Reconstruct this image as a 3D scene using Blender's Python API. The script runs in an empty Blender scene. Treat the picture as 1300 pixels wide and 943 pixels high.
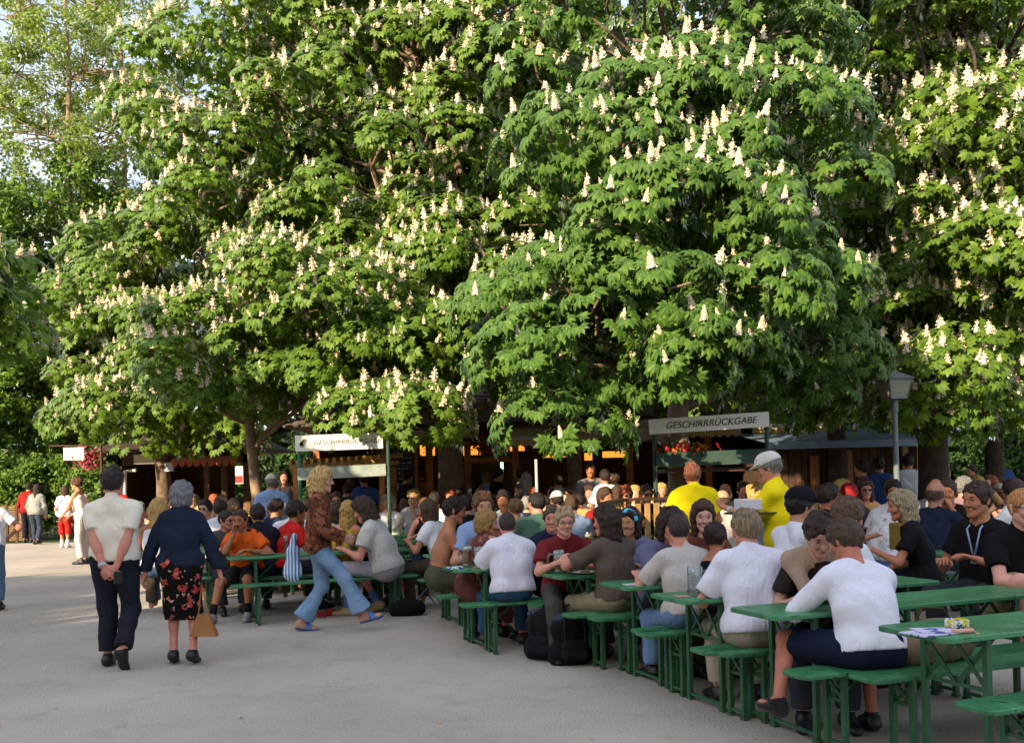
import bpy, math, random
import numpy as np
from mathutils import Vector, Matrix
SC = bpy.context.scene
COL = SC.collection
RS = np.random.RandomState(7)
random.seed(7)
F, HC, RO, PXC, PYC = 1200.0, 1.6, .025, 650.0, 608.5
CR, SR = math.cos(RO), math.sin(RO)

def un(px, py, z=0.0):
    "photo pixel -> point on the horizontal plane z"
    u, v = px-PXC, py-PYC
    u2, v2 = CR*u-SR*v, SR*u+CR*v
    d = F*(HC-z)/v2
    return np.array([u2*d/F, d, z])

def at(px, py, d):
    u, v = px-PXC, py-PYC
    u2, v2 = CR*u-SR*v, SR*u+CR*v
    return np.array([u2*d/F, d, HC-v2*d/F])

def proj(x, y, z):
    u2, v2 = F*x/y, F*(HC-z)/y
    return PXC+CR*u2+SR*v2, PYC-SR*u2+CR*v2

def lin(c):
    if isinstance(c, str):
        c = c.lstrip('#'); c = [int(c[i:i+2], 16)/255 for i in (0, 2, 4)]
    return tuple(((x/12.92) if x <= .04045 else ((x+.055)/1.055)**2.4) for x in c)

# ---------------------------------------------------------------- materials
MC = {}
def newmat(name):
    m = bpy.data.materials.new(name); m.use_nodes = True
    nt = m.node_tree
    return m, nt, nt.nodes['Principled BSDF'], nt.nodes['Material Output']

def pmat(name, col, rough=.7, var=.12, scale=8, bump=0, bscale=60, metal=0, spec=.5, col2=None, coord='Object', fac=None):
    """plain surface whose colour wanders a little; col is sRGB hex"""
    key = (name, col, rough, var, scale, bump, metal, col2)
    if key in MC: return MC[key]
    m, nt, p, out = newmat(name)
    c = lin(col); N = nt.nodes; L = nt.links
    tc = N.new('ShaderNodeTexCoord')
    nz = N.new('ShaderNodeTexNoise'); nz.inputs['Scale'].default_value = scale; nz.inputs['Detail'].default_value = 5
    L.new(tc.outputs[coord], nz.inputs['Vector'])
    rp = N.new('ShaderNodeValToRGB')
    rp.color_ramp.elements[0].position = .3; rp.color_ramp.elements[1].position = .72
    c2 = lin(col2) if col2 else tuple(min(1, x*(1+var)) for x in c)
    c1 = c if col2 else tuple(x*(1-var) for x in c)
    rp.color_ramp.elements[0].color = (*c1, 1); rp.color_ramp.elements[1].color = (*c2, 1)
    L.new(nz.outputs['Fac'], rp.inputs['Fac']); L.new(rp.outputs['Color'], p.inputs['Base Color'])
    p.inputs['Roughness'].default_value = rough; p.inputs['Metallic'].default_value = metal
    p.inputs['Specular IOR Level'].default_value = spec
    if bump:
        n2 = N.new('ShaderNodeTexNoise'); n2.inputs['Scale'].default_value = bscale; n2.inputs['Detail'].default_value = 4
        L.new(tc.outputs[coord], n2.inputs['Vector'])
        b = N.new('ShaderNodeBump'); b.inputs['Strength'].default_value = bump; b.inputs['Distance'].default_value = .02
        L.new(n2.outputs['Fac'], b.inputs['Height']); L.new(b.outputs['Normal'], p.inputs['Normal'])
    MC[key] = m
    return m

def cloth(col):
    key = ('clothx', col)
    if key in MC: return MC[key]
    m = pmat('cloth', col, .9, .12, 7, .35, 11, spec=.12).copy() if False else pmat('cloth', col, .9, .035, 4, 0, 11, spec=.12)
    nt = m.node_tree; N = nt.nodes; L = nt.links; p = N['Principled BSDF']
    tc = N.new('ShaderNodeTexCoord'); mp = N.new('ShaderNodeMapping'); mp.inputs['Scale'].default_value = (1.5, 1.5, .5); mp.inputs['Rotation'].default_value = (.35, .3, 0)
    n1 = N.new('ShaderNodeTexNoise'); n1.inputs['Scale'].default_value = 9; n1.inputs['Detail'].default_value = 2; n1.inputs['Distortion'].default_value = 1.6
    n2 = N.new('ShaderNodeTexNoise'); n2.inputs['Scale'].default_value = 26; n2.inputs['Detail'].default_value = 3; n2.inputs['Distortion'].default_value = .8
    L.new(tc.outputs['Object'], mp.inputs['Vector']); L.new(mp.outputs['Vector'], n1.inputs['Vector']); L.new(mp.outputs['Vector'], n2.inputs['Vector'])
    b1 = N.new('ShaderNodeBump'); b1.inputs['Strength'].default_value = .45; b1.inputs['Distance'].default_value = .03
    b2 = N.new('ShaderNodeBump'); b2.inputs['Strength'].default_value = .3; b2.inputs['Distance'].default_value = .008
    L.new(n1.outputs['Fac'], b1.inputs['Height']); L.new(n2.outputs['Fac'], b2.inputs['Height']); L.new(b1.outputs['Normal'], b2.inputs['Normal']); L.new(b2.outputs['Normal'], p.inputs['Normal'])
    MC[key] = m; return m
def skinm(col='#c98f6c'):
    key = ('skin', col)
    if key in MC: return MC[key]
    m = pmat('skin', col, .55, .12, 14, 0, spec=.3)
    MC[key] = m; return m
def hairm(col):
    key = ('hair', col)
    if key in MC: return MC[key]
    m, nt, p, out = newmat('hair'); c = lin(col); N = nt.nodes; L = nt.links
    tc = N.new('ShaderNodeTexCoord'); mp = N.new('ShaderNodeMapping'); mp.inputs['Scale'].default_value = (95, 95, 10)
    nz = N.new('ShaderNodeTexNoise'); nz.inputs['Scale'].default_value = 1; nz.inputs['Detail'].default_value = 3
    L.new(tc.outputs['Object'], mp.inputs['Vector']); L.new(mp.outputs['Vector'], nz.inputs['Vector'])
    rp = N.new('ShaderNodeValToRGB'); rp.color_ramp.elements[0].position = .35; rp.color_ramp.elements[1].position = .65
    rp.color_ramp.elements[0].color = (*[x*.55 for x in c], 1); rp.color_ramp.elements[1].color = (*[min(1, x*1.35) for x in c], 1)
    L.new(nz.outputs['Fac'], rp.inputs['Fac']); L.new(rp.outputs['Color'], p.inputs['Base Color'])
    b = N.new('ShaderNodeBump'); b.inputs['Strength'].default_value = 1; b.inputs['Distance'].default_value = .02
    L.new(nz.outputs['Fac'], b.inputs['Height']); L.new(b.outputs['Normal'], p.inputs['Normal'])
    p.inputs['Roughness'].default_value = .6; p.inputs['Specular IOR Level'].default_value = .35
    MC[key] = m; return m

def pattern(name, base, spots, scale=20, kind='noise'):
    "printed cloth: spots = [(hex, lo)...] over base"
    key = ('pat', name)
    if key in MC: return MC[key]
    m, nt, p, out = newmat(name); N = nt.nodes; L = nt.links
    tc = N.new('ShaderNodeTexCoord')
    prev = None
    cur = N.new('ShaderNodeRGB'); cur.outputs[0].default_value = (*lin(base), 1); prev = cur.outputs[0]
    for i, (hx, th, sc, kd) in enumerate(spots):
        mp = N.new('ShaderNodeMapping'); mp.inputs['Location'].default_value = (i*3.7, i*1.3, i*2.1)
        L.new(tc.outputs['Object'], mp.inputs['Vector'])
        nz0 = N.new('ShaderNodeTexNoise'); nz0.inputs['Scale'].default_value = sc*1.5
        L.new(mp.outputs['Vector'], nz0.inputs['Vector'])
        add = N.new('ShaderNodeMix'); add.data_type = 'VECTOR'; add.inputs[0].default_value = .12
        L.new(mp.outputs['Vector'], add.inputs[4]); L.new(nz0.outputs['Color'], add.inputs[5])
        cmp_ = N.new('ShaderNodeMath'); cmp_.operation = 'LESS_THAN'; cmp_.inputs[1].default_value = th
        if kd == 'v':
            v = N.new('ShaderNodeTexVoronoi'); v.inputs['Scale'].default_value = sc
            L.new(add.outputs[1], v.inputs['Vector']); L.new(v.outputs['Distance'], cmp_.inputs[0])
        else:
            v = N.new('ShaderNodeTexNoise'); v.inputs['Scale'].default_value = sc; v.inputs['Detail'].default_value = 3
            L.new(add.outputs[1], v.inputs['Vector']); L.new(v.outputs['Fac'], cmp_.inputs[0])
        mx = N.new('ShaderNodeMix'); mx.data_type = 'RGBA'
        L.new(cmp_.outputs[0], mx.inputs[0]); L.new(prev, mx.inputs[6]); mx.inputs[7].default_value = (*lin(hx), 1)
        prev = mx.outputs[2]
    L.new(prev, p.inputs['Base Color']); p.inputs['Roughness'].default_value = .9; p.inputs['Specular IOR Level'].default_value = .15
    MC[key] = m; return m

def stripes(name, c1, c2, scale, axis='X', rough=.8):
    key = ('str', name)
    if key in MC: return MC[key]
    m, nt, p, out = newmat(name); N = nt.nodes; L = nt.links
    tc = N.new('ShaderNodeTexCoord'); w = N.new('ShaderNodeTexWave'); w.bands_direction = axis
    w.inputs['Scale'].default_value = scale; w.inputs['Distortion'].default_value = .25
    L.new(tc.outputs['Object'], w.inputs['Vector'])
    rp = N.new('ShaderNodeValToRGB'); rp.color_ramp.interpolation = 'CONSTANT'
    rp.color_ramp.elements[0].color = (*lin(c1), 1); rp.color_ramp.elements[1].position = .5; rp.color_ramp.elements[1].color = (*lin(c2), 1)
    L.new(w.outputs['Fac'], rp.inputs['Fac']); L.new(rp.outputs['Color'], p.inputs['Base Color']); p.inputs['Roughness'].default_value = rough
    MC[key] = m; return m

def glassm():
    if 'glass' in MC: return MC['glass']
    m, nt, p, out = newmat('mug_glass'); N = nt.nodes; L = nt.links
    tr = N.new('ShaderNodeBsdfTransparent'); tr.inputs[0].default_value = (.86, .90, .90, 1)
    gl = N.new('ShaderNodeBsdfGlossy'); gl.inputs['Roughness'].default_value = .12
    lw = N.new('ShaderNodeLayerWeight'); lw.inputs[0].default_value = .35
    mr = N.new('ShaderNodeMapRange'); mr.inputs[3].default_value = .07; mr.inputs[4].default_value = .75
    L.new(lw.outputs['Facing'], mr.inputs[0])
    mx = N.new('ShaderNodeMixShader'); L.new(mr.outputs[0], mx.inputs[0]); L.new(tr.outputs[0], mx.inputs[1]); L.new(gl.outputs[0], mx.inputs[2])
    L.new(mx.outputs[0], out.inputs[0])
    MC['glass'] = m; return m

# ---------------------------------------------------------------- mesh making
def mesh(name, V, polys, mats=(), mi=None, smooth=False):
    """V (n,3); polys list of (m,k) int arrays with k corners each"""
    me = bpy.data.meshes.new(name)
    V = np.asarray(V, np.float32).reshape(-1, 3)
    polys = [np.asarray(p, np.int32) for p in polys if len(p)]
    me.vertices.add(len(V)); me.vertices.foreach_set('co', V.ravel())
    if polys:
        lv = np.concatenate([p.ravel() for p in polys])
        tot = np.concatenate([np.full(len(p), p.shape[1], np.int32) for p in polys])
        st = np.concatenate([[0], np.cumsum(tot)[:-1]]).astype(np.int32)
        me.loops.add(len(lv)); me.loops.foreach_set('vertex_index', lv)
        me.polygons.add(len(tot)); me.polygons.foreach_set('loop_start', st)
        if smooth: me.polygons.foreach_set('use_smooth', np.ones(len(tot), bool))
        else: me.polygons.foreach_set('use_smooth', np.zeros(len(tot), bool))
    for m in mats: me.materials.append(m)
    if mi is not None: me.polygons.foreach_set('material_index', np.asarray(mi, np.int32))
    me.update(calc_edges=True)
    return me

def link(name, data, parent=None, loc=None, rotz=None):
    o = bpy.data.objects.new(name, data); COL.objects.link(o)
    if parent is not None: o.parent = parent
    if loc is not None: o.location = [float(v) for v in loc]
    if rotz is not None: o.rotation_euler = (0, 0, rotz)
    return o

def tag(o, label=None, cat=None, group=None, kind=None):
    if label: o['label'] = label
    if cat: o['category'] = cat
    if group: o['group'] = group
    if kind: o['kind'] = kind
    return o

class MB:
    "collects quads/tris with material slots"
    def __init__(s): s.V = []; s.P = {3: [], 4: []}; s.I = {3: [], 4: []}; s.n = 0; s.X = []
    def add(s, V, faces, mi=0):
        V = np.asarray(V, float).reshape(-1, 3)
        s.V.append(V)
        for f in faces:
            k = len(f)
            if k in (3, 4): s.P[k].append([i+s.n for i in f]); s.I[k].append(mi)
            else: s.X.append(([i+s.n for i in f], mi))
        s.n += len(V)
        return s
    def addarr(s, V, Q, mi=0):
        Q = np.asarray(Q)
        if len(Q) == 0: return s
        s.V.append(np.asarray(V, float)); k = Q.shape[1]
        s.P[k].extend((Q+s.n).tolist()); s.I[k].extend([mi]*len(Q)); s.n += len(V); return s
    def box(s, c, size, mi=0, R=None, bev=0):
        hx, hy, hz = [a/2 for a in size]
        P = np.array([[x, y, z] for z in (-hz, hz) for (x, y) in ((-hx, -hy), (hx, -hy), (hx, hy), (-hx, hy))])
        fs = [(3, 2, 1, 0), (4, 5, 6, 7), (0, 1, 5, 4), (1, 2, 6, 5), (2, 3, 7, 6), (3, 0, 4, 7)]
        if bev:
            b = min(bev, hx*.9, hy*.9, hz*.9)
            ring = lambda ex, ey, z: [[x, y, z] for (x, y) in ((-ex+b, -ey), (ex-b, -ey), (ex, -ey+b), (ex, ey-b), (ex-b, ey), (-ex+b, ey), (-ex, ey-b), (-ex, -ey+b))]
            P = np.array(ring(hx-b*.6, hy-b*.6, -hz)+ring(hx, hy, -hz+b*.6)+ring(hx, hy, hz-b*.6)+ring(hx-b*.6, hy-b*.6, hz))
            fs = []
            for r in range(3):
                for i in range(8):
                    j = (i+1) % 8; fs.append((r*8+i, r*8+j, r*8+8+j, r*8+8+i))
            fs.append(tuple(range(7, -1, -1))); fs.append(tuple(range(24, 32)))
        if R is not None: P = P@np.asarray(R).T
        return s.add(P+np.asarray(c), fs, mi)
    def beam(s, a, b, w, h, mi=0, up=(0, 0, 1)):
        a, b = np.asarray(a, float), np.asarray(b, float); d = b-a; L = np.linalg.norm(d); d = d/L
        up = np.asarray(up, float)
        if abs(d@up) > .97: up = np.array([0, 1., 0])
        x = np.cross(d, up); x /= np.linalg.norm(x); z = np.cross(x, d)
        R = np.stack([x, d, z], 1)
        return s.box((a+b)/2, (w, L, h), mi, R)
    def tube(s, pts, rads, seg=8, mi=0, cap=True):
        pts = [np.asarray(p, float) for p in pts]
        if np.isscalar(rads): rads = [rads]*len(pts)
        V = []; n = len(pts); prevx = None
        for i, p in enumerate(pts):
            d = pts[min(i+1, n-1)]-pts[max(i-1, 0)]; d = d/(np.linalg.norm(d)+1e-9)
            ref = prevx if prevx is not None else (np.array([1., 0, 0]) if abs(d[0]) < .8 else np.array([0, 1., 0]))
            x = ref-d*(ref@d); x /= np.linalg.norm(x)+1e-9; y = np.cross(d, x); prevx = x
            for k in range(seg):
                a = 2*math.pi*k/seg; V.append(p+rads[i]*(math.cos(a)*x+math.sin(a)*y))
        fs = []
        for i in range(n-1):
            for k in range(seg):
                j = (k+1) % seg; fs.append((i*seg+k, i*seg+j, (i+1)*seg+j, (i+1)*seg+k))
        if cap: fs.append(tuple(range(seg-1, -1, -1))); fs.append(tuple((n-1)*seg+k for k in range(seg)))
        return s.add(V, fs, mi)
    def lathe(s, prof, c=(0, 0, 0), seg=16, mi=0, sx=1, sy=1):
        V = []; 
        for (r, z) in prof:
            for k in range(seg):
                a = 2*math.pi*k/seg; V.append((c[0]+r*sx*math.cos(a), c[1]+r*sy*math.sin(a), c[2]+z))
        fs = [(i*seg+k, i*seg+(k+1) % seg, (i+1)*seg+(k+1) % seg, (i+1)*seg+k) for i in range(len(prof)-1) for k in range(seg)]
        return s.add(V, fs, mi)
    def data(s, name, mats, smooth=False):
        V = np.concatenate(s.V) if s.V else np.zeros((0, 3))
        X = {}
        for f, mi in s.X: X.setdefault(len(f), []).append((f, mi))
        polys = []; mi = []
        for k in (3, 4):
            if s.P[k]: polys.append(np.array(s.P[k])); mi += s.I[k]
        for k, l in X.items(): polys.append(np.array([f for f, _ in l])); mi += [m for _, m in l]
        return mesh(name, V, polys, mats, mi, smooth)
    def build(s, name, mats, parent=None, smooth=False, loc=None, rotz=None):
        if not isinstance(mats, (list, tuple)): mats = [mats]
        return link(name, s.data(name, mats, smooth), parent, loc, rotz)

def empty(name, loc, rotz=0):
    o = bpy.data.objects.new(name, None); COL.objects.link(o); o.empty_display_size = .2
    o.location = [float(v) for v in loc]; o.rotation_euler = (0, 0, rotz); return o

KIDS = {}
def kids(o): return [c for c in o.children]
def copy_tree(o, parent=None, loc=None, rotz=None):
    c = o.copy(); COL.objects.link(c); c.parent = parent
    if loc is not None: c.location = [float(v) for v in loc]
    if rotz is not None: c.rotation_euler = (0, 0, rotz)
    for ch in kids(o): copy_tree(ch, c)
    return c

# ---------------------------------------------------------------- camera, sky, sun
cam = bpy.data.cameras.new('camera'); cam.sensor_width = 36; cam.lens = 36*F/1300; cam.clip_end = 2000; cam.clip_start = .1
cam.shift_y = (PYC-471.5)/1300
co = bpy.data.objects.new('camera', cam); COL.objects.link(co); co.location = (0, 0, HC)
co.rotation_mode = 'QUATERNION'
co.rotation_quaternion = (Matrix.Rotation(math.radians(90), 4, 'X')@Matrix.Rotation(-RO, 4, 'Z')).to_quaternion()
SC.camera = co
SUN_EL = 23.5
SUN_AZ = np.array([-.62, -.785])       # horizontal direction towards the sun (from behind left)
w = bpy.data.worlds.new('World'); SC.world = w; w.use_nodes = True
nt = w.node_tree; bg = nt.nodes['Background']; sky = nt.nodes.new('ShaderNodeTexSky'); sky.sky_type = 'NISHITA'
sky.sun_disc = False; sky.sun_elevation = math.radians(SUN_EL+8); sky.sun_rotation = math.atan2(SUN_AZ[0], SUN_AZ[1])
sky.air_density = 1.0; sky.dust_density = 1.6; sky.ozone_density = 1.0
wt = nt.nodes.new('ShaderNodeTexCoord'); wm = nt.nodes.new('ShaderNodeMapping'); wm.inputs['Scale'].default_value = (1.2, 1.2, 3.5)
wn = nt.nodes.new('ShaderNodeTexNoise'); wn.inputs['Scale'].default_value = 2.2; wn.inputs['Detail'].default_value = 6
wr = nt.nodes.new('ShaderNodeMapRange'); wr.inputs[1].default_value = .35; wr.inputs[2].default_value = .7; wr.inputs[3].default_value = .25; wr.inputs[4].default_value = .85
wx = nt.nodes.new('ShaderNodeMix'); wx.data_type = 'RGBA'; wx.inputs[7].default_value = (4.6, 5.0, 5.9, 1)
nt.links.new(wt.outputs['Generated'], wm.inputs['Vector']); nt.links.new(wm.outputs['Vector'], wn.inputs['Vector']); nt.links.new(wn.outputs['Fac'], wr.inputs[0]); nt.links.new(wr.outputs[0], wx.inputs[0])
nt.links.new(sky.outputs[0], wx.inputs[6]); nt.links.new(wx.outputs[2], bg.inputs[0]); bg.inputs[1].default_value = .125
ld = bpy.data.lights.new('sun', 'SUN'); ld.energy = 4.5; ld.angle = math.radians(.6); ld.color = (1, .83, .60)
lo = bpy.data.objects.new('sun', ld); COL.objects.link(lo)
sv = Vector((SUN_AZ[0]*math.cos(math.radians(SUN_EL)), SUN_AZ[1]*math.cos(math.radians(SUN_EL)), math.sin(math.radians(SUN_EL))))
lo.rotation_euler = sv.to_track_quat('Z', 'Y').to_euler(); lo.location = (-30, -20, 40)
SC.view_settings.view_transform = 'Standard'; SC.view_settings.look = 'None'; SC.view_settings.exposure = 1.2; SC.view_settings.gamma = 1
SC.render.engine = 'CYCLES'
SC.cycles.max_bounces = 6; SC.cycles.diffuse_bounces = 3; SC.cycles.glossy_bounces = 2; SC.cycles.transmission_bounces = 4
SC.cycles.transparent_max_bounces = 10; SC.cycles.caustics_reflective = False; SC.cycles.caustics_refractive = False
SC.cycles.use_denoising = True
# ---------------------------------------------------------------- foliage
def leafmat(name, dark, light, trans=.35):
    m = bpy.data.materials.new(name); m.use_nodes = True; nt = m.node_tree; N = nt.nodes; L = nt.links
    N.remove(N['Principled BSDF']); out = N['Material Output']
    ge = N.new('ShaderNodeNewGeometry')
    rp = N.new('ShaderNodeValToRGB'); rp.color_ramp.elements[0].color = (*dark, 1); rp.color_ramp.elements[1].color = (*light, 1)
    L.new(ge.outputs['Random Per Island'], rp.inputs['Fac'])
    d = N.new('ShaderNodeBsdfDiffuse'); t = N.new('ShaderNodeBsdfTranslucent'); g = N.new('ShaderNodeBsdfGlossy')
    g.inputs['Roughness'].default_value = .45; g.inputs['Color'].default_value = (.8, .85, .8, 1)
    L.new(rp.outputs['Color'], d.inputs['Color'])
    hs = N.new('ShaderNodeMix'); hs.data_type = 'RGBA'; hs.blend_type = 'MULTIPLY'; hs.inputs[0].default_value = 1
    L.new(rp.outputs['Color'], hs.inputs[6]); hs.inputs[7].default_value = (1.5, 1.35, .5, 1)
    L.new(hs.outputs[2], t.inputs['Color'])
    m1 = N.new('ShaderNodeMixShader'); m1.inputs[0].default_value = trans
    L.new(d.outputs[0], m1.inputs[1]); L.new(t.outputs[0], m1.inputs[2])
    fr = N.new('ShaderNodeFresnel'); fr.inputs['IOR'].default_value = 1.25
    m2 = N.new('ShaderNodeMixShader'); L.new(fr.outputs[0], m2.inputs[0])
    L.new(m1.outputs[0], m2.inputs[1]); L.new(g.outputs[0], m2.inputs[2]); L.new(m2.outputs[0], out.inputs[0])
    return m
LM_CHEST = leafmat('chestnut_leaf', (.06, .13, .014), (.19, .30, .03), .42)
LM_SHADED = leafmat('chestnut_leaf_shaded', (.04, .105, .015), (.125, .23, .03), .35)  # darker copy of the chestnut leaf, the near tree's shade put into its colour
LM_BG = leafmat('far_leaf', (.07, .15, .015), (.19, .31, .035))
LM_AIRY = leafmat('airy_leaf', (.18, .27, .05), (.32, .42, .09), .5)
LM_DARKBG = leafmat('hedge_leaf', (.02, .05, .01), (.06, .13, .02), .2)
BARK = pmat('bark', '#5d4a38', .95, .5, 5, 1.0, 14, col2='#8c7560')
BARK_L = pmat('bark_light', '#75604a', .95, .4, 4, .8, 12, col2='#a48c6c')
m, nt, p, out = newmat('blossom'); p.inputs['Roughness'].default_value = .8
ge = nt.nodes.new('ShaderNodeNewGeometry'); rp = nt.nodes.new('ShaderNodeValToRGB')
rp.color_ramp.elements[0].color = (*lin('#dcc196'), 1); rp.color_ramp.elements[1].color = (*lin('#f8eed8'), 1)
nt.links.new(ge.outputs['Random Per Island'], rp.inputs['Fac']); nt.links.new(rp.outputs['Color'], p.inputs['Base Color'])
BLM = m

def palmate(nl, lod):
    "unit palmate leaf: petiole end at 0, leaf axis +x, normal +z, radius ~1; tips droop"
    V = []; T = []
    angs = np.linspace(-1.9, 1.9, nl) if nl > 5 else np.linspace(-1.5, 1.5, nl)
    for i, a in enumerate(angs):
        L = 1.0-.42*(abs(a)/1.9)**1.3; w = .17*L+.03
        c, s = math.cos(a), math.sin(a)
        P = [(0, 0, 0), (.62*L, w, -.10), (.62*L, 0, -.04), (.62*L, -w, -.10), (L, 0, -.30)]
        if lod: P = [(0, 0, 0), (.6*L, w*1.1, -.10), (.6*L, -w*1.1, -.10), (L, 0, -.28)]
        b = len(V)
        for (x, y, z) in P: V.append((x*c-y*s, x*s+y*c, z))
        if lod: T += [(b, b+2, b+1), (b+1, b+2, b+3)]
        else: T += [(b, b+2, b+1), (b, b+3, b+2), (b+1, b+2, b+4), (b+2, b+3, b+4)]
    return np.array(V), np.array(T)

def stamp(VT, pos, X, Y, Z, size):
    "place template at many frames -> vertices, faces"
    V, T = VT; n = len(pos)
    W = pos[:, None, :]+size[:, None, None]*(V[None, :, 0:1]*X[:, None, :]+V[None, :, 1:2]*Y[:, None, :]+V[None, :, 2:3]*Z[:, None, :])
    Fc = T[None]+(np.arange(n)*len(V))[:, None, None]
    return W.reshape(-1, 3), Fc.reshape(-1, T.shape[1])

def nrm(a): return a/(np.linalg.norm(a, axis=-1, keepdims=True)+1e-9)

def candle(nf, tri):
    "a flower candle 1 tall standing on z: small petals packed round a cone"
    rs = np.random.RandomState(nf); V = []; T = []
    for i in range(nf):
        h = (i+.5)/nf; r = .225*(1-h)**.75*(.8+.4*rs.rand())+.015; a = i*2.4
        c = np.array([r*math.cos(a), r*math.sin(a), h*.95]); s = (.085 if not tri else .12)*(1-.45*h)*(.6+.9*rs.rand())
        b = len(V)
        if tri:
            q = rs.randn(4, 3); q = nrm(q)*s
            V += [c+v for v in q]; T += [(b, b+1, b+2), (b, b+2, b+3), (b, b+3, b+1), (b+1, b+3, b+2)]
        else:
            for v in ((1, 0, 0), (-1, 0, 0), (0, 1, 0), (0, -1, 0), (0, 0, 1), (0, 0, -1)): V.append(c+s*np.array(v)*(.8+.4*rs.rand()))
            for (x, y, z) in ((0, 2, 4), (2, 1, 4), (1, 3, 4), (3, 0, 4), (2, 0, 5), (1, 2, 5), (3, 1, 5), (0, 3, 5)): T.append((b+x, b+y, b+z))
    if tri or True:
        b = len(V); r0 = .17
        for a in np.linspace(0, 2*math.pi, 6)[:-1]: V.append((r0*math.cos(a), r0*math.sin(a), .04))
        V.append((0, 0, .93))
        for i in range(5): T.append((b+i, b+(i+1) % 5, b+5))
    return np.array(V), np.array(T)
CAND_HI, CAND_LO = candle(46, False), candle(32, True)
CAND_ME = {}
PALM7, PALM7L, PALM5L = palmate(7, 0), palmate(7, 1), palmate(5, 1)
CAMP = np.array([0, 0, HC])

def limb(mb, a, b, r0, r1, rs, seg=7, bend=.12, n=6, mi=0):
    a, b = np.asarray(a, float), np.asarray(b, float); L = np.linalg.norm(b-a)
    off = rs.randn(3)*L*bend; off[2] = abs(off[2])*.6
    pts = [a+(b-a)*t+off*math.sin(math.pi*t)+rs.randn(3)*L*.012 for t in np.linspace(0, 1, n)]
    mb.tube(pts, [r0+(r1-r0)*t for t in np.linspace(0, 1, n)], seg, mi)
    return pts

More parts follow.
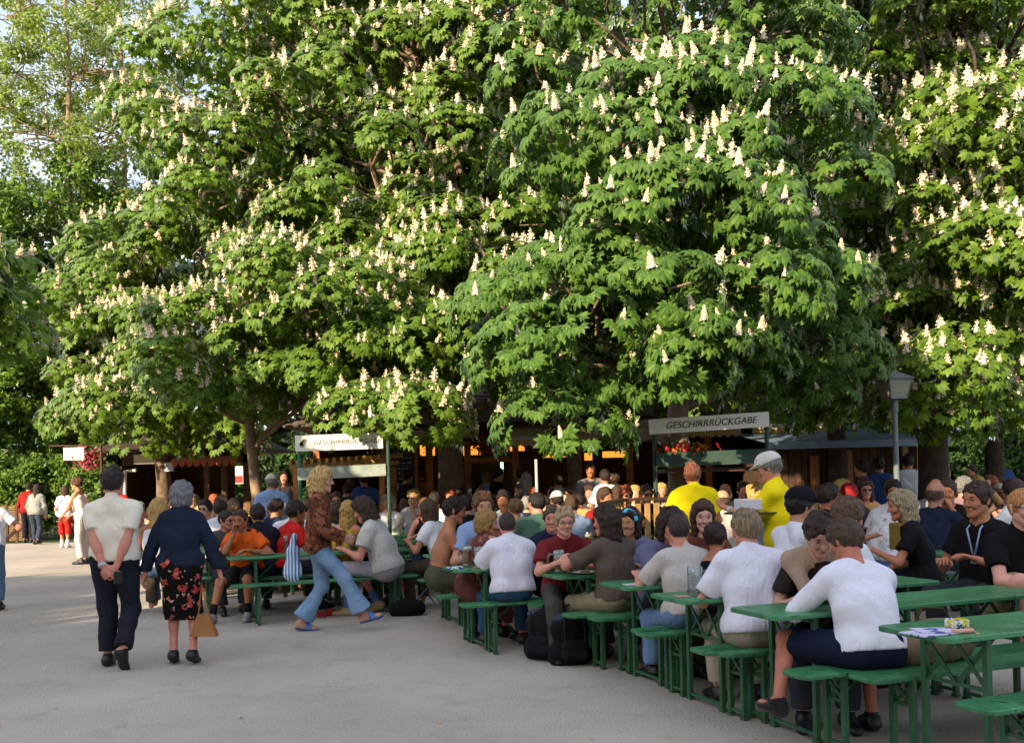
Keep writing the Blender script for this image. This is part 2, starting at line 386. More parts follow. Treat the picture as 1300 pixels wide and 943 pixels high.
def chestnut(name, label, base, r0, trunk_top, ells, leaf, tips_per, flower, seed, group, mat, lod, cand=.2, sub_r=(.5, 1.0), backf=.45, hue=None, fl_z=0, lean=(0, 0), gap=.10, ncand=100, flowerfn=None, hang=.0, bark=None):
    """ells: [(centre, (rx,ry,rz), n_subblobs)] world; leaf: leaf radius; tips_per: twig tips per m2; flower: share of tips in flower"""
    rs = np.random.RandomState(seed)
    root = empty(name, (base[0], base[1], 0)); tag(root, label, 'tree', group)
    org = np.array([base[0], base[1], 0.])
    mb = MB(); tt = np.array([base[0]+lean[0], base[1]+lean[1], trunk_top]); b0 = np.array([base[0], base[1], -.05])
    n = 9; pts = []; rr = []
    for t in np.linspace(0, 1, n):
        pts.append(b0+(tt-b0)*t+rs.randn(3)*np.array([1, 1, 0])*.03*(t > 0)); rr.append(r0*(1+.45*math.exp(-t*trunk_top/.45))*(1-.35*t))
    mb.tube([p-org for p in pts], rr, 14)
    mb.build('trunk', bark or BARK, root, smooth=True)
    # sub blobs on ellipsoid shells
    C = []; R = []; E = []
    for ei, (c, r, nb) in enumerate(ells):
        c = np.asarray(c, float); r = np.asarray(r, float)
        for k in range(int(nb*1.25)):
            v = nrm(rs.randn(3)); 
            if v[2] < -.6: v[2] *= -.6
            rad = .72+.28*rs.rand()
            C.append(c+v*r*rad); R.append(rs.uniform(*sub_r)); E.append(ei)
    C = np.array(C); R = np.array(R)
    # limbs: trunk -> ellipsoid centres -> blobs
    bb = MB()
    for ei, (c, r, nb) in enumerate(ells):
        c = np.asarray(c, float)-org; st = pts[-1-(ei % 4)]-org
        if c[2] < st[2]-.3: st = np.array([st[0], st[1], max(2.0, c[2]-.2)])
        hp = limb(bb, st, c, r0*.42, r0*.16, rs, 7)
        for k in [i for i in range(len(C)) if E[i] == ei]:
            if rs.rand() < .6:
                limb(bb, hp[rs.randint(2, 6)], C[k]-org, r0*.10+.012, .012, rs, 5, .15, 5)
    bb.build('branch', bark or BARK, root, smooth=True)
    # twig tips
    TP = []; TN = []
    for i in range(len(C)):
        m_ = int(4*math.pi*R[i]**2*tips_per)
        v = nrm(rs.randn(m_, 3)); v[:, 2] = np.where(v[:, 2] < -.55, v[:, 2]*-.5, v[:, 2]); v = nrm(v)
        q = C[i]+v*np.array([1, 1, .72])*R[i]*(.86+.2*rs.rand(m_, 1))
        TP.append(q); TN.append(v)
    TP = np.concatenate(TP); TN = np.concatenate(TN)
    D = np.ones(len(TP), bool)
    for i in range(len(C)):
        dd = (TP-C[i])/np.array([1, 1, .72]); D &= (dd**2).sum(1) > (R[i]*.62)**2
    # away from the camera: thinner
    view = nrm(CAMP-TP); face = (TN*view).sum(1)
    D &= ~((face < -.25) & (rs.rand(len(TP)) > backf))
    # clumpy gaps
    g = np.sin(TP[:, 0]*2.3+seed)+np.sin(TP[:, 1]*1.9+TP[:, 2]*1.4)+np.sin(TP[:, 2]*2.9+TP[:, 0]*1.1)
    D &= ~((g < -1.35) & (rs.rand(len(TP)) < gap*6))
    D &= TP[:, 2] > 1.9
    TP, TN = TP[D], TN[D]; nT = len(TP)
    # leaves around each tip
    nl = 5
    a = (rs.rand(nT)*6.28)[:, None]+np.arange(nl)[None]*(2*math.pi/nl)+rs.randn(nT, nl)*.25
    up = nrm(TN*1.0+np.array([0, 0, .45])); ref = nrm(np.cross(up, rs.randn(nT, 3))); ref2 = np.cross(up, ref)
    dr = (np.cos(a)[..., None]*ref[:, None]+np.sin(a)[..., None]*ref2[:, None])
    dr = nrm(dr+TN[:, None]*.45-np.array([0, 0, .25+hang]))
    sz = leaf*(.72+.45*rs.rand(nT, nl))
    pos = TP[:, None]+dr*sz[..., None]*.75+np.array([0, 0, .02])
    X = nrm(dr-np.array([0, 0, .35])+rs.randn(nT, nl, 3)*.12)
    nn = nrm(up[:, None]+dr*.5+rs.randn(nT, nl, 3)*.18); nn = nrm(nn-X*(nn*X).sum(-1, keepdims=True)); Y = np.cross(nn, X)
    tmpl = (PALM7, PALM7L, PALM5L)[lod]
    keep = rs.rand(nT, nl) < .93
    f = lambda q: q[keep]
    W, T = stamp(tmpl, f(pos)-org, f(X), f(Y), f(nn), f(sz))
    cr = link('crown', mesh('crown', W, [T], [mat]), root)
    # flower candles
    pch = np.sin(TP[:, 0]*1.3+seed*2)+np.sin(TP[:, 2]*1.7+seed)+np.sin(TP[:, 1]*1.5)
    pf = flower*(1+.45*np.clip(pch, -1.2, 1.4))
    if flowerfn is not None: pf = pf*flowerfn(TP)
    fl = (rs.rand(nT) < pf) & (TN[:, 2] > -.3) & (face[D] > -.3)
    cell = {}; thin = cand*.72
    for i_ in np.nonzero(fl)[0]:
        kx = tuple(np.floor(TP[i_]/thin).astype(int))
        if kx in cell: fl[i_] = False
        else: cell[kx] = 1
    FP = TP[fl]+up[fl]*.03; 
    Z = nrm(np.array([0, 0, 1.])+TN[fl]*.25+rs.randn(fl.sum(), 3)*.16); Xf = nrm(np.cross(Z, rs.randn(fl.sum(), 3))); Yf = np.cross(Z, Xf)
    sz = cand*.9*(.6+.65*rs.rand(fl.sum()))
    u = np.array([proj(*q) for q in FP]) if len(FP) else np.zeros((0, 2))
    vis = (u[:, 0] > -5) & (u[:, 0] < 1305) & (u[:, 1] > -5) & (u[:, 1] < 700) if len(FP) else np.zeros(0, bool)
    score = sz/np.linalg.norm(FP-CAMP, axis=1)*np.where(vis, 1, .1)*(1+.6*face[D][fl]) if len(FP) else np.zeros(0)
    order = np.argsort(-score); one = order[:ncand]; rest = order[ncand:]
    if len(one):
        key = 'hi' if lod == 0 else 'lo'
        if key not in CAND_ME: CAND_ME[key] = mesh('flower_candle', (CAND_HI if key == 'hi' else CAND_LO)[0], [(CAND_HI if key == 'hi' else CAND_LO)[1]], [BLM])
        for k in one:
            o = link('flower_candle', CAND_ME[key], root)
            M = Matrix([[*(np.array([Xf[k], Yf[k], Z[k]]).T*sz[k])[r], (FP[k]-org)[r]] for r in range(3)]+[[0, 0, 0, 1]])
            o.matrix_local = M
    if len(rest):
        W, T = stamp(CAND_LO, FP[rest]-org, Xf[rest], Yf[rest], Z[rest], sz[rest])
        o = link('flower_candles', mesh('flower_candles', W, [T], [BLM]), root); o['kind'] = 'stuff'
    print(name, label[:30], 'tips', nT, 'flowers', int(fl.sum()))
    return root

def leafy(name, label, base, r0, trunk_top, blobs, nleaf, ls, mat, seed, group=None, cat='tree', bark=None, limbs=True, lean=(0, 0), flat=.8, shell=.5):
    "generic broadleaf: small diamond leaves scattered through blobs [(c,(rx,ry,rz))]"
    rs = np.random.RandomState(seed); root = empty(name, (base[0], base[1], 0)); tag(root, label, cat, group)
    org = np.array([base[0], base[1], 0.]); mb = MB()
    tt = np.array([lean[0], lean[1], trunk_top])
    pts = [np.array([0, 0, -.05])+(tt)*t+rs.randn(3)*np.array([1, 1, 0])*.06*(t > 0) for t in np.linspace(0, 1, 8)]
    if r0 > 0:
        mb.tube(pts, [r0*(1-.75*t) for t in np.linspace(0, 1, 8)], 9)
        mb.build('trunk', bark or BARK, root, smooth=True)
    vol = np.array([r[0]*r[1]*r[2] for _, r in blobs])**.67; vol /= vol.sum()
    bb = MB(); P = []; O = []
    for (c, r), v in zip(blobs, vol):
        c = np.asarray(c, float)-org; r = np.asarray(r, float)
        n = int(nleaf*v); nc = max(5, n//110)
        q = nrm(rs.randn(nc, 3))*(shell+(1-shell)*rs.rand(nc, 1)**.5)*r+c      # clumps
        cr_ = rs.uniform(.25, .55, nc)*min(r)*.75
        idx = rs.randint(0, nc, n)
        dl = rs.randn(n, 3); P.append(q[idx]+dl*cr_[idx][:, None]*np.array([.62, .62, .36])); O.append(nrm(nrm(dl)*.6+nrm(q[idx]-c)))
        if limbs and r0 > 0:
            j = np.argmin([abs(p[2]-(c[2]-.35*r[2])) for p in pts]); hp = limb(bb, pts[j], c, r0*.3*(1-j/10), r0*.08, rs, 6)
            for k in range(min(nc, 14)): limb(bb, hp[rs.randint(2, 6)], q[k], r0*.09+.01, .01, rs, 4, .15, 4)
    if bb.n: bb.build('branch', bark or BARK, root, smooth=True)
    P = np.concatenate(P); O = np.concatenate(O); O = O[P[:, 2] > .05]; P = P[P[:, 2] > .05]; n = len(P)
    V = np.array([(0, 0, 0), (.5, .32, .06), (.5, -.32, .06), (1, 0, -.06)]); T = np.array([(0, 2, 1), (1, 2, 3)])
    Z = nrm(rs.randn(n, 3)*.5+O*.75+np.array([0, 0, .45])); X = nrm(np.cross(Z, rs.randn(n, 3))); Y = np.cross(Z, X)
    W, T = stamp((V, T), P, X, Y, Z, ls*(.6+.8*rs.rand(n)))
    link('crown', mesh('crown', W, [T], [mat]), root)
    return root

def E_(px, py, d, rx, ry, rz, n): return (at(px, py, d), (rx, ry, rz), n)
GT = 'horse chestnuts over the beer garden'
# big central-left chestnut
b = un(572, 690); b = at(574, 610, 18.5)
chestnut('chestnut_tree', 'big flowering chestnut whose broad mottled trunk stands in front of the awninged stall', b, .27, 6.6,
  [E_(560, 60, 19, 3.2, 2.4, 2.4, 34), E_(400, 90, 19, 2.6, 2.2, 2.2, 26), E_(290, 160, 19, 1.9, 2, 2.3, 22), E_(470, 215, 17.6, 2.9, 2, 1.7, 34),
   E_(620, 290, 18, 2.0, 1.7, 1.5, 22), E_(330, 250, 18.3, 2.0, 1.8, 1.3, 20), E_(590, 390, 16.6, 1.7, 1.3, .9, 20), E_(490, 450, 16, .9, .8, .8, 10), E_(660, 450, 16.4, 1.0, .9, .6, 11), E_(540, -110, 19, 4.2, 3, 2.2, 24), E_(500, 535, 15, .7, .6, .35, 8), E_(610, 450, 16, 1.2, .8, .6, 12), E_(430, 330, 17.5, 1.8, 1.3, 1.0, 18), E_(680, 510, 16.5, .8, .6, .25, 6), E_(540, 330, 17, 1.6, 1.2, 1.1, 18), E_(440, 480, 17.5, 1.4, 1, .6, 12), E_(390, 500, 19.8, 1.7, 1.1, .6, 13), E_(300, 500, 20.5, 1.4, 1.1, .6, 10), E_(610, 60, 17.4, 2.2, 1.2, 1.6, 22), E_(480, 20, 17.6, 2.0, 1.2, 1.5, 18)],
  .145, 9, .66, 11, GT, LM_CHEST, 1, .22, (.42, .8))
# small chestnut at the left with the slim pale trunk
b = at(323, 610, 17)
chestnut('chestnut_tree', 'smaller chestnut with a slim sunlit pale trunk between the kiosk and the return counter', b, .12, 3.6,
  [E_(345, 372, 16.2, 1.6, 1.3, .75, 20), E_(425, 400, 15.6, 1.2, 1.1, .75, 14), E_(275, 430, 16, 1.1, 1, .8, 12), E_(390, 470, 16.2, 1.1, .9, .6, 10), E_(285, 515, 16, .9, .8, .45, 8), E_(360, 480, 16.6, 1.1, .9, .3, 9), E_(240, 490, 16, .8, .8, .5, 8), E_(440, 470, 16, .9, .8, .4, 8)],
  .135, 10.5, .95, 23, GT, LM_CHEST, 1, .215, (.36, .62), bark=BARK_L, flowerfn=lambda P: np.where(P[:, 2] > 3.9, 1.3, .45))
# dark chestnut further left over the kiosk
b = at(208, 610, 22)
chestnut('chestnut_tree', 'chestnut with sparse flowers spreading its low boughs over the small kiosk on the left', b, .19, 4.8,
  [E_(205, 340, 22, 1.9, 1.7, 1.4, 20), E_(160, 450, 21, 1.5, 1.5, 1.2, 18), E_(230, 440, 20.5, 1.6, 1.5, 1.2, 18), E_(180, 532, 19.5, 1.6, 1.2, .45, 13), E_(130, 530, 20, .8, .8, .2, 5), E_(300, 300, 21, 1.8, 1.5, 1.6, 16), E_(120, 380, 21.5, 1.0, 1, 1.2, 10), E_(240, 540, 19.5, 1.2, 1, .6, 10)],
  .145, 9, .5, 31, GT, LM_CHEST, 1, .22, (.42, .75))
# near chestnut in the centre right: big drooping leaves
b = at(864, 610, 12.6)
chestnut('chestnut_tree', 'nearest chestnut with big drooping leaves behind the right plate return sign', b, .17, 4.6,
  [E_(850, 60, 12, 1.9, 1.5, 1.5, 26), E_(950, 190, 11.6, 1.3, 1.2, 1.2, 18), E_(780, 210, 11.4, 1.25, 1.2, 1.1, 18), E_(860, 340, 10.8, 1.5, 1.1, 1.2, 24), E_(740, 400, 10.9, 1.0, .9, .85, 14), E_(970, 390, 11.6, 1.0, .9, .9, 15), E_(720, 465, 10.8, .75, .65, .45, 9), E_(840, 435, 10.6, 1.0, .7, .5, 12), E_(1030, 450, 12.9, .7, .7, .5, 9), E_(880, -120, 12.5, 2.4, 2, 1.4, 16), E_(712, 545, 10.9, .38, .35, .12, 3), E_(800, 485, 10.8, .9, .6, .25, 8), E_(920, 455, 11.4, .9, .6, .35, 9), E_(1010, 500, 12.9, .5, .5, .25, 6), E_(860, 200, 11.2, 1.4, 1, 1, 18)],
  .145, 8.6, .34, 47, GT, LM_SHADED, 0, .17, (.36, .62), hang=.35, flowerfn=lambda P: np.where(P[:, 2] > 4.3, 1.8, .55))
# right chestnut
BARK_DK = pmat('bark_dark', '#33271e', .95, .5, 5, 1.0, 14, col2='#54453a')
b = at(1190, 605, 15.2)
chestnut('chestnut_tree', 'tall chestnut thick with flowers and a dark trunk behind the street lamp', b, .25, 6,
  [E_(1200, 60, 15.5, 2.9, 2.2, 2.0, 34), E_(1090, 190, 15.5, 1.6, 1.6, 1.6, 20), E_(1230, 230, 14, 1.9, 1.6, 1.4, 24), E_(1120, 330, 15, 1.4, 1.3, 1.1, 18), E_(1250, 360, 13.4, 1.2, 1.1, .9, 16), E_(1060, 440, 15, 1.2, 1.1, .9, 14), E_(1250, 480, 13.6, 1.2, .9, .75, 14), E_(1330, 250, 14, 1.6, 1.6, 1.8, 16), E_(1050, 510, 15.2, .8, .7, .35, 8), E_(1200, -120, 15.5, 3.4, 2.4, 1.6, 18), E_(1100, 60, 15.2, 1.8, 1.6, 1.4, 16), E_(1100, 500, 16.2, 1.0, .8, .4, 8), E_(1250, 525, 14.2, 1.1, .7, .3, 9), E_(1185, 520, 13.9, .7, .5, .3, 7), E_(1180, 420, 14.5, 1.3, .8, .8, 14)],
  .14, 9.2, .95, 59, GT, LM_CHEST, 1, .23, (.4, .7), bark=BARK_DK)
# left edge chestnut, mostly outside the frame
b = at(-260, 610, 9.5)
chestnut('chestnut_tree', 'chestnut reaching in at the left edge with flowers slanting upward', b, .18, 4,
  [E_(-78, 370, 11.5, .95, .9, .6, 14), E_(-38, 440, 11.8, .6, .6, .45, 10), E_(-520, 150, 10, 1.5, 1.5, 1.4, 16), E_(-360, 330, 9.5, 1.4, 1.4, 1, 10)],
  .16, 7, .55, 67, GT, LM_CHEST, 1, .22, (.3, .5), ncand=60)
# chestnuts standing behind, filling the upper middle and right
b = at(728, 610, 19.5)
chestnut('chestnut_tree', 'chestnut with a slim grey trunk just right of the open stall front', b, .15, 6,
  [E_(700, 150, 21, 2.4, 2, 2.4, 30), E_(760, 350, 20, 1.8, 1.6, 1.8, 18), E_(740, 460, 19, 1.7, 1.3, .6, 12), E_(650, 470, 19.5, 1.4, 1.2, .4, 10), E_(860, 480, 19, 1.6, 1.2, .9, 12), E_(640, 380, 20, 1.6, 1.4, 1.4, 14), E_(1000, 120, 23, 3, 2, 2.6, 22)],
  .2, 5, .35, 71, GT, LM_CHEST, 2, .24, (.5, .9))
b = at(1062, 605, 17.5)
chestnut('chestnut_tree', 'chestnut with a dark trunk before the brown hut, lit leaves low on its boughs', b, .19, 5,
  [E_(1040, 300, 19, 2.2, 1.8, 2.0, 22), E_(1090, 470, 17.5, 1.6, 1.3, .9, 16), E_(960, 480, 19, 1.8, 1.3, 1.1, 14)],
  .2, 5.2, .3, 73, GT, LM_CHEST, 2, .24, (.5, .85), bark=BARK_DK)
b = at(1262, 600, 19)
chestnut('chestnut_tree', 'chestnut whose slimmer trunk rises from the far crowd near the right edge', b, .2, 5.5,
  [E_(1300, 330, 20, 2.6, 2, 2.6, 24), E_(1200, 420, 20, 2.0, 1.6, 1.4, 16), E_(1270, 520, 19, 2.2, 1.5, .8, 12)],
  .2, 5, .3, 79, GT, LM_CHEST, 2, .24, (.5, .9), bark=BARK_DK)
# far trees
GF = 'tall airy trees beyond the beer garden'
def far_tree(px, d, top, lab, seed, n=26000, w=3.6, mat=LM_AIRY, ls=.26, low=270, r0=.22, name='ash_tree', shell=.35, group=GF):
    b = at(px, 610, d); zt = at(px, top, d)[2]; zl = at(px, low, d)[2]; rs = np.random.RandomState(seed); bl = []
    for k in range(11):
        t = (k+.5)/11; z = zl+(zt-zl)*t; ww = w*(.55+.5*math.sin(math.pi*min(1, t*1.05)))
        a = k*2.4; bl.append(((b[0]+math.cos(a)*ww*.55, b[1]+math.sin(a)*ww*.5, z), (ww*.62, ww*.6, (zt-zl)*.13)))
    leafy(name, lab, b, r0, zt*.93, bl, n, ls, mat, seed, group=group, bark=BARK_L, shell=shell)
far_tree(95, 36, -60, 'tall airy tree against the sky, leaning stem above the left bushes', 101, 15000, 4.1, ls=.16)
far_tree(168, 40, -80, 'tall thin leaved tree touching the big chestnut on its left side', 102, 17000, 4.4, ls=.16)
far_tree(-10, 38, -40, 'tall sparse tree at the upper left corner of the view', 103, 13000, 4.4, ls=.16)
GBU = 'broadleaf trees forming the green wall on the left'
for i, (px, d, top, low, w_, lab) in enumerate([
    (30, 35, 250, 560, 4.6, 'bushy light green tree behind the wicker fence, left end of the green wall'),
    (120, 37, 215, 540, 4.2, 'bushy tree right behind the hanging white sign'),
    (-60, 34, 290, 590, 4.2, 'bushy dark tree at the very left edge behind the walkers'),
    (215, 36, 300, 560, 4.0, 'bushy tree seen through the gap beside the kiosk')]):
    far_tree(px, d, top, lab, 200+i, 42000, w_, LM_BG, .2, low, .2, 'broadleaf_tree', .55, GBU)
GB2 = 'background trees closing the view behind the stalls'
for i, (px, d, top, low, w_, lab) in enumerate([
    (400, 34, -60, 480, 3.4, 'tall background tree behind the big chestnut, left of its trunk'),
    (480, 38, -120, 480, 5.5, 'tall background tree behind the shingled stall roof'),
    (660, 36, 90, 480, 4.6, 'lower background tree behind the middle of the stall'),
    (830, 38, 40, 480, 5.4, 'background tree behind the nearest chestnut'),
    (980, 36, 120, 480, 5.0, 'background tree behind the brown hut'),
    (1150, 35, 110, 500, 5.0, 'background tree behind the street lamp'),
    (1310, 33, -60, 500, 5.0, 'background tree at the right edge')]):
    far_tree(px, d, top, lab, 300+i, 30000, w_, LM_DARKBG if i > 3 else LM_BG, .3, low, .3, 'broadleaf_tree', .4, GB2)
# undergrowth and hedges at the far side
def bush(px, d, w_, h, lab, seed, mat=LM_BG, n=9000, ls=.13, py=610):
    b = at(px, py, d); rs = np.random.RandomState(seed)
    bl = [((b[0]+rs.uniform(-.5, .5)*w_, b[1]+rs.uniform(-.4, .4), h*rs.uniform(.25, .72)), (w_*.35, .7, h*.32)) for _ in range(6)]
    leafy('bush', lab, b, .04, h*.6, bl, n, ls, mat, seed, group='bushes along the far edge', cat='bush', limbs=False, shell=.5)
for i, (px, d, w_, h, lab) in enumerate([(-50, 31, 5, 3.2, 'dense green bush at the far left edge'), (25, 31.5, 5, 3.4, 'dense bush behind the strolling woman in the grey jacket'),
    (75, 31, 4, 3.0, 'bush behind the woman in red trousers'), (118, 32, 4, 3.2, 'bush below the hanging white sign'), (290, 33, 4, 2.4, 'bush seen through the kiosk opening'), (230, 33, 4, 2.6, 'bush behind the kiosk')]):
    bush(px, d, w_, h, lab, 400+i)
for i in range(9):
    px = 330+i*125
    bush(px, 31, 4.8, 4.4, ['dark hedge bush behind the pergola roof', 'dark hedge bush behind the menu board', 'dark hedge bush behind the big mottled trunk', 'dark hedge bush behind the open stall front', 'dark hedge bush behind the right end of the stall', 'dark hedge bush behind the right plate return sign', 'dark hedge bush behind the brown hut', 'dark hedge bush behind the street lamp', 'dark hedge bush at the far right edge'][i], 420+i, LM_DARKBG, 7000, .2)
# the row of tall trees behind the camera, towards the sun: they shade the foreground
GS = 'tall trees behind the viewpoint shading the foreground'
p0 = np.array([-24.4, -6.2]); al = np.array([.9, -.44])
for i, (t, hh) in enumerate([(-18, 14.5), (-9.5, 13.0), (-1.5, 12.8), (6.5, 13.0), (14.5, 14.8), (23, 15.0), (30, 14.5), (37, 15)]):
    q = p0+al*t; rs = np.random.RandomState(500+i)
    bl = [((q[0]+rs.uniform(-2.5, 2.5), q[1]+rs.uniform(-2.5, 2.5), rs.uniform(3.5, hh-2.2)), (2.8, 2.8, 2.0)) for _ in range(13)]+[((q[0], q[1], hh-2.4), (3, 3, 2.2))]
    leafy('shade_tree', 'tall dense tree behind the viewpoint, number %s along the avenue' % ['one', 'two', 'three', 'four', 'five', 'six', 'seven', 'eight'][i], (q[0], q[1]), .35, hh*.8, bl, 16000, .8, LM_BG, 500+i, group=GS, shell=.3)

for i, (t, hh) in enumerate([(-5, 13.5), (2.5, 14), (10.5, 14), (18.5, 14), (26, 14)]):  # second unseen row, added to close sunlit gaps in the foreground shade
    q = p0-np.array([.62, .785])*6.5+al*t; rs = np.random.RandomState(540+i)
    bl = [((q[0]+rs.uniform(-2.5, 2.5), q[1]+rs.uniform(-2.5, 2.5), rs.uniform(3.2, hh-2.2)), (3, 3, 2.0)) for _ in range(12)]
    leafy('shade_tree', 'unseen tree added behind the viewpoint to thicken the shade, %s in the second row' % ['first', 'second', 'third', 'fourth', 'fifth'][i], (q[0], q[1]), .35, hh*.8, bl, 16000, .8, LM_BG, 540+i, group=GS, shell=.3)
# a far wood closing the horizon all round
rs = np.random.RandomState(900); bl = []
for i in range(60):
    a = math.radians(-62+124*i/59); d_ = 52+rs.uniform(-3, 3); bl.append(((d_*math.sin(a), d_*math.cos(a), rs.uniform(1.2, 5.5)), (3.4, 2.4, 2.6)))
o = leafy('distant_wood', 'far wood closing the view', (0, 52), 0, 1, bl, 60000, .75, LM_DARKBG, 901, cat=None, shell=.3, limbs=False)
o['kind'] = 'stuff'; del o['label']
# ---------------------------------------------------------------- signed distance modelling of bodies and clothes
def v3(*a): return np.array(a, float)
def un1(a): a = np.asarray(a, float); return a/(np.linalg.norm(a)+1e-9)
def Rz(a): c, s = math.cos(a), math.sin(a); return np.array([[c, -s, 0], [s, c, 0], [0, 0, 1.]])
def Rx(a): c, s = math.cos(a), math.sin(a); return np.array([[1., 0, 0], [0, c, -s], [0, s, c]])
def Ry(a): c, s = math.cos(a), math.sin(a); return np.array([[c, 0, s], [0, 1., 0], [-s, 0, c]])

def surface_nets(f, ax):
    s = f < 0
    c = np.zeros(tuple(n-1 for n in f.shape), np.int8)
    for i in (0, 1):
        for j in (0, 1):
            for k in (0, 1):
                c += s[i:f.shape[0]-1+i, j:f.shape[1]-1+j, k:f.shape[2]-1+k]
    act = (c > 0) & (c < 8)
    I = np.argwhere(act)
    if not len(I): return np.zeros((0, 3)), np.zeros((0, 4), int)
    idm = np.full(act.shape, -1, np.int64); idm[act] = np.arange(len(I))
    cor = np.array([(i, j, k) for i in (0, 1) for j in (0, 1) for k in (0, 1)])
    val = np.stack([f[I[:, 0]+a, I[:, 1]+b, I[:, 2]+d] for a, b, d in cor], 1)
    acc = np.zeros((len(I), 3)); cnt = np.zeros(len(I))
    for a in range(8):
        for b in range(a+1, 8):
            if abs(cor[a]-cor[b]).sum() != 1: continue
            va, vb = val[:, a], val[:, b]; m_ = (va < 0) != (vb < 0)
            t = np.where(m_, va/(va-vb+1e-12), 0)[:, None]
            acc += np.where(m_[:, None], cor[a]+t*(cor[b]-cor[a]), 0); cnt += m_
    p = I+acc/cnt[:, None]
    V = np.stack([ax[q][0]+p[:, q]*(ax[q][1]-ax[q][0]) for q in range(3)], 1)
    Q = []
    for q in range(3):
        sl0 = [slice(None)]*3; sl1 = [slice(None)]*3; sl0[q] = slice(0, -1); sl1[q] = slice(1, None)
        a, b = s[tuple(sl0)], s[tuple(sl1)]
        u, w_ = [(1, 2), (2, 0), (0, 1)][q]
        for pos in (True, False):
            E = np.argwhere((a == pos) & (b != pos))
            E = E[(E[:, u] > 0) & (E[:, w_] > 0) & (E[:, u] < f.shape[u]-1) & (E[:, w_] < f.shape[w_]-1)]
            if not len(E): continue
            def g(du, dw):
                e = E.copy(); e[:, u] += du; e[:, w_] += dw; return idm[e[:, 0], e[:, 1], e[:, 2]]
            r = [g(-1, -1), g(0, -1), g(0, 0), g(-1, 0)]
            if not pos: r = r[::-1]
            Q.append(np.stack(r, 1))
    Q = np.concatenate(Q); Q = Q[(Q >= 0).all(1)]
    return V, Q

def C(a, b, r1, r2=None, k=.02, n=None, fac=1., cut=(), sub=False):
    return dict(a=np.asarray(a, float), b=np.asarray(b, float), r1=r1, r2=r1 if r2 is None else r2, k=k, n=n, fac=fac, cut=cut, sub=sub)

def field(prims, vox, clip=(), noise=None, box=None):
    add = [p for p in prims if not p['sub']]
    if box is None:
        lo = np.min([np.minimum(p['a'], p['b'])-max(p['r1'], p['r2']) for p in add], 0)-vox*2.5-.01
        hi = np.max([np.maximum(p['a'], p['b'])+max(p['r1'], p['r2']) for p in add], 0)+vox*2.5+.01
    else: lo, hi = box
    ax = [np.arange(lo[i], hi[i]+vox, vox) for i in range(3)]
    f = np.full([len(a) for a in ax], .5, np.float32)
    for p in prims:
        m_ = max(p['r1'], p['r2'])+p['k']+vox*1.5
        l2 = np.minimum(p['a'], p['b'])-m_; h2 = np.maximum(p['a'], p['b'])+m_
        ii = [(int(np.searchsorted(ax[i], l2[i])), int(np.searchsorted(ax[i], h2[i]))) for i in range(3)]
        if any(b <= a for a, b in ii): continue
        X = ax[0][ii[0][0]:ii[0][1]][:, None, None]; Y = ax[1][ii[1][0]:ii[1][1]][None, :, None]; Z = ax[2][ii[2][0]:ii[2][1]][None, None, :]
        px, py, pz = X-p['a'][0], Y-p['a'][1], Z-p['a'][2]
        d = p['b']-p['a']; L2 = d@d+1e-12
        t = np.clip((px*d[0]+py*d[1]+pz*d[2])/L2, 0, 1)
        qx, qy, qz = px-t*d[0], py-t*d[1], pz-t*d[2]
        if p['n'] is not None:
            n = p['n']; dn = (qx*n[0]+qy*n[1]+qz*n[2])*(p['fac']-1)
            qx, qy, qz = qx+dn*n[0], qy+dn*n[1], qz+dn*n[2]
        g = np.sqrt(qx*qx+qy*qy+qz*qz)-(p['r1']+(p['r2']-p['r1'])*t)
        for (cp, cn) in p['cut']:
            g = np.maximum(g, (X-cp[0])*cn[0]+(Y-cp[1])*cn[1]+(Z-cp[2])*cn[2])
        sl = tuple(slice(a, b) for a, b in ii); k = p['k']; fo = f[sl]
        if p['sub']:
            g = -g; h = np.clip(.5-.5*(fo-g)/k, 0, 1); f[sl] = fo*(1-h)+g*h+k*h*(1-h)
            f[sl] = np.where(g < -m_, fo, f[sl])
        else:
            h = np.maximum(k-np.abs(fo-g), 0)/k; f[sl] = np.minimum(fo, g)-h*h*k*.25
    X = ax[0][:, None, None]; Y = ax[1][None, :, None]; Z = ax[2][None, None, :]
    if noise:
        am, fr, sd = noise
        f = f+am*(np.sin(X*fr+1.3*np.sin(Z*fr*.7+sd)+sd)*np.sin(Y*fr*.9+1.1*np.sin(X*fr*.6)+sd*2)+.6*np.sin(Z*fr*1.5+1.6*np.sin(X*fr*.8+Y*fr*.5+sd))+.35*np.sin((X+Y)*fr*2.3+Z*fr*1.9+sd))
    for (cp, cn) in clip:
        f = np.maximum(f, (X-cp[0])*cn[0]+(Y-cp[1])*cn[1]+(Z-cp[2])*cn[2])
    return f, ax

def solid(prims, vox, clip=(), noise=None, box=None):
    f, ax = field(prims, vox, clip, noise, box)
    return surface_nets(f, ax)

def ik(a, t, l1, l2, pole):
    a, t = np.asarray(a, float), np.asarray(t, float); d = t-a; L = np.linalg.norm(d)
    if L > (l1+l2)*.995: t = a+d/L*(l1+l2)*.995; L = (l1+l2)*.995
    if L < abs(l1-l2)*1.1+.05: L = abs(l1-l2)*1.1+.05; t = a+un1(d)*L
    u = un1(t-a); pole = np.asarray(pole, float); w_ = un1(pole-u*(pole@u))
    x = (l1*l1-l2*l2+L*L)/(2*L); h = math.sqrt(max(1e-6, l1*l1-x*x))
    return a+u*x+w_*h, t

